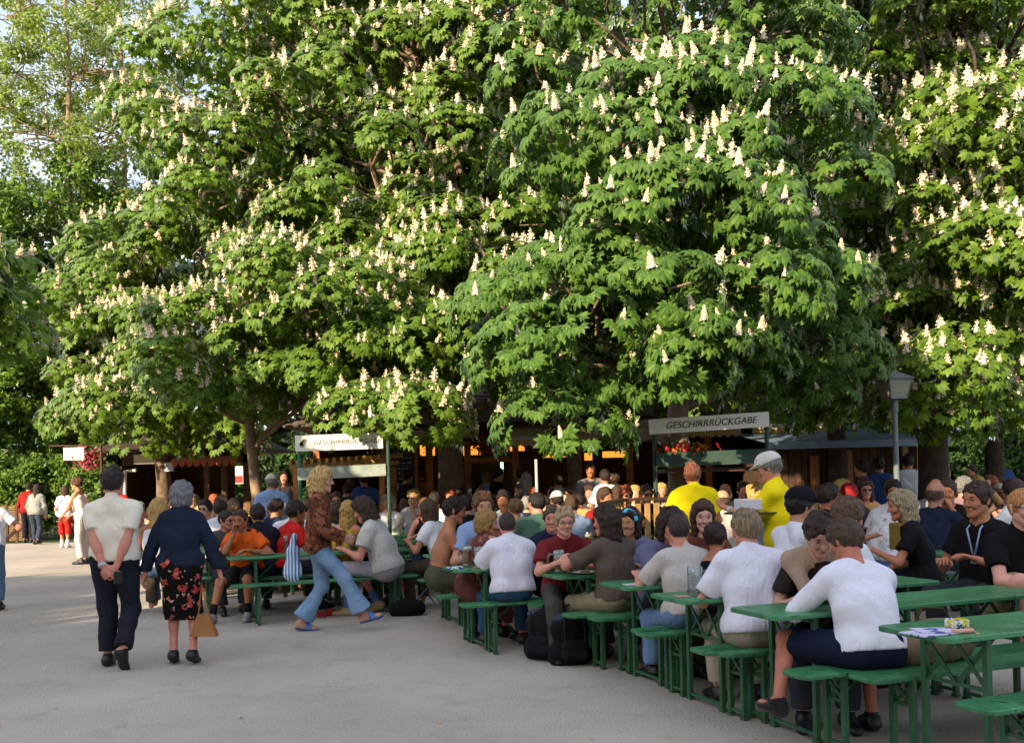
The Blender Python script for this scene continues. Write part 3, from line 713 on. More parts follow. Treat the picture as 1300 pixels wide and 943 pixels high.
SEAT = .47
def skel(p):
    K = p.get('k', 1.0); s = {}
    sit = p.get('sit', True); fem = p.get('fem', False); B = 1+(p.get('build', 1.0)-1)*.55
    zp = SEAT+.10 if sit else .94*K*p.get('hipz', 1)
    l = math.radians(p.get('lean', 12)); sd = math.radians(p.get('side', 0)); tw = math.radians(p.get('twist', 0))
    pel = v3(0, p.get('pely', 0), zp)
    u1 = un1((math.sin(sd), math.sin(l*.7), math.cos(l*.7))); u2 = un1((math.sin(sd), math.sin(l*1.25), math.cos(l*1.25)))
    rp = v3(math.cos(tw*.3), math.sin(tw*.3), 0); r = v3(math.cos(tw), math.sin(tw), 0)
    r = un1(r-u2*(r@u2)); fw = np.cross(u2, r); rp = un1(rp-u1*(rp@u1)); fp = np.cross(u1, rp)
    ch = pel+.235*K*u1; nk = ch+.265*K*u2
    hx, hy = math.radians(p.get('hp', 0)), math.radians(p.get('hy', 0))
    base = un1(u2*.35+v3(0, 0, .65)); f0 = un1(fw-base*(fw@base)); r0 = np.cross(f0, base)
    Rm = np.stack([r0, f0, base], 1)@Rz(hy)@Rx(hx)@Ry(math.radians(p.get('hr', 0)))
    Rh = Rm
    hc = nk+K*(.045*u2+.055*Rh[:, 2]+.055*base)+.022*f0
    sw = (.150 if fem else .172)*K*(.6+.4*B)
    shl, shr = nk-.080*K*u2-r*sw, nk-.080*K*u2+r*sw
    s.update(K=K, sit=sit, fem=fem, B=B, pel=pel, u1=u1, u2=u2, r=r, fw=fw, rp=rp, fp=fp, ch=ch, nk=nk, hc=hc, Rh=Rh, sh=(shl, shr))
    # arms (0 left, 1 right)
    s['el'] = []; s['wr'] = []
    for i in (0, 1):
        sg = -1 if i == 0 else 1
        tg = p.get('hands', [(-.17, .40, .82), (.17, .40, .82)])[i]
        if isinstance(tg, str):
            if tg == 'chin': tg = hc+Rh@v3(sg*.03, .10, -.15)*K
            elif tg == 'mouth': tg = hc+Rh@v3(sg*.035, .14, -.13)*K
            elif tg == 'side': tg = v3(sg*.24*K, .03, (zp-.14*K))
            elif tg == 'lap': tg = v3(sg*.10, .30, zp+.09)
            elif tg == 'hang': tg = s['sh'][i]+v3(sg*.07, .06, -.50*K)
        tg = np.asarray(tg, float)
        pole = p.get('elbow', [(-.6, -.4, -.8), (.6, -.4, -.8)])[i]
        e, w_ = ik(s['sh'][i], tg, .285*K, .245*K, pole); s['el'].append(e); s['wr'].append(w_)
    s['hip'] = (pel-rp*.088*K+v3(0, 0, -.02), pel+rp*.088*K+v3(0, 0, -.02))
    s['kn'] = []; s['an'] = []
    for i in (0, 1):
        sg = -1 if i == 0 else 1
        tg = p.get('feet', [(-.13, .42, .09), (.13, .42, .09)] if sit else [(-.10, 0, .09), (.10, 0, .09)])[i]
        pole = p.get('knee', [(-.15, .6, 1) if sit else (-.05, 1, 0), (.15, .6, 1) if sit else (.05, 1, 0)])[i]
        e, w_ = ik(s['hip'][i], tg, .43*K, .415*K, pole); s['kn'].append(e); s['an'].append(w_)
    s['fd'] = [un1(v) for v in p.get('footdir', [(-.15, 1, 0), (.15, 1, 0)])]
    return s

def torso(s, o=0., kk=.05, part='all'):
    K, B, fw, r, u2, u1 = s['K'], s['B'], s['fw'], s['r'], s['u2'], s['u1']; P = []
    pel, ch, nk = s['pel'], s['ch'], s['nk']; rp, fp = s['rp'], s['fp']
    hipw = .082 if s['fem'] else .07
    P.append(C(pel-rp*hipw*K, pel+rp*hipw*K, (.112*B*K+o), k=kk, n=fp, fac=1.12))
    w_ = (.030 if s['fem'] else .045)*B*K
    P.append(C(pel+u1*.05*K-rp*w_*1.4, ch-r*w_, .108*B*K+o, (.095 if s['fem'] else .108)*B*K+o, kk, fp, 1.15))
    P.append(C(pel+u1*.05*K+rp*w_*1.4, ch+r*w_, .108*B*K+o, (.095 if s['fem'] else .108)*B*K+o, kk, fp, 1.15))
    if B > 1.08: P.append(C(pel+u1*.08+fp*.06, ch-u2*.03+fp*.05, .11*B+o, .10*B+o, kk))
    cw = (.055 if s['fem'] else .070)*K; tp = nk-u2*.115*K
    for sg in (-1, 1): P.append(C(ch+r*cw*sg, tp+r*cw*1.15*sg, .104*B*K+o, .092*B*K+o, kk, fw, 1.22))
    P.append(C(s['sh'][0]+r*.025, s['sh'][1]-r*.025, .050*K+o, k=kk))
    if part == 'core': return P
    for sg, sh in ((-1, s['sh'][0]), (1, s['sh'][1])): P.append(C(nk-u2*.01*K, nk*.35+sh*.65+u2*.008*K, .048*K+o*.9, .045*K+o*.9, .04))
    if s['fem'] and part != 'nobust':
        for sg in (-1, 1): P.append(C(ch+u2*.045*K+fw*.075*K+r*.062*K*sg, ch+u2*.05*K+fw*.085*K+r*.062*K*sg, .055*K+o, k=.04))
    if s['sit']:
        for sg in (-1, 1): P.append(C(pel+rp*.07*sg*K-fp*.03+v3(0, 0, -.01), pel+rp*.08*sg*K+v3(0, .05, -.01), .098*K*B+o*.6, k=.05))
    return P

def arms(s, o=0., which=(0, 1), upto=2.0, flare=0., k=.025, r1=1.0):
    K = s['K']*(.9 if s['fem'] else 1); P = []
    for i in which:
        sh, el, wr = s['sh'][i], s['el'][i], s['wr'][i]
        if upto <= 1:
            e = sh+(el-sh)*upto; d = un1(el-sh)
            P.append(C(sh, sh+(el-sh)*min(1, upto+.1), (.050*K+o)*r1, (.044*K+o)*r1+flare, k, cut=[(e, d)]))
        else:
            P.append(C(sh, el, (.050*K+o)*r1, (.038*K+o)*r1, k)); t = upto-1; e = el+(wr-el)*t; d = un1(wr-el)
            P.append(C(el, el+(wr-el)*(t+.05 if t < 1 else 1), .038*K+o, .026*K+o+flare, k, cut=[(e, d)] if o > 0 else ()))
            if o == 0: P.append(C(el+(wr-el)*.15, el+(wr-el)*.35, .040*K, .037*K, .02))
    return P

def legs(s, o=0., upto=2.0, flare=0., k=.03, r=1.0, which=(0, 1), flare_from=.35):
    K = s['K']; P = []
    for i in which:
        h, kn, an = s['hip'][i], s['kn'][i], s['an'][i]
        if upto <= 1:
            e = h+(kn-h)*upto; d = un1(kn-h)
            P.append(C(h, h+(kn-h)*min(1, upto+.12), (.088*K*r+o), (.064*K*r+o)+flare, k, cut=[(e, d)]))
        else:
            P.append(C(h, kn, .088*K*r+o, .057*K*r+o, k)); t = upto-1
            if o > 0:
                d = un1(an-kn); e = kn+(an-kn)*t; m_ = kn+(an-kn)*flare_from
                P.append(C(kn, m_, .057*K*r+o, .052*K*r+o, k)); P.append(C(m_, kn+(an-kn)*(t+.05), .052*K*r+o, .042*K+o+flare, k, cut=[(e, d)]))
            else:
                back = un1(np.cross(np.cross(an-kn, kn-h), an-kn)) if s['sit'] else v3(0, -1, 0)
                P.append(C(kn, an, .050*K, .034*K, k)); P.append(C(kn*.8+an*.2+v3(0, -.018, 0), kn*.6+an*.4+v3(0, -.018, 0), .047*K, .040*K, .03))
    return P

def foot(s, i, o=0., flat=True, h=0.):
    K = s['K']; an = s['an'][i]; d = s['fd'][i]; up = un1(v3(0, 0, 1)-d*d[2]); sd = np.cross(d, up)
    heel = an-up*.045*K-d*.035; toe = an-up*.058*K+d*.135*K
    P = [C(an+up*(.0+h), an-up*.03*K, .036*K+o, .034*K+o, .02), C(heel, toe, .036*K+o, .030*K+o, .03, up, 1.15), C(toe-d*.03-sd*.012, toe+d*.02-sd*.008, .032*K+o, .026*K+o, .02, up, 1.35), C(heel+up*.02, an+d*.05-up*.02, .033*K+o, .03*K+o, .03)]
    return P, (an-up*(.088*K), -up)

def head(s):
    K, R, c = s['K'], s['Rh'], s['hc']; n = R[:, 0]
    H = lambda x, y, z: c+R@v3(x, y, z)*K
    P = [C(H(0, -.022, .032), H(0, .012, .036), .092*K, .088*K, .02, n, 1.17), C(H(0, .038, .0), H(0, .048, -.068), .062*K, .040*K, .03, n, 1.08)]
    for sg in (-1, 1):
        P += [C(H(.043*sg, -.0, -.05), H(.012*sg, .070, -.098), .028*K, .020*K, .025), C(H(.040*sg, .062, -.022), H(.034*sg, .070, -.03), .024*K, k=.02),
              C(H(.078*sg, -.008, -.026), H(.081*sg, -.018, .012), .011*K, .015*K, .01, n, 1.5)]
    P += [C(H(-.028, .083, .028), H(.028, .083, .028), .013*K, k=.02), C(H(0, .092, .014), H(0, .113, -.026), .008*K, .0125*K, .012), C(H(-.012, .098, -.030), H(.012, .098, -.030), .009*K, k=.01),
          C(H(-.018, .088, -.060), H(.018, .088, -.060), .0085*K, k=.008), C(H(-.014, .086, -.073), H(.014, .086, -.073), .0085*K, k=.008), C(H(0, .078, -.100), H(0, .080, -.103), .016*K, k=.02)]
    for sg in (-1, 1): P.append(C(H(.033*sg, .103, .008), H(.034*sg, .103, .008), .013*K, k=.012, sub=True))
    nr = .050 if s['fem'] else .060
    P.append(C(s['nk']-s['u2']*.03*K, H(0, -.018, -.06), nr*K, (nr-.003)*K, .03))
    return P, H

def hand(s, i, curl=.6, dirv=None, nor=None, spread=.12):
    "fine hand: palm, four fingers and a thumb; returns vertices, quads"
    K = s['K']*(.92 if s['fem'] else 1)*1.04; w_ = s['wr'][i]; fa = un1(w_-s['el'][i])
    d = un1(fa if dirv is None else np.asarray(dirv, float)); n = v3(0, 0, -1) if nor is None else np.asarray(nor, float)
    n = un1(n-d*(n@d)); sd = np.cross(d, n)*(1 if i == 1 else -1)      # towards the thumb
    sd = un1(sd); P = [C(w_-fa*.03, w_+d*.02, .026*K, .026*K, .015, n, 1.25)]
    P += [C(w_+d*.025*K+sd*o_, w_+d*.078*K+sd*o_*1.35, .017*K, .0145*K, .014, n, 1.15) for o_ in (-.022*K, -.007*K, .008*K, .022*K)]
    for j, (o_, L) in enumerate(((.031, .072), (.0105, .080), (-.0105, .074), (-.031, .058))):
        b = w_+d*.085*K+sd*o_*K; a = .25*curl; q = b; dd = un1(d+sd*(o_*spread*18)*.2)
        for m_, fl in enumerate((.42, .32, .26)):
            a2 = a+curl*(.35, 1.0, 1.5)[m_]; v = dd*math.cos(a2)+n*math.sin(a2); e = q+v*L*fl*K
            P.append(C(q, e, (.0092-.0009*m_)*K, (.0084-.0009*m_)*K, .004)); q = e
    t0 = w_+d*.03*K+sd*.026*K; t1 = t0+un1(d*.6+sd*.75+n*.35)*.034*K; t2 = t1+un1(d*.85+sd*.25+n*(.3+.5*curl))*.032*K; t3 = t2+un1(d*.9+n*(.3+.6*curl))*.025*K
    P += [C(t0, t1, .0135*K, .0115*K, .01), C(t1, t2, .0108*K, .0098*K, .004), C(t2, t3, .0096*K, .0082*K, .004)]
    return solid(P, .0052)

def mitt(s, i):
    K = s['K']; w_ = s['wr'][i]; d = un1(w_-s['el'][i])
    P = [C(w_, w_+d*.06*K, .028*K, .036*K, .02, v3(0, 0, 1), 1.4)]
    sd = un1(np.cross(d, v3(0, 0, 1)))
    for o_ in (-.026, -.009, .009, .026): P.append(C(w_+d*.07*K+sd*o_*K, w_+d*.13*K+sd*o_*K+v3(0, 0, -.02), .0125*K, .010*K, .006))
    P.append(C(w_+d*.02-sd*.03*(1 if i else -1), w_+d*.07-sd*.055*(1 if i else -1), .0125*K, .010*K, .01))
    return P

def hair_prims(s, H, kind, o=0., cap=False):
    K, R, c = s['K'], s['Rh'], s['hc']; n = R[:, 0]
    T = {'buzz': .004, 'short': .013, 'spiky': .016, 'side': .017, 'curly': .026, 'wavy': .022, 'bob': .024, 'long': .022, 'bald': .004, 'updo': .015, 'mop': .022}[kind]*.8+o
    if cap: T = min(T, .010)
    fr = R@un1(v3(0, .816, -.578)); lo_ = R@v3(0, 0, -1.)
    off = {'bald': -.03, 'buzz': .036, 'mop': .040, 'long': .036, 'bob': .037}.get(kind, .037)
    fp = c+fr*off*K
    cuts = [(fp, fr)]
    neck = {'short': -.062, 'buzz': -.055, 'side': -.06, 'spiky': -.055, 'bald': -.055, 'updo': -.05}.get(kind, -.09)
    cuts.append((c+R@v3(0, 0, neck)*K, lo_))
    P = [C(H(0, -.022, .032), H(0, .012, .036), (.092+T)*K, (.089+T)*K, .02, n, 1.15, cut=cuts), C(H(0, -.035, -.0), H(0, -.028, -.05), (.074+T*.6)*K, (.055+T*.5)*K, .03, cut=cuts)]
    if kind in ('bald',): P = [C(H(0, -.03, -.005), H(0, -.02, -.0), (.093+T)*K, k=.01, n=n, fac=1.12, cut=cuts+[(c+R@v3(0, 0, .035)*K, R@v3(0, 0, 1.))])]
    if kind == 'spiky': P += [C(H(x, y, .12), H(x*1.1, y+.01, .138), .020*K, .010*K, .012) for x in (-.045, -.015, .015, .045) for y in (-.03, .01, .045)]
    if kind in ('side',): P += [C(H(-.05, .055, .098), H(.05, .062, .10), .026*K, .02*K, .03)]
    if kind in ('curly', 'wavy'):
        rs = np.random.RandomState(5)
        for _ in range(46 if kind == 'curly' else 26):
            a = rs.uniform(0, 6.28); e = rs.uniform(-.5, 1.3); x, y, z = math.cos(a)*math.cos(e)*.082, math.sin(a)*math.cos(e)*.10-.01, math.sin(e)*.10+.035
            if y > .035 and z < .075 or cap and z > 0: continue
            P.append(C(H(x, y, z), H(x*1.1, y*1.1, z+.004), .027*K, .018*K, .012))
    if kind in ('bob', 'wavy', 'mop', 'long', 'curly'):
        L = {'bob': -.13, 'wavy': -.15, 'mop': -.105, 'long': -.32, 'curly': -.07}[kind]
        for sg in (-1, 1):
            P += [C(H(.066*sg, -.005, .03), H(.072*sg, .005 if kind != 'long' else -.01, max(L, -.14)), .034*K, .028*K, .03), C(H(.055*sg, -.05, .0), H(.062*sg, -.055, L*.95), .045*K, .034*K, .04)]
        P += [C(H(0, -.07, .0), H(0, -.080-(0.03 if kind == 'long' else 0), L), .060*K, .048*K, .04)]
        if not cap: P += [C(H(-.05, .06, .10), H(.05, .06, .10), .022*K, k=.03)]
    if kind not in ('bald', 'buzz') and cap is False:
        rs = np.random.RandomState(int(abs(c[0]*1000+c[2]*100)) % 9999)
        for _ in range(85):
            a = rs.uniform(0, 6.28); e = rs.uniform(-.25, 1.45); u_ = v3(math.cos(a)*math.cos(e), math.sin(a)*math.cos(e), math.sin(e))
            q = u_*v3(.080+T*.75, .100+T*.8, .098+T*.8)+v3(0, -.006, .036)
            if q[1] > .03 and q[2] < .092: continue
            if q[2] < -.03: continue
            fl = v3(u_[0]*.3+.12*rs.randn(), .25 if q[1] > 0 else -.1, -.8-.3*rs.rand()); fl = fl-u_*(fl@u_)*.8; fl = un1(fl)
            L_ = rs.uniform(.018, .034)
            P.append(C(H(*q), H(*(q+fl*L_+u_*.003)), .0095*K, .0055*K, .005))
        if kind in ('bob', 'long', 'wavy', 'mop'):
            for _ in range(40):
                a = rs.uniform(2.6, 6.8); q = v3(math.cos(a)*.085, math.sin(a)*.095-.02, rs.uniform(-.06, .03))
                if q[1] > .03: continue
                P.append(C(H(*q), H(q[0]*1.1, q[1]*1.05, q[2]-rs.uniform(.05, .10)), .012*K, .007*K, .006))
    if kind == 'updo': P += [C(H(0, -.10, .06), H(.01, -.115, .045), .042*K, .035*K, .02)]
    return P

def make_person(p, near=True, tmpl=False):
    """builds the meshes of a person at the local origin (feet on z=0, facing +y); returns dict part->(name, mesh, material)"""
    s = skel(p); parts = []
    vb = p.get('vox', .0125 if near else .017)
    hp, H = head(s); K = s['K']
    sk = skinm(p.get('skin', '#c08a68'))
    body = torso(s)+arms(s)+legs(s)
    bare = p.get('bare_feet', False)
    for i in (0, 1):
        if near or p.get('shoes', True):
            fpz, _ = foot(s, i); body += fpz
    nb = s['nk']+s['u2']*.03*K; cutn = (nb, s['u2'])
    if near:
        V1, Q1 = solid(body+hp, vb, clip=[(nb+s['u2']*.012, s['u2'])])
        hb = s['hc']; ext = .19*K
        V2, Q2 = solid(hp+torso(s)[-6 if s['sit'] else -4:], .0068, clip=[(nb, -s['u2'])], box=(hb-ext, hb+ext))
        Vs, Qs = [V1, V2], [Q1, Q2+len(V1)]; n = len(V1)+len(V2)
        hd = p.get('hand', [{}, {}])
        for i in (0, 1):
            if hd[i] is None: continue
            Vh, Qh = hand(s, i, **hd[i]); Vs.append(Vh); Qs.append(Qh+n); n += len(Vh)
        V, Q = np.concatenate(Vs), np.concatenate(Qs)
    else:
        for i in (0, 1): body += mitt(s, i)
        V, Q = solid(body+hp, vb)
    parts.append(('person', V, Q, sk, 'skin'))
    o = p.get('loose', .018); nz = p.get('fold', .0065)
    vc = vb*1.0
    top = p.get('top', 'tee'); u2, fw = s['u2'], s['fw']
    if top:
        slv = {'tee': .62, 'long': 1.93, 'jacket': 1.95, 'tank': .0, 'polo': .66, 'halfsleeve': .80}[top]
        if top == 'jacket': o += .009
        P = torso(s, o)
        if top == 'tank':
            P = torso(s, o*.75)
            P = [q for q in P if abs(q['r1']-(.050*K+o*.75)) > 1e-6]
            P = [q for q in P if not (abs(q['r1']-(.048*K+o*.75*.9)) < 1e-6)]
            topc = (s['nk']-u2*.085*K, u2)
            for q in P: q['cut'] = list(q['cut'])+[topc]
            for sg in (-1, 1):
                a_ = s['nk']-u2*.03*K+s['r']*sg*.085*K
                P.append(C(a_+fw*.02, s['nk']-u2*.12*K+fw*.085*K+s['r']*sg*.075*K, .022*K+.01, k=.02)); P.append(C(a_+fw*.02, s['nk']-u2*.12*K-fw*.075*K+s['r']*sg*.07*K, .022*K+.01, k=.02))
        else: P += arms(s, o+.003, upto=slv, flare=p.get('flare_s', .008), r1=1.05)
        ny = .022 if top in ('tee', 'tank') else .042
        if top == 'tank': clip = []
        else: clip = [(s['nk']+u2*ny*K, un1(u2+.42*fw))]
        hem = p.get('hem', -.02 if s['sit'] else -.10)
        clip.append((s['pel']+s['u1']*hem*K, -s['u1']))
        if p.get('collar', top in ('polo', 'jacket')) and near:
            P.append(C(s['nk']+u2*.0, s['nk']+u2*.045*K, .070*K, .066*K, .012, fw, 1.0))
            clip[0] = (s['nk']+u2*.052*K, un1(u2+.55*fw))
        V, Q = solid(P, vc, clip, (nz, p.get('foldf', 17), p.get('seed', 1)*1.7))
        parts.append(({'jacket': 'jacket', 'tank': 'tank_top', 'tee': 'shirt', 'long': 'shirt', 'polo': 'shirt', 'halfsleeve': 'shirt'}[top], V, Q, p.get('topm') or cloth(p.get('tcol', '#dddddd')), 'top'))
    bot = p.get('bot', 'trousers')
    if bot and (near or not p.get('nolegs')):
        P = torso(s, .009)[:3]
        wz = p.get('waist', .07)
        for q in P: q['cut'] = [(s['pel']+s['u1']*wz*K, s['u1'])]
        P += (torso(s, .011)[-2:] if s['sit'] else [])
        clip = []
        if bot == 'trousers': P += legs(s, .017, 1.90, p.get('flare', .012), r=p.get('legr', 1.0))
        elif bot == 'capri': P += legs(s, .020, 1.35, .012, flare_from=.2)
        elif bot == 'shorts': P += legs(s, .022, .86, .02)
        elif bot == 'skirt':
            a, b = (s['hip'][0]+s['hip'][1])/2, (s['kn'][0]+s['kn'][1])/2+v3(0, 0, -.05)
            e = b+v3(0, 0, -.04)
            for sg in (-.045, .045): P.append(C(a+v3(sg*1.4, 0, -.02), b+v3(sg, 0, -.12), .115*K, .135*K, .09, v3(0, 1., 0), 1.08))
            clip.append((e, v3(0, 0, -1.)))
            if s['sit']: P += legs(s, .03, .9, .03, k=.08); clip.pop()
        V, Q = solid(P, vc*1.1, clip, (nz*.8, 15, p.get('seed', 1)*2.3))
        parts.append(({'skirt': 'skirt', 'shorts': 'shorts'}.get(bot, 'trousers'), V, Q, p.get('botm') or cloth(p.get('bcol', '#30343c')), 'bot'))
    if near and p.get('shoes', True) and not bare:
        for i in (0, 1):
            P, cut = foot(s, i, .009, h=p.get('shoeh', .0))
            V, Q = solid(P, .011, [cut, (s['an'][i]+v3(0, 0, .03+p.get('shoeh', 0)), v3(0, 0, 1.))])
            parts.append(('shoe', V, Q, pmat('shoe', p.get('scol', '#1b1a1c'), .45, .2, 12), 'shoe'))
            if p.get('sock'):
                V, Q = solid([C(s['an'][i]+v3(0, 0, -.01), s['an'][i]*.72+s['kn'][i]*.28, .044*K, .046*K, .01)], .012)
                parts.append(('sock', V, Q, cloth(p['sock']), 'sock'))
    if p.get('sandals'):
        for i in (0, 1):
            up = v3(0, 0, 1.); an = s['an'][i]; d_ = s['fd'][i]; up = un1(v3(0, 0, 1)-d_*d_[2])
            P, cut = foot(s, i, .012); V, Q = solid(P, .009, [(an-up*.066*K, up), (an-up*.094*K, -up)]); parts.append(('sandal_sole', V, Q, cloth('#4a66a0'), 'sole'))
            P, cut = foot(s, i, .007); V, Q = solid(P, .008, [(an+d_*.115, d_), (an+d_*.045, -d_), (an-up*.085*K, -up)]); parts.append(('sandal_strap', V, Q, cloth('#6c86c0'), 'strap'))
    if p.get('shoulder_band'):
        for i in (0, 1):
            sh, el = s['sh'][i], s['el'][i]; nk_ = s['nk']; u_ = s['u2']; e_ = sh+(el-sh)*.62; ou = un1(sh-nk_)
            V, Q = solid([C(nk_*.6+sh*.4+u_*.035, sh+u_*.045*K-ou*.005, .034, .032, .02), C(sh+u_*.045*K-ou*.005, e_+un1(np.cross(np.cross(el-sh, ou), el-sh)+1e-6)*.022, .032, .030, .02, cut=[(e_, un1(el-sh))])], .01)
            parts.append(('shoulder_panel', V, Q, cloth('#1c1a1a'), 'sp'))
    hk = p.get('hair', 'short')
    if hk:
        V, Q = solid(hair_prims(s, H, hk, cap='cap' in p.get('acc', ())), .0085 if near else .014, noise=(.0045 if hk != 'buzz' else .0015, 62, p.get('seed', 1)))
        parts.append(('hair', V, Q, hairm(p.get('hcol', '#3a2a1e')), 'hair'))
    # worn things
    def tubes(nm, lst, m_):
        mb = MB()
        for pts, r_ in lst: mb.tube(pts, r_, 6)
        d_ = mb; parts.append((nm, d_, None, m_, nm))
    acc = p.get('acc', ())
    if near and 'noface' not in acc:
        mb = MB()
        for sg in (-1, 1): mb.lathe([(.0001, -.011), (.008, -.0075), (.011, 0), (.008, .0075), (.0001, .011)], H(.033*sg, .0845, .009), 8)
        tubesface = []
        for sg in (-1, 1): tubesface.append(([H(.018*sg, .099, .030), H(.034*sg, .098, .035), H(.050*sg, .088, .029)], [.0035*K, .0045*K, .002*K]))
        parts.append(('eye', mb, None, pmat('eye', '#3a2c24', .2, .05), 'eye'))
        tubes('eyebrow', tubesface, hairm(p.get('browc', p.get('hcol', '#3a2a1e'))))
        tubes('lips', [([H(-.017, .092, -.067), H(0, .0985, -.065), H(.017, .092, -.067)], [.0022*K, .0045*K, .0022*K])], skinm('#a85a4c'))
    if 'sunglasses' in acc or 'glasses' in acc:
        mb = MB(); dk = 'sunglasses' in acc
        for sg in (-1, 1):
            if dk: mb.lathe([(.0001, -.018), (.012, -.015), (.018, 0), (.012, .015), (.0001, .018)], (0, 0, 0), 10); V_ = mb.V[-1]; mb.V[-1] = (V_*v3(1.35, .35, .9))@(s['Rh'].T)*K+H(.033*sg, .104, .008)
            else:
                ring = [H(.033*sg+.021*math.cos(a), .106, .006+.014*math.sin(a)) for a in np.linspace(0, 2*math.pi, 11)]; mb.tube(ring, .0016, 5)
            mb.tube([H(.054*sg, .102, .012), H(.074*sg, .06, .014), H(.083*sg, -.01, .010)], .0026, 5)
        mb.tube([H(-.014, .110, .012), H(.014, .110, .012)], .003, 5)
        parts.append(('sunglasses' if dk else 'glasses', mb, None, pmat('frame', '#101012', .15, .05, spec=.7), 'gl'))
    if 'hairglasses' in acc:
        mb = MB()
        for sg in (-1, 1): mb.lathe([(.0001, -.014), (.016, -.01), (.02, 0), (.016, .01), (.0001, .014)], H(.034*sg, .062, .105), 10); mb.tube([H(.05*sg, .055, .10), H(.088*sg, -.02, .06)], .003, 5)
        parts.append(('sunglasses', mb, None, pmat('frame', '#15181f', .15, .05, spec=.7), 'gl'))
    if 'cap' in acc:
        n = s['Rh'][:, 0]
        P = [C(H(0, -.022, .036), H(0, .014, .040), .108*K, .105*K, .02, n, 1.15, cut=[(H(0, 0, .035), s['Rh']@un1(v3(0, -.12, -1.)))])]
        capy = p.get('capdir', 1)
        P.append(C(H(-.035, .085*capy, .045), H(.035, .085*capy, .045), .062*K, k=.02, n=s['Rh']@un1(v3(0, .25, 1)), fac=6.))
        P.append(C(H(-.022, .125*capy, .040), H(.022, .125*capy, .040), .052*K, k=.02, n=s['Rh']@un1(v3(0, .25, 1)), fac=6.))
        V, Q = solid(P, .0075); parts.append(('cap', V, Q, cloth(p.get('ccol', '#d8d0c0')), 'cap'))
    if 'headband' in acc:
        n = s['Rh'][:, 0]
        P = [C(H(0, -.022, .034), H(0, .016, .036), .112*K, .110*K, .01, n, 1.14, cut=[(H(0, .055, 0), s['Rh']@un1(v3(0, 1, -.35))), (H(0, -.01, 0), s['Rh']@un1(v3(0, -1, .35)))])]
        P[0]['cut'].append((H(0, 0, .02), s['Rh']@v3(0, 0, -1.)))
        V, Q = solid(P, .008); parts.append(('headband', V, Q, cloth('#5cc0e8'), 'hb'))
    for i, ac in ((0, 'watchL'), (1, 'watchR')):
        if ac in acc:
            d = un1(s['el'][i]-s['wr'][i]); mb = MB(); mb.tube([s['wr'][i]+d*.005, s['wr'][i]+d*.035], .036*K, 12)
            parts.append(('watch', mb, None, pmat('watch', p.get('wcol', '#17171a'), .3, .1), 'watch'))
    if 'lanyard' in acc:
        nk, ch = s['nk'], s['ch']; f_ = s['fw']; r_ = s['r']
        mb = MB()
        for sg in (-1, 1): mb.tube([nk+u2*.02+r_*.055*sg, nk-u2*.04+r_*.06*sg+f_*.115, ch+u2*.06+f_*.155+r_*.01*sg], .009, 4)
        mb.box(ch+u2*.02+f_*.165, (.05, .008, .07))
        parts.append(('lanyard', mb, None, cloth('#9fb4d4'), 'lan'))
    return s, H, parts

NP = [0]
def emit_person(p, parts, loc, yaw, label, group=None, near=True):
    root = None; out = {}
    for (nm, V, Q, m_, key) in parts:
        if isinstance(V, MB): me = V.data(nm, [m_], True)
        else: me = mesh(nm, V, [Q], [m_], smooth=True)
        if root is None:
            root = link('person', me, None, loc, math.radians(yaw)); tag(root, label, 'person', group)
        else: o_ = link(nm, me, root); out[key] = o_
    NP[0] += 1
    return root, out

def W2(root_loc, yaw, q):
    return np.asarray(root_loc)+Rz(math.radians(yaw))@np.asarray(q, float)

def person(px, d, yaw, label, top_py=None, pose=None, group=None, **kw):
    "px of the torso, distance, heading in degrees (0 looks away from the camera, 90 looks left, 180 at the camera)"
    p = dict(kw); p.update(pose or {})
    s0 = skel(dict(p, k=1.0)); head_local = Rz(math.radians(yaw))@s0['hc']
    loc = at(px, 700, d); 
    # iterate so that the HEAD (not the hips) is at px when asked
    hx = p.get('headpx')
    x = loc[0]
    if hx is not None:
        x = at(hx, 640, d+head_local[1])[0]-head_local[0]
    if top_py is not None:
        dd = d+head_local[1]; zt = at(px, top_py, dd)[2]; kz = s0['hc'][2]+.125
        if p.get('sit', True): k = (zt-(SEAT+.10))/(kz-(SEAT+.10))
        else: k = zt/kz
        p['k'] = float(np.clip(k, .86, 1.17)); 
        if abs(p['k']-k) > .03: print('scale clamp', label[:40], round(k, 2))
    s, H, parts = make_person(p, near=True)
    loc = np.array([x, d, 0.])
    root, out = emit_person(p, parts, loc, yaw, label, group)
    return root, s, loc
# ---------------------------------------------------------------- beer garden furniture
GREEN = pattern('green_paint', '#3a7a4c', [('#46875a', .46, 2.2, 'n'), ('#2f6a42', .40, 5, 'n'), ('#3c6a48', .36, 14, 'n'), ('#7c7a5c', .30, 26, 'n'), ('#274f36', .33, 9, 'n')])
GREEN.node_tree.nodes['Principled BSDF'].inputs['Roughness'].default_value = .42; GREEN.node_tree.nodes['Principled BSDF'].inputs['Specular IOR Level'].default_value = .4
GREENL = pmat('green_leg', '#2c5a3a', .5, .25, 9)
GREY_M = pmat('grey_steel', '#7d8a92', .4, .1, metal=.3)
TH = math.radians(21)
LV, NV = v3(math.cos(TH), math.sin(TH), 0), v3(math.sin(TH), -math.cos(TH), 0)   # along the table, towards the camera

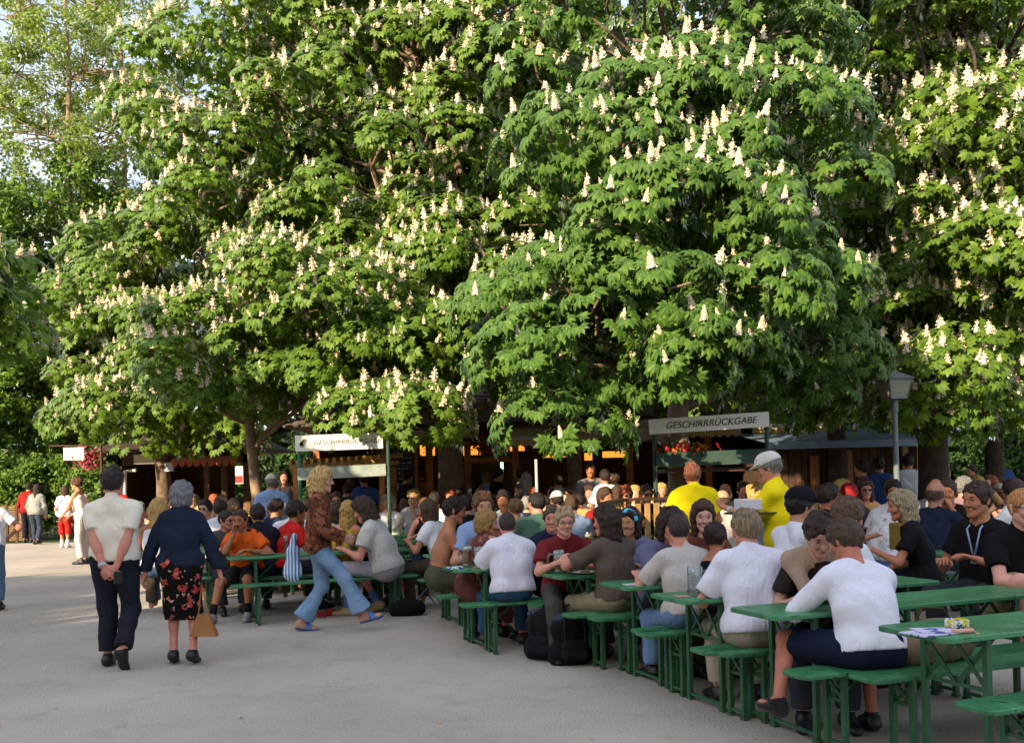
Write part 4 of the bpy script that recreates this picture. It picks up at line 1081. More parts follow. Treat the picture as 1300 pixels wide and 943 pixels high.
def board(L, Wd, t, rc=.05):
    "rounded board centred at 0, top at z=0"
    mb = MB(); pts = []
    for (cx, cy, a0) in ((L/2-rc, Wd/2-rc, 0), (-L/2+rc, Wd/2-rc, 90), (-L/2+rc, -Wd/2+rc, 180), (L/2-rc, -Wd/2+rc, 270)):
        for a in range(0, 91, 22): A = math.radians(a0+a); pts.append((cx+rc*math.cos(A), cy+rc*math.sin(A)))
    n = len(pts); V = []
    for z, sh in ((-t, .004), (-t+.004, 0), (-.005, 0), (0, .005)):
        for (x, y) in pts:
            l = math.hypot(x, y); V.append((x-math.copysign(min(sh, abs(x)), x), y-math.copysign(min(sh, abs(y)), y), z))
    fs = [(r*n+i, r*n+(i+1) % n, (r+1)*n+(i+1) % n, (r+1)*n+i) for r in range(3) for i in range(n)]
    fs += [tuple(range(n-1, -1, -1)), tuple(range(3*n, 4*n))]
    return mb.add(V, fs)

def make_trestle(name, L, Wd, H, top_name):
    root = empty(name, (0, 0, 0)); o = board(L, Wd, .028 if H > .6 else .026).build(top_name, GREEN, root); o.location = (0, 0, H)
    ex = L/2-.30; hw = Wd/2-.045
    for sx in (-1, 1):
        for sy in (-1, 1):
            m_ = MB(); m_.beam((sx*ex, sy*hw, .02), (sx*ex, sy*hw, H-.028), .032, .032, up=(1, 0, 0)); m_.box((sx*ex, sy*hw, .011), (.04, .05, .022)); m_.build('leg', GREENL, root)
        m_ = MB(); m_.beam((sx*ex, -hw, .045), (sx*ex, hw, .045), .02, .02); m_.build('foot_bar', GREENL, root)
        m_ = MB(); z0, z1 = H*.62, H-.06
        nX = 2 if Wd > .35 else 1; wX = 2*hw/nX
        for k in range(nX):
            a = -hw+k*wX; m_.beam((sx*ex, a, z0), (sx*ex, a+wX, z1), .010, .022); m_.beam((sx*ex+.012, a, z1), (sx*ex+.012, a+wX, z0), .010, .022)
        m_.beam((sx*ex+.002, -hw, z0), (sx*ex+.002, hw, z0), .012, .02); m_.build('lattice', GREENL, root)
        m_ = MB(); m_.beam((sx*ex, 0, H*.60), (sx*(ex-H*.42), 0, H-.035), .028, .010); m_.build('brace', GREENL, root)
        m_ = MB(); m_.box((sx*(ex-.0), 0, H-.045), (.07, Wd-.12, .026)); m_.build('batten', GREENL, root)
    return root
TBL0 = make_trestle('beer_table', 2.2, .50, .77, 'tabletop'); BEN0 = make_trestle('beer_bench', 2.2, .24, .47, 'seat_board')
USED = {}
def place(kind, loc, rotz, label, group):
    src = TBL0 if kind == 't' else BEN0
    if kind not in USED: USED[kind] = 1; o = src; o.location = [float(v) for v in loc]; o.rotation_euler = (0, 0, rotz)
    else: o = copy_tree(src, None, loc, rotz)
    tag(o, label, 'table' if kind == 't' else 'bench', group); return o
GTB, GBN = 'green folding beer tables', 'green folding beer benches'
OFF = .375
TC = {}
def table_at(key, corner, label, th=TH, far=None, near=None, near_lab=None, far_lab=None, z=.77, center=None):
    l, n = v3(math.cos(th), math.sin(th), 0), v3(math.sin(th), -math.cos(th), 0)
    if center is None:
        c0 = un(corner[0], corner[1], z); c = c0+1.1*l-.25*n; c[2] = 0
    else: c = np.asarray(center, float)
    TC[key] = (c, l, n, th); place('t', c, th, label, GTB)
    if far: place('b', c-n*OFF, th, far, GBN)
    if near: place('b', c+n*OFF, th, near, GBN)
    return c
def seat_pos(key, side, px, py=700):
    "point on the near/far bench line of a table seen at column px"
    c, l, n, th = TC[key]; b = c+n*OFF*(1 if side == 'near' else -1)
    lo, hi = -3.0, 6.0
    best = min((abs(proj(*(b+l*t+v3(0, 0, .7)))[0]-px), t) for t in np.linspace(-1.6, 1.8, 341) if (b+l*t)[1] > .8)
    return b+l*best[1]
# front row, as it stands in the photograph
table_at('a', (579, 724), 'beer table with two full mugs and a blue packet, beside the shirtless man', far='bench on the far side of the table with the two beer mugs', near='bench under the man in the white shirt and jeans')
table_at('b', (709, 732), 'beer table in front of the red polo man, with one half full mug', far='bench the man in the red polo sits on', near='bench in front of the black backpack, under the khaki trousers')
table_at('c', (796, 746), 'beer table with a cigarette packet, in front of the man in the purple shirt', far='bench under the long haired man in the purple shirt', near='bench under the crew cut man in the beige shirt')
table_at('d', (870, 763), 'beer table carrying the empty glass mug', far='bench the woman in the black top sits on', near='bench whose bare left end pokes out below the empty glass mug')
table_at('e', (986, 783), 'long beer table the man in white long sleeves leans on', far='bench under the man in the white shirt and light khaki trousers', near='bench under the man in the white long sleeves')
table_at('f', (1203, 811), 'nearest beer table at the lower right with a magazine and an ashtray on it', far='bench beneath the khaki bag at the lower right', near='nearest bench, on the camera side of the lower right table')
table_at('r', (1201, 704.6), 'beer table with the silver flask, right of the woman in black', near='bench with the grey cushion, under the woman in the black shirt', far='bench on the far side of the table with the silver flask')
table_at('l', (291, 708.7), 'beer table at the left in front of the man in the orange shirt', th=math.radians(22), far='bench under the man in the orange shirt', near='bench near the walking man, its left end standing free')
table_at('l2', (258, 694), 'beer table at the left in front of the man in sunglasses and grey shirt', th=math.radians(22), near='bench just behind the man in the orange shirt', center=TCX if 'TCX' in globals() else None) if False else None
c = TC['l'][0]-TC['l'][2]*1.25-TC['l'][1]*.42; table_at('l2', None, 'beer table at the left in front of the man in sunglasses and grey shirt', th=math.radians(22), far='bench on the far side behind the man in sunglasses', near='bench close behind the orange shirt man, under the man in sunglasses', center=c)
# lattice of the rows behind
LAT = {}
def ord_name(i): return ['first', 'second', 'third', 'fourth', 'fifth', 'sixth', 'seventh', 'eighth', 'ninth', 'tenth', 'eleventh', 'twelfth'][i]
O0 = TC['a'][0]; PIT = 1.45
row_cells = []
for r_ in range(1, 11):
    for c_ in range(-4, 10):
        q = O0-NV*(r_*PIT+.15)+LV*(c_*2.5+(r_ % 2)*.35-.1)
        if q[1] < 8.2 or q[1] > 19.0 or abs(q[0]/q[1]) > .66: continue
        px = proj(q[0], q[1], .7)[0]
        if q[0] < -2.0 and q[1] < 12.9: continue
        if px < 150: continue
        bad = any(np.linalg.norm((q-TC[k][0])[:2]) < 2.0 and (abs((q-TC[k][0])@NV) < 1.0 and abs((q-TC[k][0])@LV) < 2.25) for k in ('r', 'l', 'l2'))
        if bad: continue
        row_cells.append((r_, c_, q, px))
for r_ in sorted(set(x[0] for x in row_cells)):
    cells = sorted([x for x in row_cells if x[0] == r_], key=lambda x: x[3])
    for i, (_, c_, q, px) in enumerate(cells):
        k = 'g%d_%d' % (r_, c_)
        table_at(k, None, 'crowd beer table, %s from the left in the %s row back' % (ord_name(i), ord_name(r_-1)), center=q,
                 far='far bench of the crowd table %s from left, %s row back' % (ord_name(i), ord_name(r_-1)), near='camera side bench of the crowd table %s from left, %s row back' % (ord_name(i), ord_name(r_-1)))

# glass mugs
GL = glassm(); BEER = pmat('beer', '#b8640f', .15, .08, 4, spec=.5); FOAM = pmat('foam', '#efe6d2', .9, .05, 30); SODA = pmat('cloudy_beer', '#c98a2c', .2, .08, 4)
MUGS = {}
def mug(loc, label, fill=.6, rotz=0., s=1.0, group='glass beer mugs', foam=True, kind='mug'):
    key = (round(fill, 1), foam, kind)
    if key not in MUGS:
        root = empty('beer_mug' if kind == 'mug' else 'beer_glass', (0, 0, 0)); H_ = .20; R_ = .052
        if kind != 'mug': H_, R_ = .20, .036
        mb = MB(); prof = [(.0005, .0), (R_*.92, .0), (R_, .008), (R_, .012)]
        for z in np.linspace(.02, H_*.78, 13): prof.append((R_*(1.0+.035*math.sin(z*140)) if kind == 'mug' else R_*(.8+z*1.2), z))
        prof += [(R_*1.02 if kind == 'mug' else R_*1.05, H_), (R_*.95 if kind == 'mug' else R_*.98, H_), (R_*.90, H_*.5), (R_*.86, .028), (.0005, .022)]
        mb.lathe(prof, seg=18); mb.build('glass', GL, root, smooth=True)
        if kind == 'mug':
            mb = MB(); mb.tube([(R_*.97, 0, .165), (R_+.032, 0, .168), (R_+.048, 0, .14), (R_+.047, 0, .085), (R_+.03, 0, .052), (R_*.97, 0, .05)], [.010, .0115, .0115, .0115, .011, .010], 8); mb.build('handle', GL, root, smooth=True)
        if fill > 0:
            hb = .03+(H_-.04)*fill
            mb = MB(); mb.lathe([(.0005, .03), (R_*.84, .031), (R_*.87, hb), (.0005, hb)], seg=16); mb.build('beer', BEER if kind == 'mug' else SODA, root, smooth=False)
            if foam: mb = MB(); mb.lathe([(.0005, hb+.001), (R_*.875, hb+.001), (R_*.89, min(H_-.004, hb+.03)), (R_*.6, min(H_, hb+.038)), (.0005, min(H_, hb+.040))], seg=16); mb.build('foam', FOAM, root, smooth=True)
        MUGS[key] = root; o = root; o.location = [float(v) for v in loc]; o.rotation_euler = (0, 0, rotz)
    else: o = copy_tree(MUGS[key], None, loc, rotz)
    o.scale = (s, s, s); tag(o, label, 'mug' if kind == 'mug' else 'glass', group); return o
def on_table(px, py): q = un(px, py, .77); return q+v3(0, 0, .001)
mug(on_table(594, 719), 'full beer mug by the shirtless man\'s hand, left of the pair', .75, 2.6)
mug(on_table(609, 721), 'beer mug in front of the curly blonde woman, right of the pair', .55, .3)
mug(on_table(710, 727), 'half full beer mug the red polo man holds by its handle', .62, math.radians(188))
mug(on_table(883, 756), 'empty glass mug on the table behind the bare ended bench', 0, math.radians(12))
mug(on_table(915, 752), 'nearly empty mug by the black top woman', .1, math.radians(200), foam=False)
mug(on_table(314, 703), 'tall clear glass in front of the orange shirt man', .2, 0, kind='glass', foam=False, group='tall glasses')
mug(on_table(363, 700), 'beer glass on the left table behind the white coaster', .1, 1, foam=False, kind='glass', group='tall glasses')
mug(on_table(431, 698), 'foaming full beer mug the walking man passes', .85, 1.2)
mug(on_table(447, 698), 'part drunk beer mug beside the foaming one', .35, 1.2, foam=False)
mug(on_table(1243, 697), 'beer mug left of the silver flask', .6, 2.0)
mug(on_table(1264, 699), 'tall wheat beer glass in front of the man with the lanyard', .7, 0, kind='glass', group='tall glasses', s=1.15)
# small table things
def thingm(name, label, cat, mb, mats, loc, rotz=0, smooth=False, group=None):
    o = mb.build(name, mats, None, smooth, loc, rotz); return tag(o, label, cat, group)
def boxy(name, label, cat, size, col, loc, rotz=0., mat_=None):
    return thingm(name, label, cat, MB().box((0, 0, size[2]/2), size, bev=min(size)*.2), mat_ or pmat(name, col, .6, .15, 40), loc, rotz)
boxy('tobacco_pouch', 'blue and white packet at the left end of the two mug table', 'packet', (.15, .09, .02), '#2b3f96', on_table(577, 722), .3, pattern('packetblue', '#2a3c92', [('#e8e8ee', .45, 18, 'n')]))
boxy('cigarette_packet', 'red and white cigarette packet on the purple shirt man\'s table', 'packet', (.085, .055, .022), '#d8d8d8', on_table(828, 741), .5, pattern('packred', '#e8e4e0', [('#c03028', .45, 22, 'n')]))
boxy('coaster', 'white paper coaster on the purple shirt man\'s table', 'coaster', (.1, .1, .004), '#cfc8d6', on_table(800, 742), .2)
boxy('coaster', 'reddish paper coaster beside the empty glass mug', 'coaster', (.1, .1, .004), '#b98a80', on_table(866, 757), .2)
boxy('coaster', 'pale coaster in front of the orange shirt man', 'coaster', (.14, .1, .006), '#d8c8b8', on_table(305, 704), .1)
boxy('napkin', 'crumpled white napkin and wrappers beside the red polo man\'s mug', 'napkin', (.13, .09, .035), '#c9c9c4', on_table(727, 726), .4, pattern('napk', '#cfcfca', [('#3c5a3c', .42, 30, 'n')]))
boxy('tray', 'dark tray between the black top woman and the white shirt man', 'tray', (.30, .2, .018), '#1c1c22', on_table(905, 752), .4)
mb = MB(); mb.lathe([(.0005, 0), (.033, 0), (.036, .01), (.036, .25), (.034, .262), (.022, .27), (.030, .273), (.030, .295), (.0005, .30)], seg=18)
thingm('thermos_flask', 'brushed silver vacuum flask standing on the right table', 'flask', mb, pmat('steel', '#c8ccd0', .28, .05, 20, metal=.9), on_table(1253, 701), smooth=True)
mb = MB()
mb.box((0, 0, .004), (.24, .17, .006), 0, Rz(.1)); mb.box((.05, .02, .010), (.20, .15, .005), 0, Rz(-.3))
thingm('magazine', 'folded magazine lying on the nearest table', 'magazine', mb, pattern('magz', '#c8c2d6', [('#5a6a9c', .42, 14, 'n'), ('#b06c70', .35, 10, 'n')]), on_table(1180, 804), .3)
mb = MB(); mb.lathe([(.0005, 0), (.05, 0), (.058, .012), (.058, .05), (.05, .055), (.045, .02), (.0005, .018)], seg=16)
thingm('ashtray', 'round blue white and yellow ashtray on the nearest table', 'ashtray', mb, pattern('ash', '#d8dcd8', [('#d8c020', .42, 16, 'n'), ('#2a5a70', .40, 22, 'n')]), on_table(1215, 799), smooth=True)
mb = MB(); mb.tube([(-.06, 0, .012), (.06, 0, .012)], .012, 8)
thingm('rolled_paper', 'pink rolled paper lying beside the ashtray', 'paper', mb, pmat('pinkp', '#e0a090', .7, .1), on_table(1222, 804), .25)
for i, (px, py) in enumerate([(1238, 803), (1241, 805)]): boxy('crumb', 'bread crumb on the nearest table, %s one' % ('left' if i == 0 else 'right'), 'crumb', (.012, .010, .008), '#d8b080', on_table(px, py))
boxy('seat_cushion', 'thin grey cushion lying on the bench beside the woman in black', 'cushion', (.48, .22, .04), '#77727a', v3(*un(1185, 731, .47)[:2], .472), TH)
# folding chair
def chair(loc, rot, label, col=GREEN):
    root = empty('folding_chair', loc, rot); tag(root, label, 'chair', 'folding garden chairs')
    m_ = MB()
    for y in (-.13, -.045, .04, .125): m_.box((0, y, .45), (.40, .07, .015), bev=.004)
    m_.build('seat', col, root); m_ = MB()
    for z in (.74, .84): m_.box((0, -.24-(z-.74)*.3, z), (.40, .014, .075), bev=.004)
    m_.build('backrest', col, root)
    for sx in (-1, 1):
        m_ = MB(); m_.tube([(sx*.21, .20, .01), (sx*.21, -.12, .45), (sx*.21, -.28, .88)], .011, 6); m_.build('frame', GREY_M, root)
        m_ = MB(); m_.tube([(sx*.19, -.22, .01), (sx*.19, .18, .44)], .010, 6); m_.build('leg', GREY_M, root)
    m_ = MB(); m_.tube([(-.19, -.2, .04), (.19, -.2, .04)], .008, 6); m_.build('stretcher', GREY_M, root)
    return root
# bags
def bagsolid(prims, vox, noise=(.006, 22, 2.), clip=()):
    return solid(prims, vox, clip, noise)
def backpack(loc, rot, label, tint):
    root = empty('backpack', loc, rot); tag(root, label, 'backpack')
    V, Q = bagsolid([C((-.10, 0, .09), (.10, 0, .09), .11, k=.05, n=v3(0, 1, 0), fac=1.1), C((-.09, 0, .30), (.09, 0, .30), .10, k=.05), C((0, 0, .1), (0, 0, .36), .12, .10, .06)], .014, (.005, 20, 1), [((0, 0, .0), v3(0, 0, -1.))])
    link('bag_body', mesh('bag_body', V, [Q], [cloth(tint)], smooth=True), root)
    V, Q = bagsolid([C((-.07, -.12, .10), (.07, -.12, .10), .055, k=.03), C((-.06, -.12, .18), (.06, -.12, .18), .05, k=.03)], .012)
    link('pocket', mesh('pocket', V, [Q], [cloth('#1b1b20')], smooth=True), root)
    for sx in (-1, 1):
        m_ = MB(); m_.tube([(sx*.08, -.10, .42), (sx*.09, -.125, .34), (sx*.09, -.13, .2)], .009, 5); m_.build('strap', cloth('#2a2a30'), root)
    m_ = MB(); m_.tube([(-.04, .05, .45), (-.02, .06, .50), (.02, .06, .50), (.04, .05, .45)], .008, 5); m_.build('handle', cloth('#1b1b20'), root)
    V, Q = bagsolid([C((-.09, .0, .395), (.09, .0, .395), .075, k=.03, n=v3(0, 0, 1), fac=1.6)], .012)
    link('lid', mesh('lid', V, [Q], [cloth('#3a4250')], smooth=True), root)
q = un(726, 842); backpack(q, .2, 'upright black backpack with a grey lid on the ground before the bench', '#17171b')
q = un(693, 836); backpack(q, -.5, 'slumped dark backpack leaning beside the upright black one', '#1d1a1c')
def softbag(name, loc, rot, label, size, col, cat='bag', strap=None, mat_=None):
    root = empty(name, loc, rot); tag(root, label, cat); a, b, h = size
    V, Q = bagsolid([C((-a*.3, 0, h*.35), (a*.3, 0, h*.35), h*.42, k=.06, n=v3(0, 1, 0), fac=h/b), C((-a*.1, 0, h*.5), (a*.15, 0, h*.5), h*.42, k=.06)], .013, (.009, 18, a*30), [((0, 0, 0), v3(0, 0, -1.))])
    link('bag_body', mesh('bag_body', V, [Q], [mat_ or cloth(col)], smooth=True), root)
    m_ = MB(); m_.tube([(-a*.3, 0, h*.6), (-a*.1, .03, h*1.15), (a*.15, .02, h*1.1), (a*.32, 0, h*.55)], .008, 5); m_.build('strap', cloth(strap or '#1a1a1a'), root)
    return root
softbag('duffel_bag', un(517, 781), .1, 'black sports bag with a white stripe lying on the ground by the bench end', (.42, .2, .22), '#161719', mat_=pattern('dufl', '#161719', [('#c8ccd4', .12, 3.2, 'v')]))
softbag('shoulder_bag', v3(*un(1187, 838, .47)[:2], .472), .4, 'large crumpled khaki bag on the bench under the nearest table', (.62, .26, .27), '#7a6c55', strap='#4a3a2a')
softbag('shoulder_bag', v3(*un(1152, 738, .47)[:2], .472), .3, 'black leather bag on the bench beside the woman in black', (.36, .18, .24), '#121215')
softbag('shoulder_bag', v3(*un(548, 700, .5)[:2]+np.array([-.2, .6]), .50), .3, 'dark blue bag hanging on the chair back beside the tank top woman', (.40, .18, .22), '#1a1c28')
boxy('gift_box', 'small red box on the ground under the left table', 'box', (.12, .08, .07), '#8a1c14', un(409, 783), .2)
boxy('gift_box', 'second red box on the ground, open end turned right', 'box', (.10, .08, .08), '#9c2018', un(420, 781), -.3)
boxy('paper_bag', 'bright red paper bag standing behind the grey shirt man', 'bag', (.18, .1, .24), '#c4201a', un(519, 752), .3)
# wicker box on the bench by the woman in black
mb = MB().box((0, 0, .14), (.26, .2, .28), bev=.02)
thingm('wicker_basket', 'woven straw basket on the table beside the grey blonde woman', 'basket', mb, pattern('wick', '#8a7436', [('#5a4a20', .33, 40, 'v')]), v3(*un(1149, 697, .77)[:2], .771), .3)
for i, (px, py, fl, lb) in enumerate([(640, 712, .5, 'half full beer mug far back on the two mug table, near the white shirt man'), (655, 716, .1, 'empty mug far back on the two mug table'), (745, 722, .7, 'fresh beer mug beside the crumpled napkin'), (1160, 757, .5, 'beer mug alone on the long table right of the white long sleeved man'),
    (1222, 690, .3, 'nearly drunk beer mug left of the silver flask, further back'), (1010, 768, .6, 'beer mug by the left end of the long table')]):
    if i in (3, 5): continue
    mug(on_table(px, py), lb, fl, 1.0+i)
def plate(px, py, lb, z=.771):
    root = empty('plate', on_table(px, py)); tag(root, lb, 'plate', 'plates and leftovers on the tables')
    m_ = MB(); m_.lathe([(.0005, .004), (.07, .004), (.105, .016), (.108, .019), (.07, .009), (.0005, .008)], seg=20); m_.build('dish', pmat('china', '#e6e2da', .3, .03), root, smooth=True)
    m_ = MB(); rs = np.random.RandomState(px)
    for _ in range(7): m_.box(v3(rs.uniform(-.05, .05), rs.uniform(-.05, .05), .016), (rs.uniform(.01, .04), rs.uniform(.01, .03), .012), 0, Rz(rs.uniform(0, 3)))
    m_.build('leftovers', pmat('food', '#a8743c', .8, .3, 60), root)
plate(740, 728, 'white plate with leftovers at the red polo man\'s table'); plate(338, 704, 'white plate beside the orange shirt man\'s elbow'); plate(905, 748, 'white plate beyond the dark tray')
# ---------------------------------------------------------------- the people one can tell apart
DEG = math.degrees(TH)
SK, SKT, SKR, SKD = '#c39076', '#a86c4a', '#c98670', '#7a4a34'
def seat(key, side, px): q = seat_pos(key, side, px); return q
def sit(key, side, px, yaw, label, top_py, off=(0, 0), **kw):
    q = seat(key, side, px); d = q[1]+off[1]
    return person(px, d, yaw, label, top_py, headpx=None, **kw)
TBH = .80
def bag_on(nm, V, Q, m_, label, cat, loc, yaw):
    o = link(nm, mesh(nm, V, [Q], [m_], smooth=True), None, loc, math.radians(yaw)); return tag(o, label, cat)

# 1 man from behind, hands clasped
q = un(145, 846)
person(145, q[1], 4, 'man in cream short sleeved shirt seen from behind, hands clasped behind his back', 594, sit=False, lean=-1, top='polo', tcol='#e6dcc8', collar=True, loose=.018, hem=-.02, fold=.006,
       bcol='#23252e', legr=1.12, build=1.14, flare=.018, hair='short', hcol='#2c2722', scol='#15130f', skin=SKR, hands=[(-.02, -.20, .86), (.05, -.19, .83)], elbow=[(-1, -.5, 0), (1, -.5, 0)],
       hand=[dict(dirv=(.9, .1, -.6), nor=(0, .6, -.2), curl=.7), dict(dirv=(-.9, -.1, -.5), nor=(0, 1, .0), curl=.7)], feet=[(-.10, .06, .09), (.12, -.20, .17)], footdir=[(-.1, 1, 0), (.1, .6, -.75)], acc=('watchL',), wcol='#b0b0b4', noface=True, seed=3)
mb = MB().box((0, 0, 0), (.075, .03, .11), bev=.01); thingm('wallet', 'black wallet in the hand of the man with clasped hands', 'wallet', mb, pmat('blackl', '#101012', .4), at(150, 733, q[1]-.29), .1)
# 2 woman from behind
q = un(227, 843)
rose = pattern('rose_print', '#14100f', [('#a8433a', .30, 10, 'v'), ('#c8665a', .19, 10, 'v'), ('#b8b09a', .20, 15, 'v')])
person(228, q[1], 6, 'grey haired woman from behind in a dark denim jacket and black rose print skirt', 613, sit=False, fem=True, build=1.12, top='jacket', tcol='#1e2637', hem=-.055, loose=.014, collar=True, bot='skirt', botm=rose,
       hair='curly', hcol='#77767a', skin=SKR, scol='#0e0e10', hands=[(-.33, .05, .80), (.35, .04, .80)], elbow=[(-1, -.5, .1), (1, -.5, .1)], hand=[dict(nor=(1, 0, 0)), dict(nor=(-1, 0, 0))], feet=[(-.09, .06, .10), (.10, -.03, .11)], footdir=[(-.1, 1, -.25), (.1, 1, -.25)], seed=5, hy=-8, waist=.07)
root = empty('handbag', at(258, 806, q[1]-.02)); tag(root, 'tan leather handbag on a long strap held by the woman in denim', 'handbag')
mb = MB(); V = [(-.10, -.05, 0), (.13, -.05, -.01), (.13, .05, -.01), (-.10, .05, 0), (-.045, -.02, .19), (.055, -.02, .20), (.055, .02, .20), (-.045, .02, .19)]
mb.add(V, [(3, 2, 1, 0), (4, 5, 6, 7), (0, 1, 5, 4), (1, 2, 6, 5), (2, 3, 7, 6), (3, 0, 4, 7)]); mb.build('bag_body', pmat('tanl', '#9a6434', .5, .15), root)
mb = MB(); mb.tube([(-.04, 0, .18), (-.02, .0, .34), (.0, 0, .46), (.02, 0, .34), (.05, 0, .19)], .007, 6); mb.build('strap', pmat('tanl', '#9a6434', .5, .15), root)
# 3 walking man
q = un(412, 801); wy = -86
jk = pattern('leather_print', '#5e3726', [('#84503a', .49, 9, 'n'), ('#2a1a14', .43, 20, 'n'), ('#9a6038', .38, 24, 'n')])
person(404, q[1], wy, 'blond man striding right in a mottled brown jacket, flared pale jeans and blue sandals', 594, sit=False, lean=3, hipz=.955, top='jacket', topm=jk, loose=.020, hem=-.10, botm=pattern('washed_denim', '#6f8cab', [('#7d99b6', .48, 5, 'n')]),
       flare=.062, flare_from=.1, hair='mop', hcol='#c9a468', skin=SK, bare_feet=True, sandals=True, hands=[(-.16, .17, 1.05), (.16, .30, 1.02)], elbow=[(-.7, -1, -.2), (.7, -1, -.2)], hand=[dict(curl=1.2), dict(curl=1.2, nor=(-1, 0, 0))],
       feet=[(-.09, -.21, .10), (.09, .52, .13)], footdir=[(0, 1, -.1), (0, 1, .28)], knee=[(0, 1, 0), (0, 1, 0)], seed=8, collar=False, hp=-4, browc='#8a6a40')
# jacket shows a white undershirt: a small collar of cloth
# sandals as things worn: one per foot
for i, (a, b) in enumerate(((373, 803), (452, 797))):
    pass
BAGM = bagm = stripes('blue_stripes', '#4a7fb4', '#cdd8e0', 9, 'X')
V, Q = solid([C((-.01, 0, .12), (.0, 0, .36), .105, .065, .05, n=v3(0, 1, 0), fac=1.4), C((0, 0, .36), (.02, 0, .52), .055, .03, .05)], .012, noise=(.006, 20, 2))
o = bag_on('cloth_bag', V, Q, bagm, 'blue and white striped cloth bag hanging behind the walking man', 'bag', at(373, 741, q[1]+.08), 0)
# 4 half seen stroller at left edge
q = un(-13, 775)
person(-13, q[1], 20, 'stroller in a white T-shirt and jeans cut off by the left edge', 621, sit=False, tcol='#dcd8dc', bcol='#57708c', hair='short', hcol='#3a2c20', skin=SKR, hands=[(-.2, .1, 1.0), (.22, .22, 1.0)], elbow=[(-1, -.4, 0), (1, -.4, -.3)], seed=9)
# far strollers
d = un(47, 691)[1]
person(46, d, 0, 'long dark haired woman strolling away in a grey jacket and jeans', 615, sit=False, fem=True, top='jacket', tcol='#8f9088', bcol='#39424e', hair='long', hcol='#2e2018', hands=['hang', 'hang'], feet=[(-.1, .12, .09), (.1, -.1, .12)], seed=10, vox=.015)
person(36, d+1.1, 6, 'person in a dark red sweater walking ahead of the grey jacketed woman', 613, sit=False, top='long', tcol='#8a2420', bcol='#22222a', hair='short', hcol='#241a14', hands=['hang', 'hang'], seed=11, vox=.015)
d = un(82, 695)[1]
person(82, d, 3, 'woman strolling away in a white T-shirt and red cropped trousers', 617, sit=False, fem=True, top='tee', tcol='#e4e2ea', bcol='#b02820', bot='capri', hair='bob', hcol='#4a2e1c', hands=['hang', 'hang'], feet=[(-.1, .08, .09), (.1, -.05, .09)], scol='#e8e4e0', sock='#e0dcd8', seed=12, vox=.014)
root = empty('shoulder_bag', at(72, 657, d-.05)); tag(root, 'small black bag slung over the back of the woman in red trousers', 'bag')
mb = MB().box((0, 0, 0), (.2, .09, .18), bev=.03); mb.build('bag_body', cloth('#17171a'), root); mb = MB(); mb.tube([(0, -.03, .08), (.13, -.11, .36), (.25, -.12, .52), (.30, -.02, .66)], .012, 4); mb.build('strap', cloth('#17171a'), root)
person(107, 20.5, 75, 'young woman in a white tank top holding out a tray beside the kiosk', 606, sit=False, fem=True, top='tank', tcol='#ece6dc', bcol='#c8c4c0', hair='updo', hcol='#5a3a22', hands=[(-.1, .45, 1.05), (.12, .42, 1.05)], seed=13, vox=.016)
# waiters
person(884, 10.3, 8, 'waiter in a yellow shirt seen from behind beside the picket fence', 588, sit=False, build=1.22, top='polo', tcol='#f2d915', loose=.03, collar=True, hair='short', hcol='#7a4a34', bcol='#22242c', skin=SKR, hands=[(-.2, .32, 1.02), (.25, .25, .95)], hy=-20, seed=14, lean=4)
e = at(884, 614, 10.3-.185); mb = MB(); mb.add([(-.02, 0, .035), (-.012, 0, .035), (-.004, 0, .0), (-.02, 0, 0)], [(0, 1, 2, 3)]); mb.add([(-.055, 0, -.012), (.10, 0, -.012), (.11, 0, .004), (-.03, 0, .002)], [(0, 1, 2, 3)]); mb.add([(.02, 0, .004), (.035, 0, .004), (.03, 0, .018), (.018, 0, .016)], [(0, 1, 2, 3)])
person(993, 8.7, 62, 'waiter in a yellow shirt and pale cap carrying plates, facing left', 575, sit=False, build=1.12, top='polo', tcol='#f2d915', loose=.028, hair='short', hcol='#7a7670', ccol='#cdc6bc', acc=('cap', 'watchL'), wcol='#c8c8cc', bcol='#22242c', skin=SKR, hands=[(-.08, .46, 1.27), (.14, .40, 1.22)], hand=[dict(nor=(0, 0, 1)), dict(nor=(0, 0, 1))], hp=-14, lean=6, seed=15)
mb = MB().box((0, 0, 0), (.42, .30, .018), bev=.01); thingm('serving_tray', 'dark serving tray carried by the capped waiter', 'tray', mb, pmat('trayd', '#26221f', .4), at(955, 651, 8.6), .3)
mb = MB().box((0, 0, 0), (.24, .2, .10), bev=.01); thingm('plate_stack', 'white stack of boxes on the capped waiter\'s tray', 'plates', mb, pattern('platew', '#dcd8dc', [('#b04038', .28, 12, 'n')]), at(953, 640, 8.6), .2)
# left table
sit('l', 'far', 314, 172, 'man in an orange and black football shirt, hand on his mouth, at the left table', 646, top='tee', topm=None, tcol='#dd5f22', shoulder_band=True, bot='shorts', bcol='#2a2c30', build=1.1, hair='buzz', hcol='#4a3424', browc='#3a281c', skin=SKT, acc=('hairglasses',), scol='#8a8a88', sock='#1c1c1c',
    hands=[(-.20, .36, .83), 'mouth'], elbow=[(-.7, .2, -.6), (.25, .6, -1)], hand=[{}, dict(dirv=(-.1, .0, 1), nor=(-1, .2, .1), curl=1.3)], lean=14, hp=-6, feet=[(-.15, .36, .09), (.20, .58, .09)], seed=20)
sit('l2', 'near', 284, -150, 'crew cut man in sunglasses and a charcoal shirt, forearms on the table', 648, top='polo', tcol='#54544e', hair='buzz', hcol='#2c221c', skin=SKR, acc=('sunglasses',), hands=[(-.14, .42, .83), (.12, .44, .83)], lean=16, hy=35, seed=21, off=(0, .2))
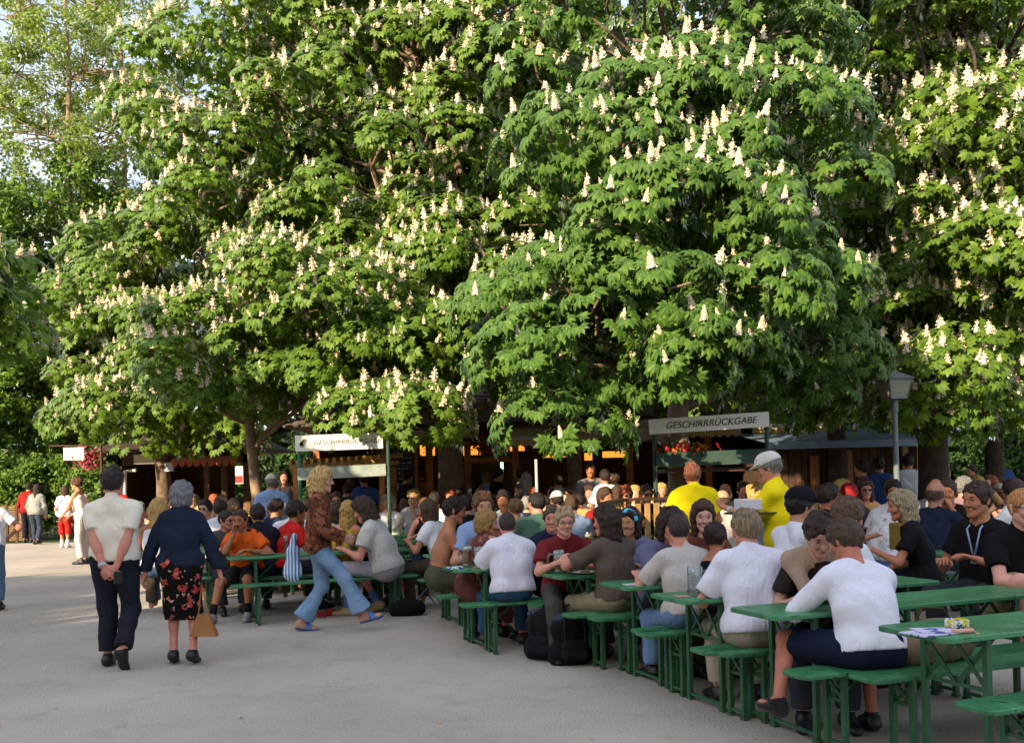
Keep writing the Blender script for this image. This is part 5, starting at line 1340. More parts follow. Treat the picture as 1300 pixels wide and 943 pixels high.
person(327, 11.9, 25, 'dark haired man with his back turned in a navy jacket with an orange stripe', 641, top='jacket', tcol='#22222a', hair='short', hcol='#2a1c14', hands=[(-.17, .38, .82), (.17, .38, .82)], seed=22, headpx=327, lean=10)
person(361, 12.0, -50, 'dark haired man in a bright red shirt behind the left table', 637, top='tee', tcol='#c42620', hair='short', hcol='#2c2018', skin=SKT, hands=['chin', (.17, .40, .82)], seed=23, lean=14)
person(438, 11.9, -12, 'woman with long straight blonde hair and a yellow top, seen from behind', 637, fem=True, top='tank', tcol='#c99a3a', hair='long', hcol='#b8904c', skin=SKR, hands=[(-.17, .38, .82), (.17, .38, .82)], bcol='#26262c', seed=24, hy=15)
person(456, 12.1, -30, 'dark brown haired person close beside the long haired blonde', 638, fem=True, top='tee', tcol='#2a2a30', hair='bob', hcol='#2c1e14', hands=[(-.17, .38, .82), (.17, .38, .82)], seed=25)
qs = TC['l'][0]+TC['l'][2]*OFF+TC['l'][1]*.62
person(493, qs[1]+.02, 80, 'man in a light grey T-shirt and grey knee pants sitting sideways on the bench end', 630, top='tee', tcol='#c4c0b8', build=1.2, loose=.03, bot='capri', bcol='#9a929a', hair='mop', hcol='#3e2c20', skin=SKR, lean=22, hp=-14, hands=[(-.16, .50, .80), (.14, .42, .72)],
       elbow=[(-.5, -.4, -.8), (.6, -.4, -.8)], feet=[(-.08, .50, .09), (.20, .22, .12)], footdir=[(0, 1, 0), (.1, 1, -.3)], scol='#a08c60', sock='#5a70a8', seed=26, side=0)
# shirtless man
person(556, 10.2, -78, 'shirtless tanned man in olive shorts leaning an arm on the two mug table', 632, top=None, bot='shorts', bcol='#4c4c3c', hair='short', hcol='#241a14', skin='#ae7554', lean=14, hy=-6, hp=-6, hands=[(-.1, .50, .82), (.20, .50, .80)], elbow=[(-.5, -.4, -.8), (.3, -.6, -1)], feet=[(-.1, .42, .09), (.1, .36, .09)], seed=30, waist=.10)
chair(v3(at(536, 700, 12.2)[0], 12.2, 0), math.radians(-70), 'grey framed folding chair with green slats, left of the shirtless man')
person(613, 10.2, 186, 'smiling young man in a light blue T-shirt facing the camera, chin on hand', 626, top='tee', tcol='#8ea6d0', hair='spiky', hcol='#6a4a2e', skin=SK, hands=['chin', (.17, .42, .82)], lean=12, seed=31, hy=10)
person(598, 9.35, -64, 'curly blonde woman in a flowery dress facing right, hand raised', 650, fem=True, build=1.1, top='tee', topm=pattern('flower_dress', '#6a3a3a', [('#b86a5a', .30, 14, 'v'), ('#8a9060', .2, 11, 'v')]), bot='skirt', botm=pattern('flower_dress', '', []) if False else cloth('#6a3c3c'), hair='curly', hcol='#9a7642', skin=SKR, hands=['mouth', (.2, .4, .82)], elbow=[(-.3, .5, -1), (.6, -.4, -.8)], hy=-18, lean=16, seed=32)
sit('a', 'near', 650, 17, 'man in a white short sleeved shirt and jeans with his back to the camera', 650, top='halfsleeve', tcol='#dcdae4', build=1.14, loose=.03, collar=True, bcol='#33506e', hair='buzz', hcol='#3c3028', skin=SKR, scol='#2c2018', lean=12, hy=-10, feet=[(-.17, .42, .09), (.17, .30, .09)], hands=[(-.2, .42, .82), (.2, .42, .82)], seed=33)
sit('b', 'far', 714, 186, 'young man with glasses in a dark red polo shirt looking at the camera', 645, top='polo', tcol='#6e2426', bcol='#4a4a44', build=1.04, hair='spiky', hcol='#b0926a', skin='#cf9680', acc=('glasses',), hands=[(-.34, .44, .83), (.10, .44, .87)], elbow=[(-1, .1, -.4), (.8, -.2, -.8)], hand=[dict(nor=(0, 0, -1)), dict(nor=(-1, 0, 0), curl=1.3)], lean=14, hy=4, seed=34)
person(696, 9.4, -160, 'man in a navy sweater with a white collar behind the red polo man', 643, top='polo', tcol='#23263a', hair='short', hcol='#4a3a30', skin=SKR, hands=[(-.17, .40, .82), (.17, .40, .82)], hy=-25, lean=10, seed=35)
sit('b', 'near', 783, 34, 'man in a dark taupe sweater and khaki trousers turned away to the left', 643, top='halfsleeve', tcol='#5b4f46', bcol='#8d8468', hair='wavy', hcol='#33241a', skin=SKR, lean=10, hy=28, hands=[(-.22, .40, .83), (-.02, .42, .83)], elbow=[(-1, .2, -.4), (1, 0, -.6)], seed=36)
person(808, 8.7, 150, 'woman with a sky blue headband half hidden by the taupe sweater man', 646, fem=True, top='tee', tcol='#6a6a80', hair='bob', hcol='#2e1e14', acc=('headband', 'noface'), hands=[(-.17, .40, .82), (.17, .40, .82)], seed=37)
sit('c', 'far', 836, 196, 'long haired man in a purple grey shirt with both hands at his mouth', 646, top='halfsleeve', tcol='#60607c', collar=True, bcol='#2c2c34', build=1.08, hair='mop', hcol='#2e211a', skin='#c08a72', acc=('watchR',), hands=['mouth', 'mouth'], elbow=[(-.5, .5, -1), (.5, .5, -1)], hand=[dict(dirv=(.3, .1, 1), nor=(1, -.1, 0), curl=1.3), dict(dirv=(-.3, .1, 1), nor=(-1, -.1, 0), curl=1.3)], lean=20, hp=-8, hy=0, seed=38)
sit('c', 'near', 873, 14, 'crew cut man in a pale beige shirt and faded jeans with his back turned', 652, top='halfsleeve', tcol='#bdb4ae', collar=True, bcol='#6a86ac', build=1.05, hair='buzz', hcol='#3c3029', skin=SKR, lean=14, hy=-6, hands=[(-.24, .42, .82), (.2, .42, .82)], seed=39)
person(891, 8.3, 176, 'woman with chestnut hair and sunglasses pushed up, facing the camera', 637, fem=True, top='tee', tcol='#6a3a30', hair='bob', hcol='#4a2e1e', skin='#cf9c86', acc=('hairglasses',), hands=[(-.17, .40, .82), (.17, .40, .82)], seed=40)
person(866, 9.0, 8, 'light brown haired woman mostly hidden behind the crew cut man', 648, fem=True, top='tee', tcol='#505050', hair='bob', hcol='#8a6a48', hands=[(-.17, .40, .82), (.17, .40, .82)], seed=41, acc=('noface',))
sit('d', 'far', 908, -14, 'tanned dark haired woman in a black sleeveless top, elbow on the table', 664, fem=True, build=1.12, top='tank', tcol='#18161a', bcol='#3a3630', hair='updo', hcol='#2a1c16', skin='#a66a4e', hands=[(-.1, .44, .83), (.24, .42, .83)], lean=20, hy=-20, seed=42, acc=('noface',))
sit('d', 'near', 960, 8, 'broad backed man in a white short sleeved shirt and light khaki trousers', 647, top='halfsleeve', tcol='#dedce8', collar=True, build=1.2, loose=.03, bcol='#a89c8a', hair='short', hcol='#8a765c', skin=SKR, lean=14, hy=10, hands=[(-.2, .38, .82), (.34, .34, .80)], elbow=[(-.6, -.3, -.8), (1, -.2, -.6)], seed=43)
person(1003, 7.9, -70, 'man in a black cap, glasses and white T-shirt drinking, facing right', 620, top='tee', tcol='#dad8e0', hair='short', hcol='#1c1614', ccol='#15151a', acc=('cap', 'glasses'), skin='#b98468', hands=[(-.1, .30, .98), (.12, .30, .95)], elbow=[(-.5, .2, -1), (.5, .2, -1)], lean=8, seed=44)
person(1043, 6.9, -62, 'man with brown side parted hair leaning right behind the shawl woman', 634, top='tee', tcol='#d6d4dc', hair='side', hcol='#5c4430', skin=SKR, hands=[(-.17, .42, .82), (.17, .42, .82)], lean=22, seed=45)
_r, SHS, SHL = sit('e', 'far', 1034, 168, 'woman with a hooded beige shawl looking down at the table', 652, fem=True, top='tee', tcol='#2a2420', hair='updo', hcol='#33241c', skin='#c0907c', hands=[(-.16, .40, .82), (.12, .40, .82)], lean=22, hp=-24, hy=12, seed=46)
qs = seat('e', 'far', 1034)
V, Q = solid([C((-.15, -.02, 0), (.15, -.02, 0), .075, k=.05), C((-.16, .0, .0), (-.07, .14, -.22), .06, .045, .05), (C((.16, .0, .0), (.07, .14, -.22), .06, .045, .05)), C((-.10, -.09, .03), (.10, -.09, .03), .07, k=.05)], .013, noise=(.006, 24, 3))
o = link('shawl', mesh('shawl', V, [Q], [cloth('#a58c78')], smooth=True), None)
SHAWL = o
q = seat('e', 'near', 1072)
person(1072, q[1], 7, 'man in a white long sleeved top and navy shorts bent over the table', 660, top='long', tcol='#e0dee8', build=1.1, loose=.016, bot='shorts', bcol='#1c2036', hair='short', hcol='#4a3a2c', skin='#b8735c', lean=22, headpx=1072, side=0, hy=16, hp=-16, hands=[(-.16, .44, .83), (.08, .46, .83)], elbow=[(-1, -.3, -.8), (1, -.2, -.7)], feet=[(-.52, .10, .27), (.18, .35, .09)], footdir=[(-.8, -.5, .5), (.2, 1, 0)], knee=[(-.3, 1, .6), (.15, .6, 1)], scol='#2a2226', seed=47, twist=6)
# right side
person(1118, 10.6, -58, 'person in a white shirt with a black scribble print bending over the table', 612, top='tee', topm=pattern('scribble', '#d8d6dc', [('#8a8890', .40, 26, 'n'), ('#3a3a48', .30, 34, 'n')]), loose=.03, bcol='#4a6a9c', hair='short', hcol='#1a1412', skin=SKT, lean=32, hands=[(-.17, .45, .82), (.2, .45, .82)], seed=50)
person(1087, 12.4, 8, 'person with bright red dyed hair and a dark jacket from behind', 614, fem=True, top='jacket', tcol='#1e1c24', hair='short', hcol='#a01414', hands=[(-.17, .40, .82), (.17, .40, .82)], seed=51, acc=('noface',))
person(1134, 12.0, 165, 'dark haired man in an open white shirt facing the grey blonde woman', 606, top='polo', tcol='#e0dde2', hair='short', hcol='#1c1410', skin=SKT, hands=[(-.17, .40, .82), (.17, .40, .82)], seed=52)
qs = seat('r', 'near', 1178)
person(1176, qs[1], 70, 'woman with a grey blonde bob in a black T-shirt, holding a cigarette', 623, fem=True, build=1.1, top='tee', tcol='#17161a', bcol='#17161a', hair='bob', hcol='#98876a', skin='#b87a5c', hands=[(-.10, .44, .84), (.16, .38, .62)], elbow=[(-.6, -.3, -.6), (.6, -.4, -.8)], hy=10, lean=16, seed=53, hand=[dict(curl=.5), {}])
person(1183, 10.4, -40, 'balding man in a navy T-shirt, arm on the table', 607, top='tee', tcol='#1e2438', hair='bald', hcol='#4a382c', skin='#b07a62', hands=[(-.17, .40, .82), (.25, .44, .82)], lean=14, seed=54, acc=('noface',))
person(1207, 12.0, 150, 'dark haired man in a black T-shirt with his hand over his face', 610, top='tee', tcol='#161618', hair='short', hcol='#1e1612', skin=SKT, hands=['mouth', (.2, .45, .82)], elbow=[(-.4, .5, -1), (.6, -.4, -.8)], lean=14, seed=55)
person(1217, 13.6, -70, 'grey haired man in a mauve T-shirt looking up to the right', 599, top='tee', tcol='#8d7078', hair='short', hcol='#7a7672', skin=SKR, hands=['chin', (.17, .45, .82)], hp=8, lean=10, seed=56)
person(1254, 8.0, 120, 'man in a black shirt with a pale blue lanyard, looking left', 606, top='tee', tcol='#18171a', build=1.1, hair='short', hcol='#3a2a20', skin='#b07556', acc=('lanyard', 'hairglasses'), hands=[(-.16, .40, .86), (.17, .36, .82)], lean=8, hy=-8, seed=57)
person(1284, 7.0, 186, 'ginger man with glasses in a black polo, hands clasped on his knee', 620, top='polo', tcol='#141316', bot='shorts', bcol='#8a7c5c', hair='buzz', hcol='#c08450', browc='#a8784a', skin='#d89c88', acc=('glasses', 'watchL'), wcol='#4a68a0', hands=[(-.03, .42, .78), (.03, .42, .79)], elbow=[(-1, -.1, -.4), (1, -.1, -.4)], hand=[dict(dirv=(1, .4, 0)), dict(dirv=(-1, .4, 0))], feet=[(-.1, .52, .09), (.22, .40, .32)], lean=12, seed=58)
person(1440, 5.75, 82, 'bare armed person at the right edge whose elbow rests on the long table', 606, top='tee', tcol='#3a3a3a', skin='#b87a60', hair='short', hcol='#3a2a20', lean=26, hands=['chin', 'chin'], elbow=[(-.3, .8, -1.3), (.2, .8, -1.3)], seed=59)
SHAWL.location = [float(v) for v in (W2(SHL, 168, SHS['nk'])-v3(0, 0, .035))]; SHAWL.rotation_euler = (0, 0, math.radians(168))
tag(SHAWL, 'beige hooded shawl over the shoulders of the woman looking down', 'shawl')
def flat(name, pts, m_, loc, rz, label, cat):
    pass
# ---------------------------------------------------------------- the crowd: templates copied with their own colours
TPL = []
def tpl(key, **kw):
    s, H, parts = make_person(dict(kw, seed=len(TPL)+3), near=False)
    ms = {}
    for (nm, V, Q, m_, k) in parts:
        ms[k] = (nm, V.data(nm, [m_], True) if isinstance(V, MB) else mesh(nm, V, [Q], [m_], smooth=True))
    TPL.append((key, ms, float(s['hc'][2]+.135), kw)); return len(TPL)-1
HD = [(-.17, .40, .82), (.17, .40, .82)]
T_ = {}
for k, kw in {
  'm_tbl': dict(hands=HD, lean=12, hair='short', top='tee'), 'm_chin': dict(hands=['chin', (.2, .42, .82)], elbow=[(-.4, .5, -1), (.6, -.4, -.8)], lean=14, hair='short', top='polo', hy=12),
  'm_back': dict(hands=HD, lean=6, hair='short', top='halfsleeve', build=1.12, hy=-14), 'm_jack': dict(hands=HD, lean=14, hair='buzz', top='jacket', hy=20),
  'm_drink': dict(hands=['mouth', (.2, .42, .82)], elbow=[(-.6, .4, -1), (.6, -.4, -.8)], lean=4, hair='side', top='tee', acc=('sunglasses',)), 'm_sun': dict(hands=HD, lean=8, hair='short', top='polo', acc=('sunglasses',), hy=6),
  'm_bald': dict(hands=HD, lean=10, hair='bald', top='polo', build=1.15, hy=-8), 'm_cap': dict(hands=HD, lean=8, hair='short', top='tee', acc=('cap',)), 'm_mop': dict(hands=HD, lean=18, hair='mop', top='tee', hy=-25),
  'f_long': dict(fem=True, hands=HD, lean=12, hair='long', top='tee', hy=8), 'f_tank': dict(fem=True, hands=HD, lean=8, hair='long', top='tank', hy=-10), 'f_bob': dict(fem=True, hands=HD, lean=10, hair='bob', top='tee', hy=14),
  'f_curl': dict(fem=True, hands=['mouth', (.2, .4, .82)], elbow=[(-.4, .5, -1), (.6, -.4, -.8)], lean=10, hair='curly', top='long'), 'f_updo': dict(fem=True, hands=HD, lean=12, hair='updo', top='tank', hy=18), 'f_sun': dict(fem=True, hands=HD, lean=6, hair='bob', top='tee', acc=('sunglasses',), hy=-6),
  's_man': dict(sit=False, hands=['hang', (.2, .30, 1.05)], lean=2, hair='short', top='tee'), 's_back': dict(sit=False, hands=[(-.2, .32, 1.0), (.2, .32, 1.0)], lean=6, hair='short', top='halfsleeve', build=1.1), 's_fem': dict(sit=False, fem=True, hands=['hang', (.15, .3, 1.1)], lean=2, hair='long', top='tank'),
  's_cap': dict(sit=False, hands=['hang', 'hang'], lean=2, hair='short', top='tee', acc=('cap',), build=1.15, capdir=1), 's_dark': dict(sit=False, hands=['hang', (.1, .35, 1.1)], lean=4, hair='side', top='long')}.items(): T_[k] = tpl(k, vox=.017, shoes=not k.startswith('m_') and not k.startswith('f_'), **kw)
HAIRW = {'#1c1511': 'black', '#2e2018': 'dark', '#4a3424': 'brown', '#7a5a3a': 'light brown', '#c09a58': 'blond', '#8c8880': 'grey', '#a0522a': 'reddish', '#a01414': 'dyed red'}
COLW = {'#e4e1e4': 'white', '#1c1c20': 'black', '#22283c': 'navy', '#8fa6cc': 'light blue', '#b8b0a4': 'beige', '#8a2424': 'dark red', '#c83020': 'bright red', '#4a6a58': 'green', '#7c7c80': 'grey', '#5a3a3a': 'maroon', '#3c5a96': 'blue', '#6a4a6a': 'purple', '#d8a060': 'orange tan', '#2a4a50': 'teal', '#c8b890': 'cream', '#d890a0': 'pink', '#6b5648': 'brown'}
TW = {'tee': 'T-shirt', 'polo': 'polo shirt', 'halfsleeve': 'shirt', 'jacket': 'jacket', 'tank': 'sleeveless top', 'long': 'sweater'}
BOTS = ['#23262e', '#3a4c66', '#5a6e8a', '#4a4438', '#8a8068']
SKINS = [SK, SKT, SKR, '#cf9a7c', '#b57a58']
LABS = {}; CROWD = []
def snap(x, d, yaw):
    "slide along the view ray on to the nearest bench line of the lattice"
    ray = np.array([x/d, 1.0]); side = -1 if 90 < (yaw % 360) < 270 else 1
    best = None
    for k in range(0, 12):
        c0 = O0[:2]-NV[:2]*((k*PIT+.15) if k else 0)+NV[:2]*OFF*side
        # (ray*t - c0).n = 0
        t = (c0@NV[:2])/(ray@NV[:2])
        if best is None or abs(t-d) < abs(best-d): best = t
    return (x/d*best, best) if abs(best-d) < .9 else (x, d)
def crowd(px, top, d, T, tcol, hcol, yaw, near_txt=None, skin=None, bot=None, standing=False, where=''):
    key, ms, hz, kw = TPL[T_[T]]; x = at(px, top, d)[0]
    stand = T.startswith('s_')
    if not stand and d < 19.5: x, d = snap(x, d, yaw)
    # keep away from people already placed
    for it in range(6):
        bad = [c for c in CROWD if math.hypot(c[0]-x, c[1]-d) < .40]
        if not bad: break
        d2 = d+.30*(1 if it % 2 == 0 else -1)*(1+it//2); x = x/d*d2; d = d2
    CROWD.append((x, d))
    k = 1.0
    if top is not None:
        zt = HC-(proj(x, d, HC)[1]-top)*-1*0 if False else None
        v = top-PYC; u = px-PXC; v2 = SR*u+CR*v; zt = HC-v2*d/F; k = min(1.09, max(.93, zt/hz))
    root = None; rs = np.random.RandomState(int(px*7+top*3)); sk = skinm(skin or SKINS[rs.randint(5)])
    for kk, (nm, me) in ms.items():
        o = bpy.data.objects.new(nm, me); COL.objects.link(o)
        m_ = {'skin': sk, 'top': cloth(tcol), 'bot': cloth(bot or BOTS[rs.randint(5)]), 'hair': hairm(hcol), 'cap': cloth('#cfc6b4')}.get(kk)
        if m_: o.material_slots[0].link = 'OBJECT'; o.material_slots[0].material = m_
        if root is None: root = o
        else: o.parent = root
    root.location = (float(x), float(d), 0); root.rotation_euler = (0, 0, math.radians(yaw)); root.scale = (k, k, k)
    sex = 'woman' if kw.get('fem') else 'man'
    hd = 'bald' if kw['hair'] == 'bald' else HAIRW.get(hcol, 'dark')+' haired'
    face = 'facing away' if (yaw % 360) < 50 or (yaw % 360) > 310 else ('facing the camera' if 130 < (yaw % 360) < 230 else ('facing left' if (yaw % 360) < 180 else 'facing right'))
    acc = ' and sunglasses' if 'sunglasses' in kw.get('acc', ()) else (' and a cap' if 'cap' in kw.get('acc', ()) else '')
    lab = '%s %s, %s %s%s, %s' % (hd, sex, COLW.get(tcol, 'plain'), TW[kw['top']], acc, face)
    if stand: lab = 'standing '+lab
    LABS.setdefault(lab, []).append((px, root, near_txt)); root['category'] = 'person'; root['group'] = 'people standing by the stalls' if stand else 'guests seated in the crowd'
    return root
B, D_, BR, LB, BL, GR, RD = '#1c1511', '#2e2018', '#4a3424', '#7a5a3a', '#c09a58', '#8c8880', '#a0522a'
WH, BK, NA, LBL, BE, DR, BRD, GN, GY, MR, BU, PU, OT, TE, CM, PK, BW = COLW.keys()
for a in [
 (176, 640, 13, 'm_jack', BE, LB, 200), (199, 629, 12.6, 'f_tank', WH, BL, 10), (250, 627, 16, 'f_curl', OT, LB, 170), (263, 634, 14.2, 'm_drink', WH, D_, 170), (276, 620, 18, 'm_tbl', BE, RD, 40), (279, 634, 13.6, 'm_back', WH, D_, 15),
 (294, 634, 13, 'f_long', BW, LB, 10), (307, 631, 15, 'm_tbl', BK, D_, 160), (298, 626, 17, 'm_mop', MR, BR, 90), (340, 633, 13.4, 'm_tbl', NA, D_, -40), (354, 632, 14.2, 'm_bald', GY, BR, 20), (370, 634, 12.7, 'm_jack', WH, B, 10), (388, 632, 13.4, 'm_back', GY, B, 0),
 (413, 622, 15.6, 'm_sun', BE, BR, 175), (428, 624, 15, 'm_sun', BK, BR, 182), (424, 637, 13.2, 'f_bob', BE, BR, 5), (420, 620, 17.5, 'f_long', OT, BL, 150), (442, 616, 17, 's_man', TE, D_, 30), (497, 627, 15.6, 'f_curl', WH, GR, 165), (527, 618, 15, 'm_drink', WH, BL, 160),
 (539, 632, 13.8, 'f_tank', BK, LB, 190), (553, 624, 14.4, 'm_back', WH, D_, 10), (562, 634, 11.6, 'm_mop', WH, BR, 60), (575, 620, 17, 'm_tbl', BK, RD, 170), (588, 618, 18, 'm_tbl', BK, D_, 20), (594, 628, 12.4, 'm_back', BK, B, 12), (604, 627, 15.5, 'm_tbl', NA, D_, -30),
 (629, 629, 13.6, 'm_mop', LBL, BR, 70), (645, 618, 13.4, 'm_chin', WH, D_, 160), (659, 633, 11.4, 'f_updo', BK, LB, 20), (674, 616, 16, 'm_tbl', BU, RD, 190), (684, 617, 11.3, 'm_jack', GN, B, 8), (704, 607, 16.5, 'm_chin', NA, D_, 170), (709, 623, 13.2, 'm_cap', LBL, D_, 10), (728, 628, 12.9, 'm_back', LBL, BR, 15),
 (736, 611, 17, 'm_tbl', WH, D_, 100), (748, 612, 16, 'f_long', WH, BR, 170), (757, 618, 13, 'm_chin', DR, BR, 215), (775, 617, 13.6, 'f_bob', BW, BR, -70), (791, 611, 13, 'm_sun', MR, RD, 190), (818, 609, 13.4, 'm_sun', BK, D_, 185), (805, 616, 16, 'f_tank', WH, BL, 180), (840, 612, 17, 'f_long', BE, BL, 170),
 (918, 612, 14, 'm_bald', BE, BR, 180), (922, 621, 12.4, 'm_bald', BE, BR, 10), (940, 605, 15.5, 'm_tbl', BK, B, 180), (951, 612, 13.6, 'f_long', BRD, BR, -40), (965, 609, 12, 'f_bob', GY, BL, 12), (958, 602, 17, 'm_mop', BK, BR, 100), (1026, 625, 9.6, 'm_jack', BK, D_, 20),
 (1044, 614, 11, 'm_drink', BK, D_, -80), (1062, 605, 14, 'f_sun', OT, BL, -80), (1076, 607, 13.2, 'm_jack', TE, D_, 10), (1095, 602, 14, 'f_sun', OT, BR, 180), (1143, 607, 16, 'f_bob', NA, BL, 100), (1184, 598, 14.2, 'm_bald', GY, BR, 170), (1233, 595, 14, 'f_bob', BW, BL, -60),
 (1296, 606, 10.2, 'm_back', WH, D_, 30), (1245, 600, 17, 'm_tbl', OT, BR, 180), (1258, 596, 19, 'f_bob', WH, LB, 170), (1272, 598, 18, 'm_mop', MR, RD, 90), (1284, 594, 20, 'm_back', GY, D_, 0), (1292, 597, 17, 'f_long', BRD, BR, 190), (1300, 600, 15.5, 'm_sun', NA, D_, 200)]: crowd(*a)
# people on their feet
for a in [
 (344, 601, 15.5, 's_cap', LBL, GR, 10), (362, 596, 18, 's_fem', GY, D_, 180), (447, 608, 18.6, 's_man', CM, BR, 60), (462, 599, 17.6, 's_back', '#3c5a96', D_, 10), (487, 602, 18.4, 's_back', NA, D_, -10), (513, 597, 19, 's_dark', BK, D_, -60),
 (603, 597, 19.6, 's_fem', WH, B, -20), (618, 599, 19.8, 's_back', LBL, LB, 10), (628, 594, 19, 's_dark', BK, B, -70), (660, 593, 18.5, 's_man', GY, D_, -80), (668, 600, 17.8, 's_fem', GY, GR, 0), (711, 603, 18, 's_back', LBL, D_, 20), (750, 587, 17, 's_man', GY, D_, 170), (770, 596, 16.6, 's_back', WH, D_, 20), (782, 600, 18, 's_man', GY, BR, 100),
 (1100, 584, 15.2, 's_back', PU, B, 60), (1116, 580, 16.4, 's_man', '#3c5a96', D_, -20), (1153, 571, 17, 's_back', WH, D_, -20), (1176, 577, 21, 's_man', '#3c5a96', D_, 10), (1268, 577, 19, 's_back', '#3c5a96', GR, -20), (1235, 590, 22, 's_man', BU, D_, 100), (405, 603, 20, 's_man', MR, D_, 60), (150, 612, 21, 's_man', BRD, D_, 170)]: crowd(*a)
# fillers further back
rs = np.random.RandomState(77); keys = [k for k in T_ if not k.startswith('s_')]; hs = [B, D_, D_, BR, BR, LB, BL, GR]
cs = [WH, WH, BK, NA, LBL, BE, DR, GY, MR, BU, CM, BE, OT, TE, WH, PK]
for i in range(66):
    px = 165+(i*53.7+rs.uniform(-9, 9)) % 1140; d = rs.uniform(13.8, 19.3) if i % 3 else rs.uniform(17, 19.6)
    if 845 < px < 985 and d < 14.5: continue
    if px < 420 and d < 14: continue
    if px > 1080 and d < 17: continue
    k = keys[rs.randint(len(keys))]; yaw = rs.choice([TH*57.3+rs.uniform(-20, 20), 201+rs.uniform(-25, 25), rs.uniform(60, 300)], p=[.42, .45, .13])
    top = proj(at(px, 600, d)[0], d, 1.31+rs.uniform(-.03, .05))[1]
    crowd(px, top, d, k, cs[rs.randint(len(cs))], hs[rs.randint(len(hs))], yaw)
LAND = [(160, 'beside the kiosk'), (320, 'by the pale trunk'), (380, 'below the left return sign'), (500, 'below the menu board'), (572, 'by the mottled trunk'), (640, 'before the open stall'), (726, 'by the slim grey trunk'), (800, 'behind the picket fence'), (884, 'behind the yellow waiter'), (990, 'behind the capped waiter'), (1060, 'before the brown hut'), (1138, 'by the lamp post'), (1190, 'by the thick dark trunk'), (1270, 'near the right edge')]
seen = {}
for lab, L in LABS.items():
    for (px, o, t) in L:
        land = min(LAND, key=lambda q: abs(q[0]-px))[1]; l2 = lab.replace(', facing', ' facing')
        seen.setdefault(l2+', '+land, []).append((px, o))
for lab, L in seen.items():
    L.sort(key=lambda q: q[0])
    for i, (px, o) in enumerate(L):
        o['label'] = lab if len(L) == 1 else (['left', 'middle', 'right'][i if len(L) > 2 else i*2] if len(L) < 4 else ord_name(i))+' '+lab
MUGL = {}
for k, (c, l, n, th) in list(TC.items()):
    if not k.startswith('g') or c[1] > 17: continue
    for t in (-.8, -.25, .35, .85):
        if rs.rand() < .62:
            q = c+l*(t+rs.uniform(-.1, .1))+n*rs.uniform(-.14, .14); q[2] = .771; px = proj(*q)[0]
            if -20 < px < 1320:
                land = min(LAND, key=lambda q_: abs(q_[0]-px))[1]
                o_ = mug(q, 'beer mug on a crowd table, %s' % land, float(rs.choice([.4, .6, .8])), rs.uniform(0, 6), group='beer mugs on the crowd tables'); MUGL.setdefault(land, []).append((px, o_))
for land, L in MUGL.items():
    L.sort(key=lambda q_: q_[0])
    for i, (px, o_) in enumerate(L):
        if len(L) > 1: o_['label'] = 'beer mug on a crowd table, %s, %s from the left' % (land, ord_name(i))
# ---------------------------------------------------------------- stalls, signs, fence, lamp, ground
WOOD_D = pmat('wood_dark', '#4a3220', .8, .35, 6, .3, 30); WOOD_O = pmat('wood_orange', '#a8682c', .6, .35, 5, .25, 25); WOOD_T = pmat('wood_tan', '#b08a50', .75, .3, 8, .3, 30)
SHING = pmat('shingle', '#57483f', .95, .35, 4, .6, 20, col2='#7a6a5e'); DGREEN = pmat('dark_green_board', '#2c4436', .7, .2, 5); GBOARD = pmat('grey_board', '#8b9486', .8, .25, 10, .3, 30)
SIGNW = pmat('sign_white', '#ece6d6', .55, .03, 3); INK = pmat('ink', '#3a3634', .7, .05); BLACKM = pmat('black_paint', '#1b1d1e', .6, .2)
AWN = stripes('awning_stripes', '#c49a2c', '#b9b4a2', 5.5, 'X')
def frame_at(px, py, d): return at(px, py, d)
def text(s_, size, loc, parent, m_, rx=90, rz=0, shear=0, ext=.002, sp=1.08):
    c = bpy.data.curves.new('lettering', 'FONT'); c.body = s_; c.size = size; c.extrude = ext; c.align_x = 'CENTER'; c.align_y = 'CENTER'; c.shear = shear; c.space_character = 1.08
    c.materials.append(m_); c.space_character = sp; t_ = bpy.data.objects.new('tmp', c); COL.objects.link(t_); bpy.context.view_layer.update(); me = bpy.data.meshes.new_from_object(t_.evaluated_get(bpy.context.evaluated_depsgraph_get())); bpy.data.objects.remove(t_)
    o = bpy.data.objects.new('lettering', me); COL.objects.link(o); o.parent = parent; o.location = loc; o.rotation_euler = (math.radians(rx), 0, math.radians(rz)); return o
def qbox(mb, x0, x1, y0, y1, z0, z1, mi=0): mb.box(((x0+x1)/2, (y0+y1)/2, (z0+z1)/2), (x1-x0, y1-y0, z1-z0), mi)
def flowers(name, loc, size, label, cols, n, seed, cat='flowers', group=None):
    rs = np.random.RandomState(seed); root = empty(name, loc); tag(root, label, cat, group)
    V = np.array([(0, 0, 0), (.5, .35, .05), (.5, -.35, .05), (1, 0, -.05)]); T = np.array([(0, 2, 1), (1, 2, 3)])
    P = rs.randn(n*3, 3)*np.array(size)*.45; Z = nrm(rs.randn(n*3, 3)); X = nrm(np.cross(Z, rs.randn(n*3, 3))); Y = np.cross(Z, X)
    W, F_ = stamp((V, T), P, X, Y, Z, np.full(n*3, .07)); link('leaves', mesh('leaves', W, [F_], [LM_BG]), root)
    for ci, c in enumerate(cols):
        P = rs.randn(n, 3)*np.array(size)*.5; Z = nrm(P+rs.randn(n, 3)*.1); X = nrm(np.cross(Z, rs.randn(n, 3))); Y = np.cross(Z, X)
        cc = (np.array([(0, 0, .3)]+[(math.cos(a), math.sin(a), 0) for a in np.linspace(0, 6.28, 6)[:-1]]), np.array([(0, i+1, (i+1) % 5+1) for i in range(5)]))
        W, F_ = stamp(cc, P, X, Y, Z, np.full(n, .035)); link('petals', mesh('petals', W, [F_], [pmat('petal', c, .7, .1)]), root)
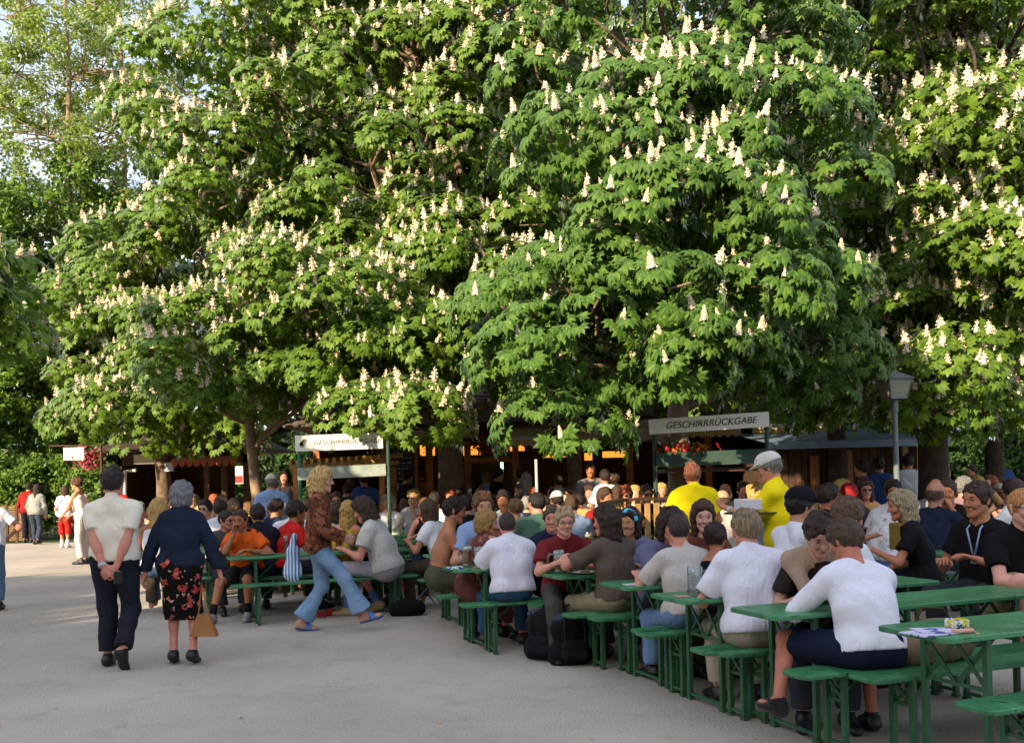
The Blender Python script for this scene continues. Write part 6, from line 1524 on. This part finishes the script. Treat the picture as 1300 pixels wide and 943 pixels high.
# --- main stall
YS = 20.5
x0, x1 = at(398, 600, YS)[0], at(1055, 600, YS)[0]
st = empty('food_stall', (0, YS, 0)); tag(st, 'long wooden food stall with yellow striped awnings and a dark shingled roof', 'stall')
w_ = MB(); qbox(w_, x0, x1, 3.4, 3.6, 0, 3.0); qbox(w_, x0, x0+.15, 0.05, 3.4, 0, 2.75); qbox(w_, x1-.15, x1, 0.05, 3.4, 0, 2.75); w_.build('wall', WOOD_D, st)
w_ = MB(); qbox(w_, x0+.2, at(536, 600, YS)[0], .2, .8, 0, 1.05); qbox(w_, at(596, 600, YS)[0], at(652, 600, YS)[0], .9, 1.5, 0, 1.05); qbox(w_, at(735, 600, YS)[0], x1-.2, .2, .8, 0, 1.05); w_.build('counter', WOOD_O, st)
w_ = MB(); qbox(w_, x0, x1, .02, .20, 2.46, 2.80); w_.build('fascia', WOOD_D, st)
for px in (402, 500, 545, 594, 655, 735, 800, 900, 985, 1050):
    xx = at(px, 600, YS)[0]; w_ = MB(); qbox(w_, xx-.07, xx+.07, -.02, .14, 0, 2.45); w_.build('post', WOOD_O, st)
w_ = MB(); qbox(w_, at(596, 600, YS)[0], at(653, 600, YS)[0], -.03, .10, 1.98, 2.09); w_.build('lintel', WOOD_O, st)
# roof: two slopes with stepped shingle courses
def roof(xa, xb, ya, yb, z0, z1, name='roof', inset=1.6, courses=16, mat_=SHING):
    m_ = MB()
    for i in range(courses):
        t0, t1 = i/courses, (i+1.25)/courses
        ya_, yb_ = ya+(yb-ya)*.5*t0, ya+(yb-ya)*.5*t1; za, zb = z0+(z1-z0)*t0+.03, z0+(z1-z0)*t1
        ia, ib = inset*t0, inset*t1
        m_.add([(xa+ia, ya_, za), (xb-ia, ya_, za), (xb-ib, yb_, zb), (xa+ib, yb_, zb), (xa+ia, ya_, za-.035), (xb-ia, ya_, za-.035)], [(0, 1, 2, 3), (4, 5, 1, 0)])
    ym = (ya+yb)/2
    m_.add([(xa+inset, ym, z1), (xb-inset, ym, z1), (xb, yb, z0), (xa, yb, z0)], [(0, 1, 2, 3)])
    m_.add([(xa, ya, z0), (xa+inset, ym, z1), (xa, yb, z0)], [(0, 1, 2)]); m_.add([(xb, ya, z0), (xb-inset, ym, z1), (xb, yb, z0)], [(2, 1, 0)])
    m_.add([(xa, ya, z0-.01), (xb, ya, z0-.01), (xb, yb, z0-.01), (xa, yb, z0-.01)], [(3, 2, 1, 0)])
    return m_.build(name, mat_, st if mat_ is SHING else None)
roof(x0-.5, at(690, 600, YS)[0], -.6, 4.2, 2.82, 4.25)
roof(at(690, 600, YS)[0]+.05, x1+.5, -.55, 4.0, 2.86, 3.7)
def awning(xa, xb, z, dep, drop, lab=None):
    a = empty('awning', (0, 0, 0)); a.parent = st
    n = 6; V = []; 
    m_ = MB(); m_.add([(xa, -.02, z), (xb, -.02, z), (xb, -dep*.55, z-drop*.42), (xa, -dep*.55, z-drop*.42), (xb, -dep, z-drop), (xa, -dep, z-drop)], [(0, 1, 2, 3), (3, 2, 4, 5)])
    m_.build('cloth', AWN, a)
    m_ = MB(); k = max(4, int((xb-xa)/.16)); V = []
    for i in range(k):
        xa_, xb_ = xa+(xb-xa)*i/k, xa+(xb-xa)*(i+1)/k; z_ = z-drop
        m_.add([(xa_, -dep, z_), (xb_, -dep, z_), (xb_, -dep, z_-.13), ((xa_+xb_)/2, -dep, z_-.18), (xa_, -dep, z_-.13)], [(0, 1, 2, 3, 4)])
    m_.build('valance', AWN, a); m_ = MB(); m_.tube([(xa, -dep+.01, z-drop+.01), (xb, -dep+.01, z-drop+.01)], .028, 6); m_.build('rail', pmat('rail', '#c8cdd4', .4, .05), a)
awning(at(520, 600, YS)[0], at(556, 600, YS)[0], 2.80, .5, .14); awning(at(586, 600, YS)[0], at(608, 600, YS)[0], 2.80, .5, .14)
awning(at(632, 600, YS)[0], at(700, 600, YS)[0], 2.85, 1.1, .42); awning(at(706, 600, YS)[0], at(836, 600, YS)[0], 2.95, 1.2, .42); awning(at(842, 600, YS)[0], at(925, 600, YS)[0], 2.95, 1.2, .42); awning(at(940, 600, YS)[0], at(1050, 600, YS)[0], 2.95, 1.1, .40)
# panels over the counter; their glow stands in for sunlight on orange wood
m, nt, p, out = newmat('sunlit_wood_glow'); p.inputs['Base Color'].default_value = (*lin('#c87a28'), 1); p.inputs['Emission Color'].default_value = (*lin('#e08a30'), 1); p.inputs['Emission Strength'].default_value = .8; LIT = m
m, nt, p, out = newmat('lit_green'); p.inputs['Emission Color'].default_value = (.35, 1, .45, 1); p.inputs['Emission Strength'].default_value = 1.6; LITG = m
for (pa, pb, ya, yb, dy) in ((533, 552, 565, 578, .5), (588, 594, 566, 578, .5), (596, 610, 566, 577, .6), (643, 666, 563, 572, .5), (742, 752, 575, 584, 1.2), (765, 800, 573, 580, 1.2), (690, 720, 572, 580, 1.0)):
    A, Bp = at(pa, ya, YS+dy), at(pb, yb, YS+dy); m_ = MB(); qbox(m_, A[0], Bp[0], dy, dy+.05, Bp[2], A[2]); m_.build('glowing_panel', LIT, st)
A = at(637, 587, YS+2.5); m_ = MB(); m_.tube([A-v3(0, YS, .22), A-v3(0, YS, -.12)], .035, 8); m_.build('tube_lamp', LITG, st)
# menu board (chalk) left of trunk
c = at(508, 598, 19.3); root = empty('menu_board', (c[0], c[1], 0)); tag(root, 'black chalk menu board with scribbled lines beside the stall post', 'menu board')
m_ = MB(); m_.box((0, 0, 1.75), (.62, .05, 1.1)); m_.build('board', BLACKM, root); m_ = MB()
for sx in (-1, 1): qbox(m_, sx*.33-.03, sx*.33+.03, -.03, .03, 0, 2.4)
m_.build('post', WOOD_O, root)
rs = np.random.RandomState(3); m_ = MB()
for i in range(9):
    z_ = 2.2-i*.105; xa_ = -.24
    while xa_ < .2:
        wd = rs.uniform(.03, .10); m_.box((xa_+wd/2, -.028, z_+rs.uniform(-.008, .008)), (wd, .004, .022)); xa_ += wd+.03
m_.build('chalk_marks', pmat('chalk', '#8f98a8', .9, .1), root)
# white crockery and a beer barrel on the counter near the trunk
mb = MB()
for i in range(5): mb.lathe([(.0005, 0), (.09, 0), (.12, .03), (.0005, .012)], (rs.uniform(-.3, .3), rs.uniform(-.1, .1), 0), 12)
thingm('plate_stack', 'white plates stacked on the counter left of the mottled trunk', 'plates', mb, pmat('china', '#e6e2da', .3, .03), (at(545, 600, YS)[0], YS+.5, 1.06))
mb = MB(); mb.lathe([(.0005, -.35), (.16, -.34), (.20, -.15), (.21, 0), (.20, .15), (.16, .34), (.0005, .35)], (0, 0, .35), 16)
for z_ in (.08, .22, .48, .62): mb.lathe([(.205-.12*abs(z_-.35)**1.2, -.02), (.212-.12*abs(z_-.35)**1.2, 0), (.205-.12*abs(z_-.35)**1.2, .02)], (0, 0, z_), 16, 1)
thingm('beer_barrel', 'upright wooden beer barrel before the stall, left of the mottled trunk', 'barrel', mb, [WOOD_O, BLACKM], (at(528, 600, 19.6)[0], 19.6, 1.0), smooth=True)
mb = MB().box((0, 0, .5), (.6, .5, 1.0), bev=.03); thingm('serving_stand', 'dark wooden stand carrying the beer barrel', 'stand', mb, WOOD_D, (at(528, 600, 19.6)[0], 19.6, 0))
flowers('flower_basket', at(617, 566, YS-.4), (.30, .12, .14), 'hanging basket of pink flowers under the middle awning', ['#e02860', '#c83a4a'], 60, 5, group='flower baskets')
flowers('flower_basket', at(497, 572, YS-.6), (.5, .15, .16), 'dark red flowers hanging at the stall corner behind the left sign', ['#7a2430'], 60, 6, group='flower baskets')
# --- brown hut on the right
YH = 17.6; hx0, hx1 = at(985, 600, YH)[0], at(1165, 600, YH)[0]
ht = empty('wooden_hut', (0, YH, 0)); tag(ht, 'low brown wooden hut with a blue grey roof edge behind the capped waiter', 'hut')
def planks(mb, xa, xb, y, z0, z1, n, mi=0):
    for i in range(n):
        a, b = xa+(xb-xa)*i/n+.006, xa+(xb-xa)*(i+1)/n-.006; qbox(mb, a, b, y, y+.05+.01*(i % 2), z0, z1, mi)
w_ = MB(); planks(w_, hx0, at(1058, 600, YH)[0], 0, 0, 2.1, 9); planks(w_, at(1084, 600, YH)[0], hx1, 0, 0, 2.1, 8); qbox(w_, hx0, hx1, .1, 2.5, 0, 2.08); w_.build('wall', WOOD_D, ht)
w_ = MB(); planks(w_, at(1059, 600, YH)[0], at(1083, 600, YH)[0], -.03, .9, 2.0, 3); w_.build('shutter', WOOD_O, ht)
w_ = MB(); planks(w_, at(1028, 600, YH)[0], at(1040, 600, YH)[0], -.03, .6, 1.9, 2); w_.build('shutter', WOOD_O, ht)
w_ = MB(); w_.add([(hx0-.3, -.7, 2.12), (hx1+.3, -.7, 2.12), (hx1+.3, 2.7, 2.5), (hx0-.3, 2.7, 2.5)], [(0, 1, 2, 3)]); qbox(w_, hx0-.3, hx1+.3, -.72, -.66, 2.02, 2.15); w_.build('roof', pmat('zinc', '#6d7f90', .5, .2, 6), ht)
for px in (1146, 1164):
    xx = at(px, 600, YH)[0]; w_ = MB(); qbox(w_, xx-.05, xx+.05, -.15, -.05, 0, 2.02); w_.build('post', WOOD_T, ht)
# --- kiosk on the left
YK = 22; kx0, kx1 = at(150, 600, YK)[0], at(318, 600, YK)[0]
ks = empty('kiosk', (0, YK, 0)); tag(ks, 'small dark timber kiosk with a scalloped orange awning on the left', 'kiosk')
w_ = MB(); qbox(w_, kx0, at(262, 600, YK)[0], 2.2, 2.3, 0, 2.5); qbox(w_, kx0, kx0+.1, .1, 2.2, 0, 2.4); w_.build('wall', WOOD_D, ks)
w_ = MB(); qbox(w_, kx0, at(258, 600, YK)[0], .1, .7, 0, 1.0); w_.build('counter', WOOD_D, ks)
for px in (152, 208, 262, 284, 312):
    xx = at(px, 600, YK)[0]; w_ = MB(); qbox(w_, xx-.06, xx+.06, -.02, .10, 0, 2.4); w_.build('post', WOOD_D, ks)
w_ = MB(); qbox(w_, kx0, kx1, -.02, .10, 2.15, 2.45); w_.build('fascia', WOOD_D, ks)
rf = roof(kx0-.5, kx1+.4, -.6, 3.2, 2.46, 3.2, mat_=pmat('tile', '#3a2a22', .9, .3, 8, .5, 30)); rf.parent = ks; rf.location = (0, 0, 0)
m_ = MB(); xa, xb = at(236, 600, YK)[0], at(316, 600, YK)[0]; m_.add([(xa, -.05, 2.45), (xb, -.05, 2.45), (xb, -.95, 2.22), (xa, -.95, 2.22)], [(0, 1, 2, 3)])
k = 9
for i in range(k):
    a, b = xa+(xb-xa)*i/k, xa+(xb-xa)*(i+1)/k; m_.add([(a, -.95, 2.22), (b, -.95, 2.22), (b-.02, -.95, 2.10), ((a+b)/2, -.95, 2.05), (a+.02, -.95, 2.10)], [(0, 1, 2, 3, 4)])
m_.build('awning', pmat('awning_orange', '#a5562c', .8, .15), ks)
m_ = MB(); A, Bp = at(170, 577, YK-.1), at(207, 588, YK-.1); qbox(m_, A[0], Bp[0], -.12, -.06, Bp[2], A[2]); m_.build('name_board', pmat('cream_board', '#d6cda8', .6, .1), ks)
m_ = MB(); A, Bp = at(208, 587, YK-.1), at(221, 598, YK-.1); qbox(m_, A[0], Bp[0], -.14, -.10, Bp[2], A[2]); m_.build('notice', pmat('notice', '#b9bcc8', .6, .1), ks)
m_ = MB(); m_.tube([at(163, 640, YK)-v3(0, YK+.2, 0), at(163, 598, YK)-v3(0, YK+.2, 0), at(177, 597, YK)-v3(0, YK+.2, 0)], .045, 6); m_.build('pipe', pmat('white_pipe', '#d8d8d0', .4, .05), ks)
mb = MB().box((0, 0, 0), (at(310, 600, 27)[0]-at(283, 600, 27)[0], .06, .5)); mb.box((.0, -.035, -.12), (.5, .01, .2), 1); mb.box((-.05, -.036, .12), (.16, .01, .10), 2)
thingm('banner', 'white banner with red and yellow marks seen through the kiosk opening', 'banner', mb, [SIGNW, pmat('bred', '#c02818', .6), pmat('byel', '#e8b818', .6)], at(297, 603, 27))
flowers('flower_basket', at(113, 582, 21.2), (.32, .22, .26), 'large hanging basket of pink geraniums at the kiosk corner', ['#d83a6c', '#c83048', '#e06a90'], 90, 8, group='flower baskets')
# hanging white sign on the left
sg = empty('hanging_sign', (at(94, 576, 21)[0], 21, at(94, 576, 21)[2])); tag(sg, 'small white sign hanging from a horizontal arm left of the flower basket', 'sign')
m_ = MB().box((0, 0, 0), (.46, .03, .28), bev=.006); m_.build('panel', SIGNW, sg)
m_ = MB(); m_.tube([(-.55, 0, .19), (.62, 0, .17)], .018, 6); m_.tube([(-.18, 0, .13), (-.18, 0, .19)], .006, 5); m_.tube([(.18, 0, .13), (.18, 0, .19)], .006, 5); m_.tube([(.60, 0, .2), (.60, 0, -1.7)], .03, 6); m_.build('bracket', WOOD_D, sg)
text('Getränke', .075, (-.01, -.018, .055), sg, pmat('faint_ink', '#a8a6a4', .7), shear=.2); text('Maßbier', .085, (.03, -.018, -.055), sg, pmat('faint_ink', '#a8a6a4', .7), shear=.2)
# --- left return sign with pergola below
d = 14.3; A, Bp = at(375, 563, d), at(486, 559, d)
def bar(mb, p0, p1, hh, th_=.03):
    mb.beam(p0, p1, th_, hh)
rt = empty('return_sign', (A[0], A[1], 0)); tag(rt, 'long white plate return sign on green posts, left one, above a slatted pergola', 'sign', 'plate return signs')
def sub(p): return np.asarray(p, float)-np.array([A[0], A[1], 0])
hh = 20*d/F
m_ = MB(); bar(m_, sub(A), sub(Bp), hh); m_.build('panel', SIGNW, rt)
ang = math.atan2(Bp[2]-A[2], Bp[0]-A[0])
t_ = text('GESCHIRRRÜCKGABE', .100, (sub(A)+sub(Bp))/2+v3(.12, -.019, 0), rt, INK, shear=.25, sp=1.05); t_.rotation_euler = (math.radians(90), -ang, 0)
m_ = MB(); bl = sub(at(383, 562, d-.03)); rs = np.random.RandomState(8)
for i in range(7): m_.box(bl+v3(rs.uniform(-.04, .05), 0, rs.uniform(-.05, .05)), (.05, .008, .045), 0, Ry(rs.uniform(0, 3)))
m_.build('emblem', pmat('emblem', '#8a8672', .7, .2), rt)
for px, mt in ((379, pmat('post_green', '#1f6a50', .5, .1)), (492, DGREEN)):
    q = sub(at(px, 560, d)); m_ = MB(); m_.tube([(q[0], .03, 0), (q[0], .03, q[2])], .028, 8); m_.build('post', mt, rt)
m_ = MB(); bar(m_, sub(at(378, 602, d)), sub(at(490, 596, d)), 15*d/F, .04); m_.build('shelf_board', GBOARD, rt)
pg = empty('pergola', (at(432, 590, 16.6)[0], 16.6, 0)); tag(pg, 'slatted wooden pergola roof between the left return sign and its board', 'pergola')
xa, xb = at(368, 590, 16.2)[0]-pg.location[0], at(492, 590, 16.2)[0]-pg.location[0]; zt = at(430, 590, 16.2)[2]
m_ = MB(); m_.beam((xa, -.4, zt-.02), (xb, -.4, zt+.05), .08, .08); m_.beam((xa, 1.2, zt-.02), (xb, 1.2, zt+.05), .08, .08); m_.build('beam', WOOD_T, pg)
for i in range(13):
    xx = xa+.08+(xb-xa-.16)*i/12; m_ = MB(); m_.beam((xx-.05, -.55, zt+.06+.005*i), (xx+.12, 1.35, zt+.12+.005*i), .05, .07); m_.build('slat', WOOD_T, pg)
for xx in (xa+.1, xb-.1):
    for yy in (-.4, 1.2): m_ = MB(); m_.beam((xx, yy, 0), (xx, yy, zt-.03), .09, .09, up=(1, 0, 0)); m_.build('post', WOOD_O, pg)
# --- right return sign
d = 11.6; A, Bp = at(824, 542, d), at(976, 532, d)
rt = empty('return_sign', (A[0], A[1], 0)); tag(rt, 'white plate return sign on dark posts, right one, half covered by chestnut leaves', 'sign', 'plate return signs')
hh = 19*d/F; m_ = MB(); bar(m_, sub(A), sub(Bp), hh); m_.build('panel', SIGNW, rt); ang = math.atan2(Bp[2]-A[2], Bp[0]-A[0])
t_ = text('GESCHIRRRÜCKGABE', .115, (sub(A)+sub(Bp))/2+v3(.02, -.019, 0), rt, INK, shear=.25, sp=1.0); t_.rotation_euler = (math.radians(90), -ang, 0)
for px in (831, 974):
    q = sub(at(px, 540, d)); m_ = MB(); m_.tube([(q[0], .04, 0), (q[0], .04, q[2]+.02)], .028, 8); m_.build('post', DGREEN, rt)
m_ = MB(); bar(m_, sub(at(833, 584, d)), sub(at(985, 578, d)), 18*d/F, .04); m_.build('shelf_board', DGREEN, rt)
m_ = MB(); q0, q1 = sub(at(838, 598, d+.5)), sub(at(985, 594, d+.5)); bar(m_, q0, q1, .05, .8); m_.build('shelf', WOOD_D, rt)
flowers('flower_box', at(868, 568, d+.02), (.26, .06, .05), 'red and orange flowers on the green board of the right return sign', ['#d83020', '#e86a20', '#c02838'], 40, 9)
# --- picket fence round the return area
fr = empty('picket_fence', (0, 0, 0)); tag(fr, 'low picket fence of pale pointed slats around the yellow waiter\'s return area', 'fence')
pth = [un(764, 727, 0)*0+v3(*at(764, 640, 9.4)[:2], 0), v3(*at(781, 640, 10.6)[:2], 0), v3(*at(792, 640, 11.0)[:2], 0), v3(*at(862, 640, 11.3)[:2], 0)]
pth2 = [v3(*at(962, 640, 12.2)[:2], 0), v3(*at(1040, 640, 12.6)[:2], 0)]
for pp in (pth, pth2):
    for a, b in zip(pp[:-1], pp[1:]):
        L = np.linalg.norm(b-a); n = max(2, int(L/.115)); u = (b-a)/L; nn = v3(-u[1], u[0], 0)
        for z_ in (.35, 1.12): m_ = MB(); m_.beam(a+v3(0, 0, z_)+nn*.03, b+v3(0, 0, z_)+nn*.03, .035, .07); m_.build('rail', WOOD_D, fr)
        m_ = MB(); m_.beam(a+v3(0, 0, 1.33), b+v3(0, 0, 1.33), .09, .035); m_.build('top_rail', WOOD_D, fr)
        for i in range(n):
            q = a+(b-a)*(i+.5)/n; m_ = MB(); m_.beam(q+v3(0, 0, .08), q+v3(0, 0, 1.31), .065, .022, up=nn); m_.build('picket', WOOD_T, fr)
# wicker fence by the left path
wf = empty('wattle_fence', (0, 0, 0)); tag(wf, 'low woven wooden fence along the bushes at the far left', 'fence')
a, b = v3(*at(-40, 640, 30)[:2], 0), v3(*at(33, 640, 30)[:2], 0); m_ = MB()
for z_ in np.arange(.08, 1.15, .075): m_.beam(a+v3(0, .03*math.sin(z_*80), z_), b+v3(0, -.03*math.sin(z_*80), z_), .03, .055)
m_.build('weave', pmat('wattle', '#80613a', .9, .3, 12), wf)
for i in range(7): m_ = MB(); q = a+(b-a)*i/6; m_.beam(q, q+v3(0, 0, 1.25), .07, .07, up=(1, 0, 0)); m_.build('post', WOOD_D, wf)
# --- lamp post
c = at(1138, 600, 12.6); lp = empty('street_lamp', (c[0], c[1], 0)); tag(lp, 'grey lamp post with a four sided glass lantern before the dark trunk', 'street lamp')
zt = at(1138, 472, 12.6)[2]; zb = at(1138, 508, 12.6)[2]; GREYP = pmat('lamp_grey', '#687270', .5, .1)
m_ = MB(); m_.tube([(0, 0, 0), (0, 0, .6), (0, 0, .62), (0, 0, zb-.16), (0, 0, zb-.15), (0, 0, zb)], [.065, .06, .040, .034, .045, .045], 12); m_.build('pole', GREYP, lp, smooth=False)
m, nt, p, out = newmat('lantern_glass'); p.inputs['Base Color'].default_value = (*lin('#a09c8a'), 1); p.inputs['Roughness'].default_value = .25; p.inputs['Transmission Weight'].default_value = .3; LGL = m
r0, r1, zh = .125, .185, (zt-.11)
m_ = MB(); cs_ = lambda r: [(r*math.cos(a), r*math.sin(a)) for a in np.radians([45+8, 135+8, 225+8, 315+8])]
lo_, hi_ = cs_(r0*1.25), cs_(r1*1.25); m_.add([(x, y, zb+.03) for x, y in lo_]+[(x, y, zh) for x, y in hi_], [(0, 1, 5, 4), (1, 2, 6, 5), (2, 3, 7, 6), (3, 0, 4, 7)]); m_.build('lantern_glass', LGL, lp)
m_ = MB()
for i in range(4): m_.beam((lo_[i][0], lo_[i][1], zb+.02), (hi_[i][0], hi_[i][1], zh), .016, .016)
for rr_, z_ in ((lo_, zb+.025), (hi_, zh)):
    for i in range(4): j = (i+1) % 4; m_.beam((*rr_[i], z_), (*rr_[j], z_), .02, .02)
m_.build('lantern_frame', GREYP, lp)
m_ = MB(); e = cs_(r1*1.25+.05); m_.add([(x, y, zh+.01) for x, y in e]+[(x*.25, y*.25, zt-.01) for x, y in e]+[(0, 0, zt+.02)], [(0, 1, 5, 4), (1, 2, 6, 5), (2, 3, 7, 6), (3, 0, 4, 7), (4, 5, 8), (5, 6, 8), (6, 7, 8), (7, 4, 8), (3, 2, 1, 0)]); m_.build('lantern_cap', GREYP, lp)
# slim white pole of a folded umbrella near the centre
c = at(681, 600, 14); mb = MB(); mb.tube([(0, 0, 0), (0, 0, at(681, 583, 14)[2])], .022, 8); mb.box((0, 0, .03), (.4, .4, .06), 1)
thingm('umbrella_pole', 'slim pale parasol pole left of the slim grey trunk', 'pole', mb, [pmat('alu', '#b8b8b0', .4), BLACKM], (c[0], c[1], 0), smooth=False)
# --- ground
m, nt, p, out = newmat('gravel'); N = nt.nodes; L = nt.links
tc = N.new('ShaderNodeTexCoord'); n1 = N.new('ShaderNodeTexNoise'); n1.inputs['Scale'].default_value = .5; n1.inputs['Detail'].default_value = 7; n1.inputs['Roughness'].default_value = .6
n2 = N.new('ShaderNodeTexNoise'); n2.inputs['Scale'].default_value = 90; n2.inputs['Detail'].default_value = 3
n3 = N.new('ShaderNodeTexVoronoi'); n3.inputs['Scale'].default_value = 55
for q_ in (n1, n2, n3): L.new(tc.outputs['Object'], q_.inputs['Vector'])
rp = N.new('ShaderNodeValToRGB'); rp.color_ramp.elements[0].position = .3; rp.color_ramp.elements[1].position = .7; rp.color_ramp.elements[0].color = (*lin('#aaa094'), 1); rp.color_ramp.elements[1].color = (*lin('#c6baaa'), 1)
L.new(n1.outputs['Fac'], rp.inputs['Fac'])
mx = N.new('ShaderNodeMix'); mx.data_type = 'RGBA'; mx.blend_type = 'MULTIPLY'; mx.inputs[0].default_value = .55
r2 = N.new('ShaderNodeValToRGB'); r2.color_ramp.elements[0].position = .3; r2.color_ramp.elements[1].position = .75; r2.color_ramp.elements[0].color = (.45, .45, .45, 1); r2.color_ramp.elements[1].color = (1.3, 1.3, 1.3, 1)
L.new(n2.outputs['Fac'], r2.inputs['Fac']); L.new(rp.outputs['Color'], mx.inputs[6]); L.new(r2.outputs['Color'], mx.inputs[7]); L.new(mx.outputs[2], p.inputs['Base Color']); p.inputs['Roughness'].default_value = .95; p.inputs['Specular IOR Level'].default_value = .2
n4 = N.new('ShaderNodeTexNoise'); n4.inputs['Scale'].default_value = 1.7; n4.inputs['Detail'].default_value = 8; n4.inputs['Roughness'].default_value = .75; L.new(tc.outputs['Object'], n4.inputs['Vector'])
r4 = N.new('ShaderNodeValToRGB'); r4.color_ramp.elements[0].position = .34; r4.color_ramp.elements[1].position = .46; r4.color_ramp.elements[0].color = (.80, .78, .76, 1); r4.color_ramp.elements[1].color = (1, 1, 1, 1)
L.new(n4.outputs['Fac'], r4.inputs['Fac']); mx4 = N.new('ShaderNodeMix'); mx4.data_type = 'RGBA'; mx4.blend_type = 'MULTIPLY'; mx4.inputs[0].default_value = .8
L.new(mx.outputs[2], mx4.inputs[6]); L.new(r4.outputs['Color'], mx4.inputs[7]); L.new(mx4.outputs[2], p.inputs['Base Color'])
b = N.new('ShaderNodeBump'); b.inputs['Strength'].default_value = .5; b.inputs['Distance'].default_value = .012; L.new(n3.outputs['Distance'], b.inputs['Height']); L.new(b.outputs['Normal'], p.inputs['Normal'])
g = MB().add([(-500, -500, 0), (500, -500, 0), (500, 500, 0), (-500, 500, 0)], [(0, 1, 2, 3)]).build('ground', m); g['kind'] = 'structure'
gs = MB().add([(-60, 29.4, .004), (60, 29.4, .004), (60, 120, .004), (-60, 120, .004)], [(0, 1, 2, 3)]).build('grass_ground', pmat('grassy', '#3c4a22', .95, .3, 3, .4, 60)); gs['kind'] = 'structure'
# fallen leaves and twigs on the paving
rs = np.random.RandomState(12); V = np.array([(0, 0, 0), (.5, .3, .12), (.5, -.3, .1), (1, 0, 0)]); T = np.array([(0, 2, 1), (1, 2, 3)]); n = 1500
P = np.stack([rs.uniform(-7, 9, n), rs.uniform(3.2, 20, n), np.full(n, .006)], 1); a = rs.uniform(0, 6.28, n); X = np.stack([np.cos(a), np.sin(a), a*0], 1); Z = nrm(np.stack([rs.randn(n)*.2, rs.randn(n)*.2, np.ones(n)], 1)); Y = np.cross(Z, X)
W, F_ = stamp((V, T), P, X, Y, Z, rs.uniform(.012, .04, n)); lf = link('fallen_petals', mesh('fallen_petals', W, [F_], [pmat('litter', '#b59a6c', .9, .4, 20)])); tag(lf, 'fallen petals and bits scattered on the gravel', 'litter', None, 'stuff')
